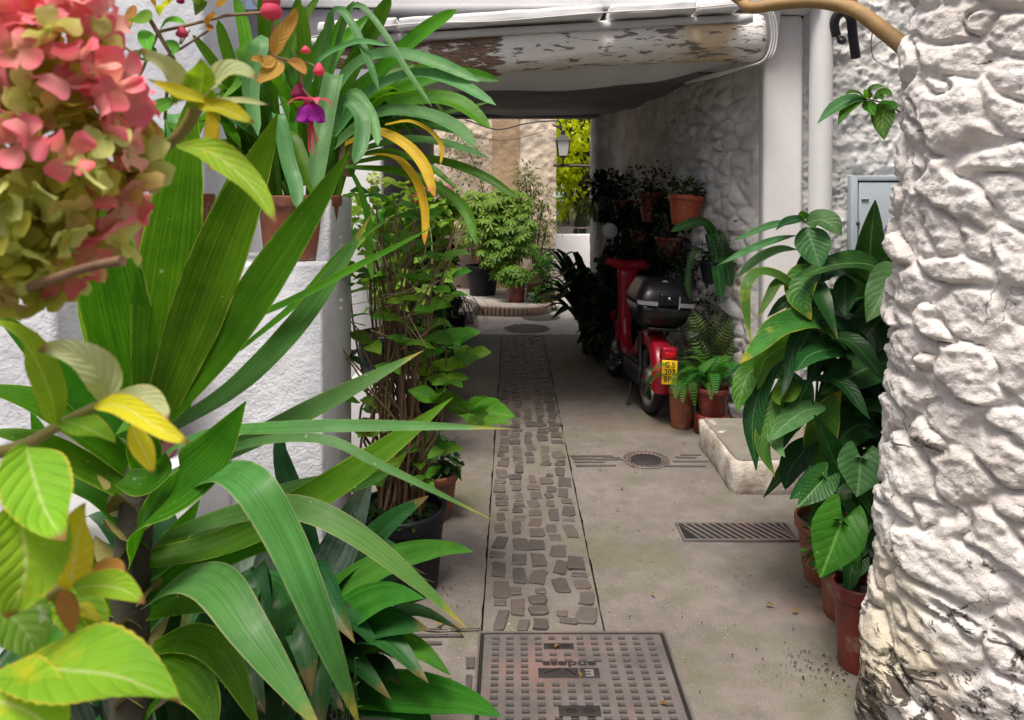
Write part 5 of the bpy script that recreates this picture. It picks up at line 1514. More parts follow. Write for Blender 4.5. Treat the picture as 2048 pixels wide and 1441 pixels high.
def cluster(u, v, D, n, size, mat, spread=1.0, par=None, lms=None, updir=(0, 0, .35)):
    p = px(u, v, D); par = par or sh; lms = lms or LM
    a0 = rs.uniform(0, 6.28)
    for k in range(n):
        a = a0 + k * 6.28 / n + rs.uniform(-.3, .3)
        d = Vector((math.cos(a), math.sin(a), rs.uniform(-.25, .45) + updir[2])) 
        put(par, rs.choice(lms), mat, p + Vector((rs.gauss(0, .008), rs.gauss(0, .008), rs.gauss(0, .008))), d, (rs.gauss(0, .2), -.35 + rs.gauss(0, .2), 1), size * rs.uniform(.75, 1.2))
CL = [(690, 540, 4, .95), (655, 520, 3, .9), (700, 590, 3, .9), (755, 450, 4, .9), (720, 430, 3, .7), (800, 410, 4, .8), (850, 440, 4, .8), (780, 490, 4, .9), (830, 500, 4, .85), (880, 520, 4, .8), (905, 560, 3, .7),
      (725, 560, 4, .9), (760, 555, 4, .9), (800, 600, 3, .7), (860, 620, 4, .85), (900, 590, 3, .7), (695, 640, 3, .6), (690, 720, 4, .95), (670, 760, 3, .6), (850, 660, 4, .8),
      (905, 690, 5, 1.0), (930, 720, 5, .95), (870, 745, 5, 1.0), (900, 770, 4, .9), (840, 720, 4, .8), (810, 690, 4, .8), (870, 800, 4, .9), (945, 830, 5, 1.15), (960, 850, 4, .9), (820, 860, 4, .9),
      (760, 830, 4, .9), (740, 870, 4, .8), (790, 910, 4, .9), (830, 930, 4, .8), (760, 950, 4, .7), (850, 960, 4, .7), (720, 980, 4, .6), (800, 990, 4, .7), (870, 990, 3, .6), (740, 1010, 4, .6), (700, 940, 3, .6), (890, 900, 4, .7),
      (830, 560, 4, .8), (770, 640, 3, .7), (740, 690, 3, .7), (780, 740, 3, .7), (830, 780, 4, .8), (720, 800, 3, .7), (690, 480, 3, .8), (790, 370, 4, .7), (740, 390, 4, .7), (690, 400, 4, .6), (850, 390, 3, .7), (880, 450, 3, .7)]
for k, (u, v, n, s) in enumerate(CL):
    D = 3.02 + rs.uniform(-.14, .12)
    cluster(u, v, D, n, s, MT['hyd_lime'] if k % 9 == 4 else (MT['hyd_dark'] if (u < 705 and v > 680) or v > 970 else MT['hyd_green']))
for k, (a, b) in enumerate((((770, 615), (880, 560)), ((790, 640), (905, 590)), ((740, 660), (830, 680)), ((760, 590), (870, 570)), ((800, 700), (880, 640)), ((700, 610), (830, 575)))):
    p, q = px(*a, 2.95), px(*b, 2.93)
    tube_obj('string', [p, p.lerp(q, .5) - Vector((0, 0, .01)), q], .0016, MT['straw'], sh, 5, 6)
# low creeping leaves in the tub
Vv, Ff, Uu = leafcloud(130, ell((-.47, 3.0, .32), (.15, .14, .03), .1), .045, 14, .8)
stuff(obj('ground_cover', mesh('ground_cover', Vv, Ff, Uu), MT['hyd_dark'], sh))
tp = thing('round_pot', 'small terracotta pot peeping out behind the hydrangea shrub', 'flower pot', (-.47, 3.55, 0))
pot_parts(tp, (-.40, 3.72, 0), .13, .10, .22, MT['terra'])
Vv, Ff, Uu = leafcloud(200, ell((-.40, 3.72, .3), (.15, .14, .10), .1), .06, 15, .6)
stuff(obj('foliage', mesh('foliage', Vv, Ff, Uu), MT['hyd_dark'], tp))

# ------------------------------------------------------------------ cast iron plant in the foreground
asp = thing('cast_iron_plant', 'dense dark cast iron plant with broad arching leaves over the lane edge', 'potted plant', (-.62, 2.1, 0))
pot_parts(asp, (-.62, 2.10, 0), .22, .17, .30, MT['plastic_black'])
AS = [
    ([(600, 1330), (651, 1212), (775, 1130), (884, 1100), (946, 1103)], [2.1, 1.9], 62, 'aspi_light'),
    ([(560, 1340), (610, 1295), (700, 1235), (775, 1196), (850, 1198)], [2.05, 1.8], 80, 'aspi_light'),
    ([(600, 1340), (690, 1278), (770, 1248), (856, 1258)], [2.0, 1.8], 70, 'aspi'),
    ([(640, 1340), (745, 1288), (832, 1298), (902, 1352)], [2.0, 1.75], 48, 'aspi_light'),
    ([(600, 1400), (697, 1388), (813, 1388), (926, 1403), (1004, 1434)], [2.0, 1.7], 74, 'aspi_light'),
    ([(610, 1330), (640, 1193), (690, 1080), (745, 940)], [2.15, 2.05], 78, 'aspi_var'),
    ([(640, 1300), (700, 1150), (770, 1060), (856, 992)], [2.15, 2.1], 64, 'aspi'),
    ([(380, 1380), (400, 1340), (475, 1338), (530, 1428)], [1.7, 1.5], 84, 'aspi'),
    ([(470, 1290), (500, 1200), (552, 1200), (582, 1296)], [1.9, 1.75], 80, 'aspi'),
    ([(560, 1330), (540, 1200), (560, 1080), (600, 990)], [2.2, 2.2], 74, 'aspi_var'),
    ([(540, 1340), (500, 1180), (500, 1060), (540, 960)], [2.2, 2.25], 70, 'aspi_var'),
    ([(600, 1350), (620, 1180), (600, 1050), (560, 900), (570, 830)], [2.2, 2.3], 52, 'aspi'),
    ([(560, 1360), (440, 1260), (380, 1250), (330, 1330)], [2.0, 1.8], 74, 'aspi'),
    ([(640, 1400), (720, 1360), (760, 1340), (800, 1370)], [2.0, 1.85], 66, 'aspi'),
    ([(600, 1400), (640, 1330), (700, 1320), (790, 1340)], [2.05, 1.9], 76, 'aspi'),
    ([(540, 1400), (470, 1400), (420, 1420), (380, 1480)], [1.8, 1.6], 80, 'aspi'),
    ([(600, 1300), (660, 1210), (720, 1160), (760, 1130)], [2.2, 2.2], 70, 'aspi'),
    ([(640, 1420), (760, 1400), (830, 1430), (870, 1490)], [1.95, 1.75], 70, 'aspi'),
]
for k, (pts, D, w, m) in enumerate(AS):
    leaf_obj(asp, MT[m], P(pts, D), w / FPX * sum(D) / len(D) * 1.08, n=22, cols=7, gutter=.16, prof=pr_lance, twist=R.uniform(-.5, .5), wave=.03, seed=k)
ra = random.Random(8)
for k in range(60):
    a = ra.uniform(0, 6.28); b = Vector((-.72 + .12 * math.cos(a) + ra.gauss(0, .08), 2.02 + .10 * math.sin(a), .27))
    L = ra.uniform(.40, .70) * (.72 if math.cos(a) > .2 else 1); d = Vector((math.cos(a), math.sin(a) * .8, 0)); e = ra.uniform(.45, 1.15)
    leaf_obj(asp, MT['aspi' if k % 7 else 'aspi_var'], [b, b + d * L * .18 + Vector((0, 0, L * .38 * e)), b + d * L * .48 + Vector((0, 0, L * .62 * e)), b + d * L * .8 + Vector((0, 0, L * (.62 * e - .12)))], ra.uniform(.075, .105), n=14, cols=5, gutter=.15, prof=pr_lance, face=(-d.x * .7, -d.y * .7, 1), twist=ra.uniform(-.6, .6), seed=k)
for k in range(64):       # low dark leaves closing the gaps under the yucca
    u_, v_ = (ra.uniform(240, 640) if k < 46 else ra.uniform(90, 300)), (ra.uniform(1130, 1400) if k < 46 else ra.uniform(1180, 1440)); D_ = ra.uniform(1.62, 2.05)
    q = px(u_, v_, D_); b = Vector((q.x * .6 - .28, D_ + ra.uniform(.0, .15), .25))
    m_ = b.lerp(q, .55) + Vector((0, 0, .12)); e_ = q + Vector((ra.uniform(-.12, .12), -.10, -.10))
    leaf_obj(asp, MT['aspi' if k % 6 else 'aspi_var'], [b, m_, q, e_], ra.uniform(.085, .12), n=14, cols=5, gutter=.15, prof=pr_lance, twist=ra.uniform(-.7, .7), wave=.03, seed=k)
# feathery grey weed between the leaves
wd_ = thing('grey_weed', 'feathery grey green weed at the foot of the cast iron plant', 'weed', px(640, 1420, 1.75))
for k in range(14):
    b = px(620 + ra.uniform(0, 80), 1450, 1.7); q = px(600 + ra.uniform(0, 110), 1310 + ra.uniform(0, 100), 1.66)
    b.z = max(.0, b.z - .55)
    m_ = b.lerp(q, .6) + Vector((ra.gauss(0, .015), 0, .02))
    tube_obj('stalk', [b, m_, q], [.0016, .001], MT['ginger_pale'], wd_, 4, 6)
    def smp(rr, m_=m_, q=q):
        return m_.lerp(q, rr.random()), Vector((rr.gauss(0, 1), rr.gauss(0, .5), rr.gauss(.3, 1)))
    Vv, Ff, Uu = leafcloud(26, smp, .012, k, .3)
    stuff(obj('leaflets', mesh('leaflets', Vv, Ff, Uu), MT['ginger_pale'], wd_))

# ------------------------------------------------------------------ broad leaved plants in front of the meter box
gi = thing('ginger_plant', 'tall leafy plant with long drooping yellow tipped leaves below the meter box', 'potted plant', (1.36, 3.12, 0))
pot_parts(gi, (1.32, 3.10, 0), .135, .10, .26, MT['terra'])
GI = [
    ([(1725, 700), (1738, 560), (1742, 480), (1751, 400)], [3.1, 3.0], 66, 'ginger', pr_lance),
    ([(1612, 447), (1640, 440), (1662, 450), (1684, 473)], [3.0, 2.9], 52, 'ginger_pale', pr_ovate),
    ([(1614, 455), (1622, 480), (1632, 510), (1641, 538)], [2.98, 2.9], 70, 'ginger_pale', pr_ovate),
    ([(1610, 446), (1560, 448), (1510, 464), (1462, 484)], [3.0, 2.9], 18, 'ginger_pale', pr_lance),
    ([(1612, 468), (1560, 478), (1500, 500), (1434, 531)], [3.0, 2.85], 17, 'ginger_pale', pr_lance),
    ([(1605, 500), (1560, 500), (1515, 520), (1468, 562)], [3.0, 2.9], 24, 'ginger_pale', pr_lance),
    ([(1612, 446), (1596, 440), (1575, 445), (1550, 462)], [3.0, 2.9], 26, 'ginger', pr_ovate),
    ([(1608, 440), (1606, 434), (1604, 428), (1602, 422)], [3.0, 3.0], 22, 'ginger_lit', pr_ovate),
    ([(1780, 560), (1740, 530), (1670, 530), (1592, 556)], [3.05, 2.85], 58, 'ginger', pr_ovate),
    ([(1815, 530), (1790, 550), (1765, 590), (1733, 646)], [2.95, 2.8], 76, 'ginger_pale', pr_ovate),
    ([(1640, 540), (1605, 560), (1600, 600), (1622, 640)], [2.95, 2.85], 62, 'ginger_yellow', pr_ovate),
    ([(1690, 540), (1690, 570), (1690, 605), (1692, 634)], [3.0, 2.9], 44, 'ginger', pr_lance),
    ([(1600, 600), (1570, 560), (1520, 545), (1492, 575), (1495, 640), (1502, 684)], [2.95, 2.75], 24, 'ginger_yellow', pr_strap),
    ([(1600, 590), (1560, 565), (1535, 600), (1514, 640)], [2.95, 2.8], 20, 'ginger_yellow', pr_strap),
    ([(1690, 690), (1630, 640), (1560, 655), (1520, 690), (1478, 728)], [2.95, 2.7], 54, 'ginger_yellow', pr_strap),
    ([(1760, 720), (1690, 655), (1630, 640), (1590, 690), (1575, 760), (1560, 800)], [3.0, 2.75], 36, 'ginger', pr_strap),
    ([(1700, 720), (1670, 700), (1620, 710), (1590, 745)], [2.95, 2.75], 62, 'ginger', pr_ovate),
    ([(1560, 720), (1530, 760), (1505, 840), (1512, 942)], [2.9, 2.75], 40, 'ginger', pr_strap),
    ([(1570, 760), (1545, 820), (1525, 890), (1550, 955)], [2.85, 2.72], 36, 'ginger_yellow', pr_strap),
    ([(1540, 730), (1500, 745), (1482, 790), (1476, 825)], [2.9, 2.75], 46, 'ginger_lit', pr_strap),
    ([(1600, 770), (1570, 790), (1555, 800), (1560, 810)], [2.85, 2.75], 44, 'ginger_lit', pr_ovate),
    ([(1660, 980), (1640, 900), (1660, 820), (1686, 780)], [2.95, 2.85], 64, 'ginger_yellow', pr_lance),
    ([(1740, 1080), (1700, 1000), (1660, 900), (1630, 830)], [2.8, 2.6], 60, 'ginger', pr_lance),
    ([(1650, 815), (1610, 822), (1570, 850), (1535, 885)], [2.85, 2.7], 50, 'ginger_pale', pr_ovate),
    ([(1560, 850), (1550, 870), (1555, 895), (1570, 915)], [2.8, 2.7], 32, 'ginger_pale', pr_ovate),
    ([(1690, 960), (1650, 955), (1615, 975), (1580, 1000)], [2.85, 2.75], 56, 'ginger', pr_ovate),
    ([(1800, 720), (1740, 735), (1690, 760), (1640, 790)], [2.95, 2.85], 90, 'ginger', pr_ovate),
    ([(1790, 600), (1760, 640), (1720, 690), (1690, 740)], [3.05, 2.95], 90, 'ginger', pr_ovate),
    ([(1700, 640), (1660, 620), (1630, 590), (1622, 560)], [3.1, 3.1], 80, 'aspi_var', pr_ovate),
    ([(1720, 700), (1680, 660), (1630, 665), (1600, 700)], [3.05, 3.0], 84, 'aspi_var', pr_ovate),
    ([(1760, 860), (1720, 850), (1680, 880), (1660, 930)], [2.95, 2.85], 90, 'ginger', pr_ovate),
    ([(1620, 760), (1590, 820), (1570, 860), (1565, 900)], [2.9, 2.8], 64, 'ginger', pr_ovate),
    ([(1640, 860), (1610, 900), (1580, 940), (1570, 980)], [2.95, 2.85], 56, 'ginger', pr_lance),
    ([(1640, 700), (1580, 690), (1530, 720), (1515, 780)], [2.95, 2.8], 50, 'ginger_lit', pr_lance),
    ([(1740, 520), (1770, 500), (1790, 520), (1800, 560)], [3.1, 3.1], 50, 'ginger', pr_ovate),
    ([(1660, 560), (1640, 530), (1620, 525), (1590, 540)], [3.0, 3.0], 54, 'ginger', pr_ovate),
]
for k, (pts, D, w, m, pf) in enumerate(GI):
    leaf_obj(gi, MT[m], P(pts, D), w / FPX * sum(D) / len(D), n=22, cols=9, gutter=.13, prof=pf, twist=R.uniform(-.5, .5), wave=.05, serr=.03 if pf is pr_ovate else 0, seed=k)
rgi = random.Random(31)
for k in range(9):
    b = Vector((1.32 + rgi.gauss(0, .05), 3.1 + rgi.gauss(0, .05), .22)); q = px(1600 + rgi.uniform(0, 170), rgi.uniform(470, 780), 3.1)
    tube_obj('stalk', [b, b.lerp(q, .5) + Vector((rgi.gauss(0, .03), 0, 0)), q], [.010, .008, .004], MT['ginger'], gi, 7, 12)
for k in range(115):
    vv_ = rgi.uniform(560, 1020); p = px(rgi.uniform(1590 if vv_ < 780 else 1665, 1800), vv_, rgi.uniform(2.95, 3.3)); a = rgi.uniform(0, 6.28)
    d = Vector((math.cos(a), math.sin(a) * .6, rgi.uniform(-.3, .6))).normalized(); L = rgi.uniform(.18, .36)
    leaf_obj(gi, MT['ginger' if k % 4 else 'aspi'], [p, p + d * L * .5 + Vector((0, 0, .01)), p + d * L - Vector((0, 0, L * .45))], rgi.uniform(.06, .10), n=10, cols=5, prof=pr_ovate if k % 3 else pr_lance, face=(0, -.6, 1), twist=rgi.uniform(-.6, .6), wave=.05, seed=k)

def heart(parent, mat, base, tip, w, face, seed, lobes=.36):
    """arrow shaped leaf: lobes run back past the stalk"""
    base, tip = Vector(base), Vector(tip); T = tip - base; L = T.length; T.normalize()
    f = Vector(face); S = T.cross(f).normalized(); N_ = S.cross(T)
    if N_.dot(f) < 0: N_ = -N_
    V, F, U = [base.copy()], [], [(.5, .3)]
    half = [(0.0, 0.0), (-.10, .10), (-.26, .26), (-lobes, .42), (-.30, .62), (-.12, .82), (.06, .95), (.24, 1.0), (.42, .9), (.58, .70), (.74, .46), (.88, .22), (1.0, 0.0)]
    rr = random.Random(seed)
    for sgn in (-1, 1):
        o = len(V)
        for i in range(len(half)):
            y, x = half[i]
            sag = -.18 * y * y * L if y > 0 else .10 * y * L
            for j in (1, 2, 3):
                q = j / 3
                xx, yy = x * q, (y * q if i < 6 else y)
                if i < 6: yy = y * q
                V.append(base + T * (yy * L) + S * (sgn * xx * w / 2) + N_ * ((.14 * xx + .02 * math.sin(xx * 9 + y * 7 + seed)) * w + sag))
                U.append((.5 + sgn * xx * .5, .3 + .7 * max(yy, -.3)))
        n3 = len(half)
        for i in range(n3 - 1):
            for j in range(2):
                a = o + i * 3 + j
                F.append((a, a + 1, a + 4, a + 3) if sgn > 0 else (a, a + 3, a + 4, a + 1))
            a = o + i * 3
            ctr_a = 0 if i < 6 else None
            if i < 6: F.append((0, a, a + 3) if sgn > 0 else (0, a + 3, a))
        # midrib fan
        o_mid = len(V)
        for i in range(6, n3):
            y = half[i][0]; V.append(base + T * (y * L) + N_ * (-.18 * y * y * L)); U.append((.5, .3 + .7 * y))
        for i in range(6, n3 - 1):
            a = o + i * 3; m = o_mid + i - 6
            F.append((m, a, a + 3, m + 1) if sgn > 0 else (m, m + 1, a + 3, a))
        F.append((0, o + 18, o_mid) if sgn < 0 else (0, o_mid, o + 18))
    return obj('leaf', mesh('leaf', V, F, U), mat, parent)
ar = thing('arrowhead_plant', 'arrowhead vine in a tall red pot behind the stone buttress', 'potted plant', (1.15, 2.52, 0))
pot_parts(ar, (1.172, 2.535, 0), .076, .058, .29, MT['terra_red'])
HT = [((1722, 915), (1716, 994), 2.55, 2.5, 92), ((1684, 1040), (1643, 1156), 2.45, 2.38, 104), ((1650, 955), (1600, 1010), 2.6, 2.52, 60), ((1740, 985), (1735, 1050), 2.6, 2.55, 70), ((1715, 1110), (1690, 1170), 2.6, 2.55, 50)]
for k, (a, b, d1, d2, w) in enumerate(HT):
    A, B = px(*a, d1), px(*b, d2)
    heart(ar, MT['ginger_pale' if k == 0 else 'ginger_lit' if k == 1 else 'ginger'], A, B, w / FPX * d1, (-.15, -.8, .45), k)
    tube_obj('stalk', [Vector((1.172, 2.535, .26)), Vector((1.172, 2.53, .26)).lerp(A, .5) + Vector((.02, .04, .06)), A], [.004, .003], MT['ginger_lit'], ar, 6, 10)
for k in range(16):
    p = px(rgi.uniform(1680, 1750), rgi.uniform(960, 1180), rgi.uniform(2.56, 2.66)); a = rgi.uniform(0, 6.28)
    d = Vector((math.cos(a), math.sin(a) * .6, rgi.uniform(-.6, .2))); L = rgi.uniform(.08, .14)
    leaf_obj(ar, MT['ginger'], [p, p + d * L * .5, p + d * L - Vector((0, 0, L * .4))], .06, n=8, prof=pr_ovate, face=(0, -.7, 1), seed=k)
lowpot = thing('low_pot', 'terracotta pot on the ground below the drooping leaves at right', 'flower pot', px(1645, 1060, 3.0))
pot_parts(lowpot, (1.262, 2.84, 0), .098, .07, .36, MT['terra'])
Vv, Ff, Uu = leafcloud(120, ell((1.24, 2.80, .30), (.13, .10, .14), .5), .05, 44, .5)
stuff(obj('foliage', mesh('foliage', Vv, Ff, Uu), MT['hyd_dark'], lowpot))

# vine branch, leafy twig, black hose on the right
vb = thing('bare_branch', 'bare tan vine branch crossing in front of the downpipe', 'branch', px(1815, 100, 2.5))
tube_obj('limb', P([(1330, -90), (1420, -40), (1478, -2), (1500, 16), (1560, 8), (1630, 4), (1690, 14), (1720, 26), (1765, 60), (1812, 98), (1850, 130)], [2.9, 2.6, 2.35]), [.014, .016, .02, .021, .021, .022, .024, .026, .028, .028], MT['vine_tan'], vb, 12, 40)
tube_obj('side_shoot', P([(1500, 16), (1484, -6), (1470, -40)], 2.75), [.018, .014, .01], MT['vine_tan'], vb, 8, 8)
tube_obj('side_shoot', P([(1708, 14), (1704, -10), (1702, -40)], 2.6), [.016, .012, .01], MT['vine_tan'], vb, 8, 8)
tube_obj('tendril', P([(1735, 32), (1742, 26), (1747, 45), (1742, 90), (1748, 118), (1765, 130), (1771, 140)], 2.52), [.003, .0028, .002, .0015, .001], MT['vine_tan'], vb, 6, 26)
tube_obj('tendril', P([(1776, 66), (1770, 78), (1755, 88), (1744, 100)], 2.5), [.003, .002, .0012], MT['vine_tan'], vb, 6, 12)
tw_ = thing('leafy_twig', 'small leafy green twig growing out beside the stone buttress', 'twig', px(1812, 235, 2.45))
tube_obj('stem', P([(1860, 270), (1815, 236), (1780, 212), (1745, 201), (1728, 198)], [2.40, 2.4]), [.004, .0032, .0024], MT['stem_brown'], tw_, 6, 12)
for k, (pts, w, m) in enumerate((([(1735, 199), (1700, 200), (1665, 220), (1634, 248)], 30, 'ginger_pale'), ([(1730, 200), (1710, 205), (1690, 225), (1676, 250)], 26, 'ginger_lit'), ([(1732, 198), (1715, 186), (1700, 186), (1690, 191)], 14, 'ginger_lit'), ([(1733, 198), (1732, 190), (1731, 184), (1730, 178)], 10, 'ginger_lit'),
        ([(1738, 198), (1742, 180), (1755, 174), (1772, 174)], 16, 'ginger_pale'), ([(1745, 202), (1738, 212), (1742, 222), (1750, 232)], 26, 'ginger_lit'), ([(1782, 212), (1768, 222), (1765, 250), (1769, 280)], 44, 'ginger_lit'), ([(1750, 200), (1760, 186), (1775, 186), (1784, 196)], 18, 'ginger_lit'), ([(1760, 204), (1775, 208), (1788, 212), (1794, 220)], 18, 'ginger_lit'), ([(1745, 200), (1755, 192), (1762, 196), (1766, 202)], 16, 'ginger_lit'))):
    leaf_obj(tw_, MT[m], P(pts, [2.4, 2.33]), w / FPX * 2.38, n=18, cols=7, gutter=.12, prof=pr_ovate, serr=.08, teeth=9.5, wave=.04, seed=k)
ho = thing('black_hose', 'black hose looped out of the rough wall above the twig', 'hose', px(1690, 60, 4.75))
tube_obj('hose', P([(1672, 72), (1668, 50), (1674, 32), (1690, 24), (1702, 40), (1706, 75), (1712, 116)], [4.72, 4.66, 4.78]), .030, MT['hose'], ho, 12, 30)
tube_obj('cable', P([(1675, -10), (1672, 20), (1669, 60), (1680, 82), (1688, 84)], [4.7, 4.7]), .008, MT['hose'], ho, 8, 20)
Vv, Ff, Uu = lathe([(.0001, 0), (.026, 0), (.028, .02), (.02, .03), (.0001, .03)], 12)
o = obj('clamp', mesh('clamp', Vv, Ff), MT['hose'], ho); place(o, Matrix.Translation(px(1682, 84, 4.72)) @ Matrix.Rotation(.9, 4, 'X'))
# ------------------------------------------------------------------ moped
mo = thing('moped', 'red moped with black top case parked in the passage', 'moped', (.985, 5.42, 0), rotz=math.radians(6))
mo.rotation_euler = (0, math.radians(5), math.radians(6))
MW = _world(mo)
def mp(name, me, mat, par=None):
    """moped part given in the moped's own axes: x right, y forward"""
    if len(me.materials) == 0: me.materials.append(mat)
    o = bpy.data.objects.new(name, me); COL.objects.link(o)
    o.parent = par or mo
    return o
def mtube(name, pts, r, mat, par=None, sides=10, n=16): return mp(name, mesh(name, *tube(pts, r, sides, n)), mat, par)
def mbox(name, lo, hi, mat, bev=.005, par=None): return mp(name, box(lo, hi, bev), mat, par)
def ringx(prof, cy, cz, segs=36):
    V, F = [], []
    m = len(prof)
    for k in range(segs):
        a = 2 * math.pi * k / segs
        for (x, r) in prof: V.append((x, cy + r * math.cos(a), cz + r * math.sin(a)))
    for k in range(segs):
        for i in range(m):
            a = k * m + i; b = k * m + (i + 1) % m; c = ((k + 1) % segs) * m + (i + 1) % m; d = ((k + 1) % segs) * m + i
            F.append((a, b, c, d))
    return V, F
RW = .262
for cy in (0.0, 1.06):
    t_ = mp('wheel', mesh('tyre', *ringx([(-.030, RW - .045), (-.034, RW - .022), (-.024, RW - .004), (0, RW), (.024, RW - .004), (.034, RW - .022), (.030, RW - .045), (0, RW - .05)], cy, RW)), MT['rubber'])
    mp('rim', mesh('rim', *ringx([(-.027, RW - .047), (-.027, RW - .072), (-.012, RW - .082), (.012, RW - .082), (.027, RW - .072), (.027, RW - .047)], cy, RW)), MT['rim_grey'], t_)
    mp('hub', mesh('hub', *ringx([(-.045, .001), (-.045, .045), (-.02, .06), (.02, .06), (.045, .045), (.045, .001)], cy, RW, 20)), MT['rim_grey'], t_)
    for k in range(5):
        a = 2 * math.pi * k / 5 + .3
        c, s = math.cos(a), math.sin(a)
        pts = [Vector((0, cy + c * .05, RW + s * .05)), Vector((0, cy + c * (RW - .078), RW + s * (RW - .078)))]
        mtube('spoke', pts, [.020, .014], MT['rim_grey'], t_, 6, None)
def guard(cy, cz, r, a0, a1, hw, drop, n=22):
    V, F = [], []
    for i in range(n + 1):
        a = math.radians(a0 + (a1 - a0) * i / n)
        for x, rr_ in ((-hw, r - drop), (-hw, r - .02), (-hw * .8, r - .004), (0, r), (hw * .8, r - .004), (hw, r - .02), (hw, r - drop)):
            V.append((x, cy + rr_ * math.cos(a), cz + rr_ * math.sin(a)))
    for i in range(n):
        for j in range(6): F.append((i * 7 + j, i * 7 + j + 1, (i + 1) * 7 + j + 1, (i + 1) * 7 + j))
    return mesh('mudguard', V, F)
mp('front_mudguard', guard(1.06, RW, .302, 12, 160, .055, .075), MT['red_paint'])
mp('rear_mudguard', guard(0, RW, .325, 25, 188, .066, .10), MT['red_paint'])
# step-through frame
mtube('frame', [Vector((0, -.02, .56)), Vector((0, .20, .50)), Vector((0, .36, .36)), Vector((0, .55, .29)), Vector((0, .72, .34)), Vector((0, .84, .55)), Vector((0, .88, .80))], [.065, .062, .055, .05, .05, .052, .05], MT['red_paint'], None, 12, 30)
bm_ = bmesh.new()
rings = []
for (z, y, hw, hd) in ((.34, .80, .035, .045), (.50, .83, .055, .05), (.66, .855, .062, .055), (.80, .875, .070, .06), (.90, .885, .085, .06), (.955, .89, .09, .055)):
    rings.append([bm_.verts.new((hw * math.copysign(abs(math.cos(a)) ** .6, math.cos(a)), y + hd * math.copysign(abs(math.sin(a)) ** .6, math.sin(a)), z)) for a in np.linspace(0, 2 * math.pi, 20, endpoint=False)])
for i in range(len(rings) - 1):
    for k in range(20): bm_.faces.new((rings[i][k], rings[i][(k + 1) % 20], rings[i + 1][(k + 1) % 20], rings[i + 1][k]))
bm_.faces.new(rings[-1])
me = bpy.data.meshes.new('steering_column'); bm_.to_mesh(me); bm_.free(); me.polygons.foreach_set('use_smooth', [True] * len(me.polygons))
mp('steering_column', me, MT['red_paint'])
hb = mp('handlebar_cowl', mesh('handlebar_cowl', *tube([Vector((-.20, .87, 1.00)), Vector((-.10, .885, .985)), Vector((0, .90, .965)), Vector((.10, .885, .985)), Vector((.20, .87, 1.00))], [.028, .045, .055, .045, .028], 12, 20)), MT['red_paint'])
for sx in (-1, 1):
    mtube('grip', [Vector((sx * .19, .87, 1.0)), Vector((sx * .30, .83, 1.01))], .017, MT['rubber'], hb, 10, None)
    mtube('brake_lever', [Vector((sx * .20, .90, .985)), Vector((sx * .30, .89, .98))], .006, MT['chrome'], hb, 6, None)
    mtube('fork_leg', [Vector((sx * .05, .90, .62)), Vector((sx * .052, .98, .42)), Vector((sx * .052, 1.06, RW))], .016, MT['engine'], None, 8, 8)
# round mirror on its stalk
mtube('mirror_stalk', [Vector((-.20, .87, 1.01)), Vector((-.22, .86, 1.10)), Vector((-.20, .85, 1.20))], .006, MT['engine'], hb, 6, 8)
Vv, Ff, Uu = lathe([(.0001, .012), (.05, .010), (.066, .004), (.068, -.004), (.05, -.012), (.0001, -.016)], 24)
mr = mp('mirror', mesh('mirror', Vv, Ff), MT['mirror'], hb); mr.location = (-.195, .845, 1.255); mr.rotation_euler = (math.radians(88), 0, math.radians(-8))
# engine, pedals, stand, exhaust
mbox('engine', (-.07, .22, .16), (.07, .50, .34), MT['engine'], .025)
mbox('gear_cover', (-.105, -.02, .20), (-.072, .42, .32), MT['engine'], .014)
mtube('crank', [Vector((-.13, .40, .26)), Vector((-.13, .52, .22))], .010, MT['chrome'], None, 8, None)
mbox('pedal', (-.21, .49, .205), (-.12, .56, .235), MT['rubber'], .006)
mbox('pedal', (.12, .25, .27), (.21, .32, .30), MT['rubber'], .006)
mbox('footboard', (-.13, .50, .245), (.13, .72, .265), MT['engine'], .006)
for sx in (-1, 1): mtube('stand_leg', [Vector((sx * .06, .26, .20)), Vector((sx * .11, .16, .012))], .011, MT['engine'], None, 8, None)
mtube('exhaust', [Vector((.09, .45, .18)), Vector((.11, .15, .17)), Vector((.115, -.22, .20))], [.018, .032, .034], MT['engine'], None, 10, 12)
for sx in (-1, 1): mtube('shock', [Vector((sx * .08, .0, RW + .01)), Vector((sx * .075, .10, .55))], .020, MT['engine'], None, 10, None)
mbox('swing_arm', (-.068, .0, .235), (-.050, .32, .285), MT['red_paint'], .008)
for sx in (-1, 1):
    mtube('cable', [Vector((sx * .17, .91, .99)), Vector((sx * .12, 1.02, .93)), Vector((sx * .05, 1.0, .75)), Vector((sx * .045, .98, .5))], .0045, MT['rubber'], hb, 6, 16)
mtube('cable', [Vector((-.06, .80, .40)), Vector((-.09, .6, .30)), Vector((-.085, .4, .30))], .005, MT['rubber'], None, 6, 12)
mbox('head_lamp', (-.06, .93, .90), (.06, 1.0, 1.0), MT['case_silver'], .02, hb)
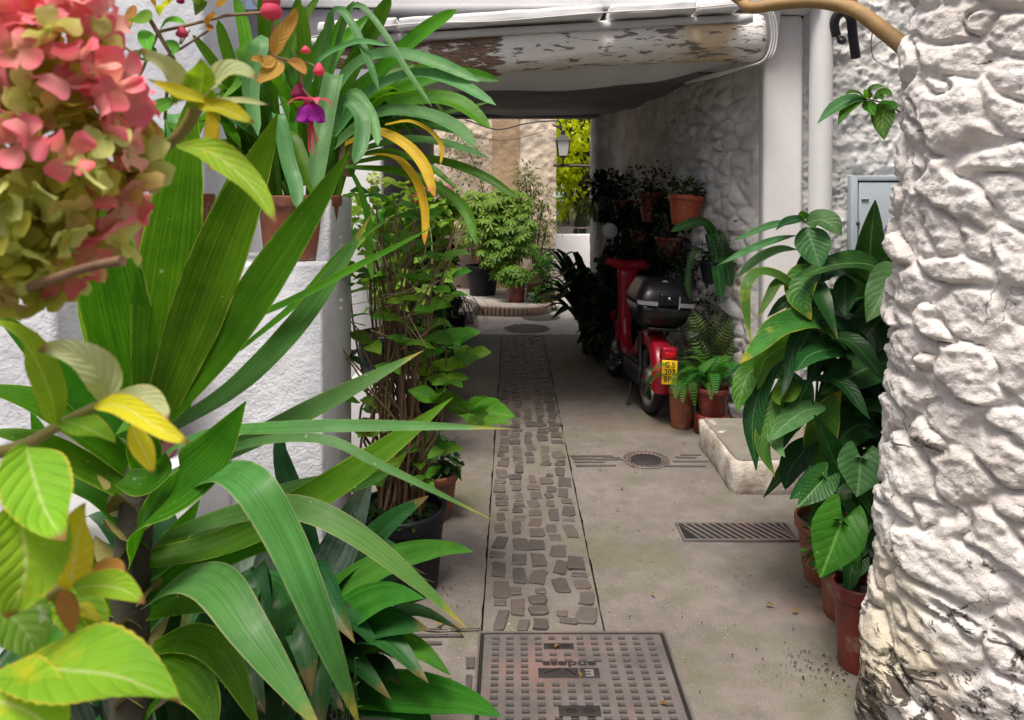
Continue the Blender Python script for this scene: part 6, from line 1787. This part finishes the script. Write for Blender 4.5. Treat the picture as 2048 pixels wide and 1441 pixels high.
# seat, rack, top case
st_m = mbox('seat', (-.115, .10, .70), (.115, .46, .79), MT['rubber'], .03)
mtube('seat_post', [Vector((0, .22, .50)), Vector((0, .24, .71))], .018, MT['engine'], None, 8, None)
mbox('luggage_rack', (-.11, -.20, .625), (.11, .12, .645), MT['engine'], .005)
for sx in (-1, 1): mtube('rack_stay', [Vector((sx * .07, -.12, .63)), Vector((sx * .06, -.05, .56))], .009, MT['engine'], None, 6, None)
def case_loft(rings, n=40):
    V, F = [], []
    for (z, hx, y0, y1, e) in rings:
        cy, hy_ = (y0 + y1) / 2, (y1 - y0) / 2
        for k in range(n):
            a = 2 * math.pi * k / n; c, s = math.cos(a), math.sin(a)
            V.append((hx * math.copysign(abs(c) ** e, c), cy + hy_ * math.copysign(abs(s) ** e, s), z))
    m = len(rings)
    for i in range(m - 1):
        for k in range(n):
            a, b = i * n + k, i * n + (k + 1) % n
            F.append((a, b, b + n, a + n))
    F.append(tuple(range(n - 1, -1, -1))); F.append(tuple(range((m - 1) * n, m * n)))
    return V, F
tc = mp('top_case', mesh('case_tray', *case_loft([(.648, .13, -.17, .14, .45), (.665, .155, -.20, .16, .4), (.74, .192, -.235, .19, .4), (.797, .202, -.245, .20, .4)])), MT['case_black'])
lid = mp('lid', mesh('case_lid', *case_loft([(.803, .205, -.248, .203, .4), (.845, .206, -.248, .203, .4), (.90, .185, -.215, .19, .42), (.955, .155, -.165, .165, .45), (.978, .12, -.12, .13, .5), (.984, .07, -.07, .08, .6)])), MT['case_black'], tc)
for sx in (-1, 1):
    V = []
    for (x, y) in ((sx * .20, -.17), (sx * .205, -.215), (sx * .18, -.246), (sx * .075, -.2535)):
        V += [(x * 1.012, y * 1.012, .806), (x * 1.012, y * 1.012, .835)]
    mp('reflector', mesh('reflector', V, [(0, 2, 3, 1), (2, 4, 5, 3), (4, 6, 7, 5)] if sx > 0 else [(1, 3, 2, 0), (3, 5, 4, 2), (5, 7, 6, 4)], None, False), MT['case_silver'], tc)
mp('center_panel', box((-.07, -.262, .815), (.07, -.225, .895), .012), MT['case_black'], lid)
mp('latch', box((.073, -.256, .79), (.083, -.24, .88), .003), MT['case_silver'], lid)
Vv, Ff, Uu = lathe([(.0001, .006), (.009, .006), (.011, 0)], 14)
lk = mp('lock', mesh('lock', Vv, Ff), MT['chrome'], lid); lk.location = (.0, -.262, .862); lk.rotation_euler = (math.pi / 2, 0, 0)
lg_ = mp('badge', mesh('badge', Vv, Ff), MT['case_silver'], lid); lg_.location = (0, -.14, .962); lg_.scale = (2.4, 1.4, 1); lg_.rotation_euler = (math.radians(38), 0, 0)
# tail light and number plate
tl = mbox('tail_housing', (-.052, -.372, .455), (.052, -.29, .545), MT['red_paint'], .012)
mbox('tail_light', (-.034, -.382, .475), (.034, -.368, .515), MT['tail'], .006, tl)
pl = mp('number_plate', box((-.054, -.004, -.080), (.054, .004, .080), .004), MT['plate'])
pl.location = (0, -.392, .385); pl.rotation_euler = (math.radians(-9), 0, 0)
pm_ = Matrix.LocRotScale(pl.location, pl.rotation_euler, None)
for i, s_ in enumerate(('C 5', '207', 'BFV')):
    t = mp('lettering', text_mesh(s_, .052, .0006, .0005), MT['ink'], pl)
    t.location = (0, -.0052, .048 - .047 * i); t.rotation_euler = (math.pi / 2, 0, 0); t.scale = (.95, 1.0, 1)

# ------------------------------------------------------------------ pots in the passage
_wy = [4.98, 5.08, 5.35, 5.75, 6.4, 7.5, 8.1, 8.3]; _wx = [1.70, 1.62, 1.50, 1.41, 1.34, 1.22, 1.14, 1.03]
def wallx(y): return float(np.interp(y, _wy, _wx)) - .045
def on_wall(u, v, off):
    lo, hi = 4.9, 8.4
    for _ in range(40):
        m = (lo + hi) / 2
        if px(u, v, m).x < wallx(m) - off: lo = m
        else: hi = m
    return px(u, v, (lo + hi) / 2)
# ferns on the ground
def frond_mesh(L, n, seed, droop=.9):
    rr = random.Random(seed)
    pts = [Vector((0, 0, 0)), Vector((0, L * .30, L * .34)), Vector((0, L * .62, L * .42)), Vector((0, L * .95, L * (.42 - .35 * droop)))]
    C = spline(pts, n); parts = [tube(pts, [.0022, .001], 4, n)]
    for i in range(2, n):
        t = i / n; p = C[i]; T = (C[min(i + 1, n)] - C[i - 1]).normalized()
        w = L * .17 * math.sin(math.pi * (.12 + .86 * t)) ** .8
        for sx in (-1, 1):
            d = (Vector((sx, 0, 0)) + T * .35).normalized()
            e = p + d * w + Vector((0, 0, -w * .18)); wd = T * (L / n * .42)
            m = p + d * w * .5 + Vector((0, 0, w * .05))
            parts.append(([p - wd * .6, p + wd * .6, m + wd, e, m - wd], [(0, 1, 2, 4), (4, 2, 3)], [(.5, 0), (.5, 0), (1, .5), (.5, 1), (0, .5)]))
    return mesh('frond', *join_geo(parts))
FRM = [frond_mesh(.34, 22, s, dr) for s, dr in ((1, .9), (2, .6), (3, 1.25))]
rfn = random.Random(6)
def fern(t, c, n, smin, smax, mat, t0=-.25, t1=.7):
    for k in range(n):
        a = k * 2.4 + rfn.uniform(-.3, .3); s = rfn.uniform(smin, smax)
        tilt = rfn.uniform(t0, t1)
        put(t, FRM[k % 3], mat, Vector(c) + Vector((.02 * math.cos(a), .02 * math.sin(a), 0)), (math.cos(a), math.sin(a), tilt), (0, 0, 1), s, 'frond')
f1 = thing('potted_fern', 'fern in a tall terracotta pot beside the moped rear wheel', 'potted fern', (1.165, 5.08, 0))
pot_parts(f1, (1.155, 5.09, 0), .092, .072, .285, MT['terra'])
fern(f1, (1.155, 5.08, .28), 24, .6, .9, MT['fern'], -.55, .35)
f2 = thing('potted_fern', 'fern in a red pot standing on an upturned pot next to the door step', 'potted fern', (1.33, 4.99, 0))
pot_parts(f2, (1.335, 4.985, .10), .108, .080, .20, MT['terra_red'])
V, F, U = lathe([(.0001, .118), (.105, .118), (.115, .11), (.125, .0), (.0001, 0)], 28); o = obj('stand', mesh('stand', V, F, U), MT['terra_red'], f2); place(o, Matrix.Translation((1.335, 4.985, 0)))
fern(f2, (1.335, 4.97, .29), 20, .7, 1.05, MT['fern'])
for k, (a, b, c) in enumerate((((1395, 770), (1400, 745), (1432, 715)), ((1400, 770), (1385, 740), (1372, 758)), ((1420, 765), (1440, 745), (1470, 765)))):
    leaf_obj(f2, MT['fern'], P([a, b, c], 4.93), .055, n=10, prof=pr_lance, seed=k)
# feathery dark fern between them, against the wall
f3 = thing('feathery_fern', 'feathery dull green fern against the passage wall behind the pots', 'fern', (1.42, 5.35, 0))
pot_parts(f3, (1.40, 5.38, 0), .09, .07, .2, MT['plastic_black'])
for k in range(26):
    a = rfn.uniform(0, 6.28); put(f3, FRM[k % 3], MT['dark_leaf'] if k % 2 else MT['far_leaf2'], Vector((1.36, 5.34, .2 + rfn.uniform(0, .22))), (math.cos(a) * .5, math.sin(a) * .4 - .2, 1.0), (0, -1, .2), rfn.uniform(.8, 1.4), 'frond')

WP = [  # u, v of the rim, half width px, height px, material, label, foliage (n, size, radius, trailing)
    (1368, 392, 36, 60, 'terra_orange', 'bright orange pot hanging on the rough passage wall', (170, .05, (.15, .10, .09), .0), (.10, -.06)),
    (1303, 384, 27, 60, 'terra_red', 'dark red pot hanging left of the bright orange pot', (620, .05, (.22, .16, .17), .12), (0, 0)),
    (1281, 460, 22, 38, 'terra_red', 'small red pot hanging low on the passage wall above the moped handlebar', (420, .05, (.18, .13, .13), .16), (0, 0)),
    (1340, 474, 30, 40, 'terra_red', 'dark red pot hanging below the bright orange pot', (460, .05, (.17, .13, .13), .14), (0, 0)),
    (1210, 392, 26, 30, 'plastic_grey', 'grey trough planter hanging near the far end of the passage', (420, .075, (.20, .15, .18), .0), (0, 0)),
    (1247, 400, 22, 34, 'terra_red', 'pot of dark trailing leaves between grey trough and dark red pot', (420, .06, (.20, .14, .16), .18), (0, 0)),
    (1424, 522, 26, 44, 'plastic_black', 'black pot on a wire rack on the rough passage wall', (60, .05, (.08, .08, .05), .0), (0, 0)),
]
for i, (u, v, hwp, hp, m, lb, (n, sz_, rad, trail), tl_) in enumerate(WP):
    c = on_wall(u, v, .15); k_ = c.y / FPX
    t = thing('hanging_pot', lb, 'hanging pot', (c.x, c.y, c.z - hp * k_), group=None)
    rt, h = hwp * k_, hp * k_
    Mp = pot_parts(t, Vector((c.x, c.y, c.z - h)), rt * .96, rt * .68, h, MT[m], tilt=(tl_[1], tl_[0], 0) if tl_[0] else None)
    tube_obj('hook', [Vector((c.x + rt * .9, c.y, c.z - h * .15)), Vector((wallx(c.y) + .06, c.y, c.z - h * .12))], .006, MT['engine'], t, 6)
    ctr = Vector((c.x + .02, c.y, c.z + rad[2] * .55))
    sm_ = [ell(ctr, rad, .1)]
    if trail: sm_ += [ell(ctr + Vector((rr_ * .05, -.06, -trail - .08 * q)), (.09, .07, .10), .1) for q, rr_ in enumerate((-1, .5, 1))]
    V, F, U = leafcloud(n, multi(sm_), sz_, 70 + i, .55)
    stuff(obj('foliage', mesh('foliage', V, F, U), MT['dark_leaf' if i else 'hyd_dark'], t))
    for q in range(5):
        a = rfn.uniform(-1, 1); tube_obj('stem', [Vector((c.x, c.y, c.z - .02)), ctr + Vector((a * rad[0] * .6, rfn.uniform(-.05, .05), rad[2] * rfn.uniform(.2, .9)))], .003, MT['stem_brown'], t, 5, None)
# extra climbing foliage over the wall
iv = thing('wall_ivy', 'dark trailing ivy covering the passage wall behind the moped mirror', 'climbing plant', on_wall(1240, 640, .05))
sam = []
for (u, v, r_) in ((1225, 430, .16), (1255, 450, .17), (1235, 500, .16), (1280, 510, .15), (1265, 545, .16), (1300, 430, .15), (1320, 520, .10), (1215, 540, .15), (1330, 440, .12), (1245, 580, .16), (1290, 480, .14), (1225, 600, .16)):
    sam.append(ell(on_wall(u, v, .08), (r_ * .8, r_ * 1.2, r_), .0))
V, F, U = leafcloud(4600, multi(sam), .058, 99, .7, .6, .3)
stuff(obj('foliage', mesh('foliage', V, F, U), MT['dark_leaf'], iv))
for k in range(8):
    u = rfn.uniform(1220, 1320); tube_obj('stem', [on_wall(u, 640, .01), on_wall(u + rfn.uniform(-20, 20), 520, .03), on_wall(u + rfn.uniform(-20, 20), 420, .04)], .004, MT['stem_brown'], iv, 5, 10)
cl = thing('wall_creeper', 'thin small leaved creeper climbing the rough wall above the ferns', 'climbing plant', on_wall(1420, 700, .02))
sam = [ell(on_wall(u, v, .03), (.06, .06, .05), .0) for u, v in ((1425, 560), (1432, 590), (1420, 620), (1415, 650), (1430, 670), (1440, 690), (1405, 600), (1385, 560), (1400, 530))]
V, F, U = leafcloud(330, multi(sam), .032, 98, .6, .5, .2)
stuff(obj('foliage', mesh('foliage', V, F, U), MT['dark_leaf'], cl))
tube_obj('stem', [on_wall(1432, 780, .03), on_wall(1425, 680, .02), on_wall(1380, 600, .03), on_wall(1378, 560, .03), on_wall(1420, 500, .03)], .007, MT['stem_brown'], cl, 6, 20)
# strap leaf hanging out of the black wall pot
c = on_wall(1424, 522, .15)
sp = thing('strap_leaf_plant', 'strap leaved plant with long leaves drooping from the black wall pot', 'potted plant', c)
for k, (pts, w) in enumerate((([(1424, 515), (1425, 470), (1405, 445), (1375, 450), (1342, 464)], 22), ([(1430, 515), (1430, 470), (1440, 480), (1455, 540), (1460, 575)], 26), ([(1426, 515), (1420, 470), (1428, 480), (1436, 540), (1442, 598)], 24), ([(1420, 520), (1400, 500), (1385, 510), (1375, 560), (1380, 600)], 12))):
    leaf_obj(sp, MT['ginger'], P(pts, [c.y, c.y - .12]), w / FPX * c.y, n=16, prof=pr_agap, seed=k)
for k in range(4):
    z = c.z + .04 + .025 * k
    tube_obj('rack_wire', [Vector((c.x - .12, c.y - .10, z)), Vector((c.x + .10, c.y - .10, z + .03))], .003, MT['engine'], sp, 5)
for k in range(4):
    x = c.x - .10 + .06 * k
    tube_obj('rack_wire', [Vector((x, c.y - .10, c.z + .03)), Vector((x + .01, c.y - .10, c.z + .16))], .003, MT['engine'], sp, 5)
# spider plant at the far end
sc_ = on_wall(1196, 420, .10)
spd = thing('spider_plant', 'spider plant with thin arching leaves hanging at the far jamb', 'potted plant', sc_)
pot_parts(spd, sc_ - Vector((0, 0, .13)), .08, .06, .13, MT['plastic_grey'])
for k in range(54):
    a = rfn.uniform(1.2, 5.2) if k % 3 else rfn.uniform(0, 6.28); L = rfn.uniform(.25, .5)
    d = Vector((math.cos(a), math.sin(a) * .7, 0)); e = rfn.uniform(.1, .8)
    leaf_obj(spd, MT['far_leaf2'], [sc_, sc_ + d * L * .3 + Vector((0, 0, L * .35 * e)), sc_ + d * L * .65 + Vector((0, 0, L * .25 * e)), sc_ + d * L * .95 + Vector((0, 0, -L * rfn.uniform(.1, .7)))], rfn.uniform(.014, .022), n=9, cols=3, prof=pr_strap, face=(0, 0, 1), seed=k)
# dark cast iron plant by the far end, right
da = thing('cast_iron_plant', 'dark cast iron plant with broad leaves between moped and far jamb', 'potted plant', (.83, 7.35, 0))
pot_parts(da, (.86, 7.35, 0), .20, .16, .30, MT['plastic_black'])
for k in range(130):
    a = rfn.uniform(0, 6.28); b = Vector((.82 + .16 * math.cos(a), 7.25 + .18 * math.sin(a), .27)); L = rfn.uniform(.55, 1.05)
    d = Vector((math.cos(a), math.sin(a), 0)); e = rfn.uniform(.35, 1.2)
    leaf_obj(da, MT['aspi'], [b, b + d * L * .12 + Vector((0, 0, L * .42 * e)), b + d * L * .32 + Vector((0, 0, L * .72 * e)), b + d * L * .58 + Vector((0, 0, L * (.80 * e - .12)))], rfn.uniform(.09, .125), n=10, cols=5, prof=pr_lance, face=(-d.x, -d.y, .8), seed=k)
db = thing('shade_shrub', 'dark bushy pot plant behind the moped front wheel', 'potted plant', (.98, 6.8, 0))
pot_parts(db, (1.02, 6.85, 0), .17, .14, .28, MT['plastic_black'])
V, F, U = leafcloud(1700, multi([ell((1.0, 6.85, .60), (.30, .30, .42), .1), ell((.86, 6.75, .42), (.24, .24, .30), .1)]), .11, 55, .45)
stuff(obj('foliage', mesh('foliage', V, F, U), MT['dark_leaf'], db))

# dark plants along the left side of the passage
for i, (x, y, lb, hh_) in enumerate(((-.60, 5.1, 'dark geranium pot against the left passage wall behind the shrub', .55), (-.63, 5.9, 'bushy shaded pot plant midway along the left passage wall', .60), (-.66, 6.9, 'shaded pot plant near the far left end of the passage', .50))):
    t = thing('shade_plant', lb, 'potted plant', (x, y, 0))
    pot_parts(t, (x, y, 0), .15, .12, .26, MT['plastic_black'])
    V, F, U = leafcloud(620, multi([ell((x, y, .30 + hh_ * .55), (.17, .22, hh_ * .5), .1), ell((x - .02, y, .30 + hh_ * 1.3), (.16, .22, hh_ * .45), .1)]), .075, 120 + i, .8)
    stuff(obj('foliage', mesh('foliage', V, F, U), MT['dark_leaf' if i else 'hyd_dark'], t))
    for q in range(7): tube_obj('stem', [Vector((x + rfn.uniform(-.05, .05), y + rfn.uniform(-.05, .05), .22)), Vector((x + rfn.uniform(-.12, .12), y + rfn.uniform(-.15, .15), .3 + hh_ * rfn.uniform(.8, 1.6)))], .006, MT['stem_tan'], t, 5)
ge = thing('geranium', 'pot geranium with pink flower heads behind the strap leaved plant', 'potted plant', (-.72, 4.35, 0))
pot_parts(ge, (-.74, 4.35, .55), .16, .13, .24, MT['plastic_black'])
soft_wall('pedestal', [(-.92, 4.18), (-.56, 4.18), (-.56, 4.52), (-.92, 4.52)], 0, .548, MT['white_grey'], ge, .02)
V, F, U = leafcloud(560, multi([ell((-.62, 4.35, 1.15), (.30, .22, .30), .1), ell((-.75, 4.35, 1.45), (.28, .2, .16), .1), ell((-.45, 4.3, 1.52), (.16, .15, .12), .1)]), .075, 140, .9)
stuff(obj('foliage', mesh('foliage', V, F, U), MT['hyd_green'], ge))
for k, (u, v, m) in enumerate(((895, 380, 'ger_pink'), (838, 395, 'fuchsia_pink'), (855, 372, 'ger_pink'), (750, 358, 'hyd_pale'))):
    V, F, U = leafcloud(60, ell(px(u, v, 4.25), (.045, .04, .03), .2), .028, 150 + k, .9)
    stuff(obj('flower_head', mesh('flower_head', V, F, U), MT[m], ge))
    tube_obj('stem', [Vector((-.72, 4.35, .8)), px(u, v, 4.27)], .004, MT['stem_green'], ge, 5)
for q in range(10): tube_obj('stem', [Vector((-.74 + rfn.uniform(-.08, .08), 4.35, .76)), Vector((-.60 + rfn.uniform(-.3, .3), 4.35 + rfn.uniform(-.1, .1), rfn.uniform(1.2, 1.5)))], .006, MT['stem_tan'], ge, 5)
sg = thing('sedge_tuft', 'dark grassy tuft at the courtyard edge left of the cobbles', 'grass tuft', (-.60, 8.2, 0))
pot_parts(sg, (-.62, 8.2, 0), .12, .10, .22, MT['plastic_black'])
for k in range(46):
    a = rfn.uniform(0, 6.28); L = rfn.uniform(.3, .5); b = Vector((-.62, 8.2, .2)); d = Vector((math.cos(a), math.sin(a), 0))
    leaf_obj(sg, MT['dark_leaf'], [b, b + d * L * .3 + Vector((0, 0, L * .5)), b + d * L * .8 + Vector((0, 0, L * .35)), b + d * L * 1.1 + Vector((0, 0, -L * .1))], .014, n=8, cols=3, prof=pr_strap, face=(0, 0, 1), seed=k)

# ------------------------------------------------------------------ courtyard plants
def palmate(n, sampler, L, seed):
    rr = random.Random(seed); V, F, U = [], [], []
    for _ in range(n):
        p, d = sampler(rr); p = Vector(p)
        ax = (Vector(d) * .5 + Vector((rr.gauss(0, .3), -.3 + rr.gauss(0, .3), 1.0))).normalized()
        t = ax.orthogonal().normalized(); m = rr.choice((6, 7, 8)); a0 = rr.uniform(0, 6.28)
        for q in range(m):
            dd = Matrix.Rotation(a0 + q * 6.28 / m, 3, ax) @ t
            dd = (dd - ax * .25).normalized(); s = dd.cross(ax).normalized(); l = L * rr.uniform(.8, 1.15); w = l * .17
            o = len(V)
            V += [p, p + dd * l * .55 + s * w, p + dd * l * .6 + ax * l * .04, p + dd * l * .55 - s * w, p + dd * l - ax * l * .12]
            U += [(.5, 0), (1, .5), (.5, .5), (0, .5), (.5, 1)]
            F += [(o, o + 1, o + 2), (o, o + 2, o + 3), (o + 1, o + 4, o + 2), (o + 2, o + 4, o + 3)]
    return V, F, U
def far_pot(nm, lb, x, y, z, rt, h, mat, geo, fm, cat='potted plant', stems=()):
    t = thing(nm, lb, cat, (x, y, z))
    pot_parts(t, (x, y, z), rt, rt * .75, h, MT[mat])
    stuff(obj('foliage', mesh('foliage', *geo), MT[fm], t))
    for a in stems: tube_obj('stem', [Vector((x, y, z + h * .85)), Vector(a)], .012, MT['stem_brown'], t, 6)
    return t
s1 = px(985, 460, 10.4); s2 = px(1040, 470, 10.2); s3 = px(1010, 410, 10.5); s4 = px(950, 420, 10.7); s5 = px(1000, 510, 10.2)
far_pot('schefflera', 'glossy umbrella leaved shrub in a large black pot against the cream house', px(965, 570, 10.6).x, 10.6, .108, .24, .42, 'plastic_black', palmate(460, multi([ell(s1, (.36, .3, .32), .2), ell(s3, (.40, .3, .26), .2), ell(s4, (.26, .25, .3), .2)]), .125, 5), 'far_leaf', stems=(s1, s3, s4))
far_pot('schefflera', 'low umbrella leaved shrub spilling over a terracotta pot on the terrace', px(1033, 590, 9.95).x, 9.95, .108, .13, .24, 'terra_red', palmate(300, multi([ell(s2, (.28, .25, .30), .2), ell(s5, (.30, .25, .28), .2), ell(px(1030, 550, 9.95), (.22, .2, .14), .2)]), .11, 6), 'far_leaf', stems=(s2, s5))
w1 = [px(u, v, 10.9) for u, v in ((1060, 370), (1085, 400), (1045, 400), (1070, 440), (1095, 450), (1075, 490), (1050, 355))]
far_pot('willowy_shrub', 'tall airy narrow leaved shrub against the sunlit facade', px(1070, 560, 10.9).x, 10.95, .108, .16, .3, 'terra', leafcloud(900, multi([ell(p, (.20, .18, .22), .1) for p in w1]), .10, 61, .22, .5), 'far_leaf2', stems=w1)
i1 = [px(u, v, 9.9) for u, v in ((1085, 540), (1095, 570), (1075, 590), (1100, 600), (1090, 520))]
far_pot('leafy_shrub', 'small leaved green shrub at the right end of the terrace', px(1090, 590, 10).x, 9.95, .0, .13, .25, 'terra', leafcloud(900, multi([ell(p, (.15, .15, .14), .0) for p in i1]), .055, 62, .6), 'fern', stems=i1[:2])
far_pot('red_pot_plant', 'red pot stacked behind the black pot at the foot of the facade', px(965, 520, 11).x, 11.0, .42, .15, .30, 'terra_red', leafcloud(200, ell(px(940, 480, 11), (.3, .15, .2), .1), .07, 63, .5), 'far_leaf')
vn = thing('wall_vine', 'sparse vine hanging over the cream facade above the schefflera', 'climbing plant', px(940, 300, 11.2))
V, F, U = leafcloud(420, multi([ell(px(u, v, 11.18), (.22, .05, .16), .0) for u, v in ((910, 260), (935, 290), (955, 310), (900, 320), (930, 350), (975, 370), (970, 400))]), .05, 64, .5)
stuff(obj('foliage', mesh('foliage', V, F, U), MT['far_leaf2'], vn))
tube_obj('stem', [px(900, 245, 11.2), px(930, 290, 11.2), px(960, 360, 11.2), px(975, 450, 11.2)], .008, MT['stem_brown'], vn, 5, 14)

# trees in the valley
def tree(lb, x, y, z0, h, r, n, seed, lm, size):
    t = thing('valley_tree', lb, 'tree', (x, y, z0))
    rr = random.Random(seed)
    tube_obj('trunk', [Vector((x, y, z0)), Vector((x + .2, y, z0 + h * .35)), Vector((x - .1, y, z0 + h * .8))], [.18, .13, .04], MT['bark'], t, 8, 10)
    sam = []
    for k in range(16):
        a = rr.uniform(0, 6.28); q = rr.uniform(.2, .8) * r; zz = z0 + h * rr.uniform(.22, .95)
        c = Vector((x + q * math.cos(a), y + q * math.sin(a), zz)); rad = r * rr.uniform(.28, .48)
        sam.append(ell(c, (rad, rad, rad * .8), .25))
        tube_obj('limb', [Vector((x, y, z0 + h * rr.uniform(.15, .5))), c], [.05, .012], MT['bark'], t, 5, None)
    stuff(obj('crown', mesh('crown', *leafcloud(n, multi(sam), size, seed, .6)), MT[lm], t))
tree('bright yellow green tree seen in the gap beyond the lantern', 1.75, 20, -.06, 6.5, 2.3, 9000, 1, 'tree_leaf', .17)
tree('yellow green tree behind the passage jamb to the right of the gap', 4.6, 23, -.06, 7.5, 2.6, 6000, 2, 'tree_leaf', .2)
tree('paler olive tree rising behind the bright tree in the gap', 2.4, 34, -.06, 9.5, 3.4, 8000, 3, 'hill_leaf', .3)
tree('yellow green tree hidden mostly by the cream house corner', -1.5, 24, -.06, 7, 2.6, 4500, 4, 'tree_leaf', .2)
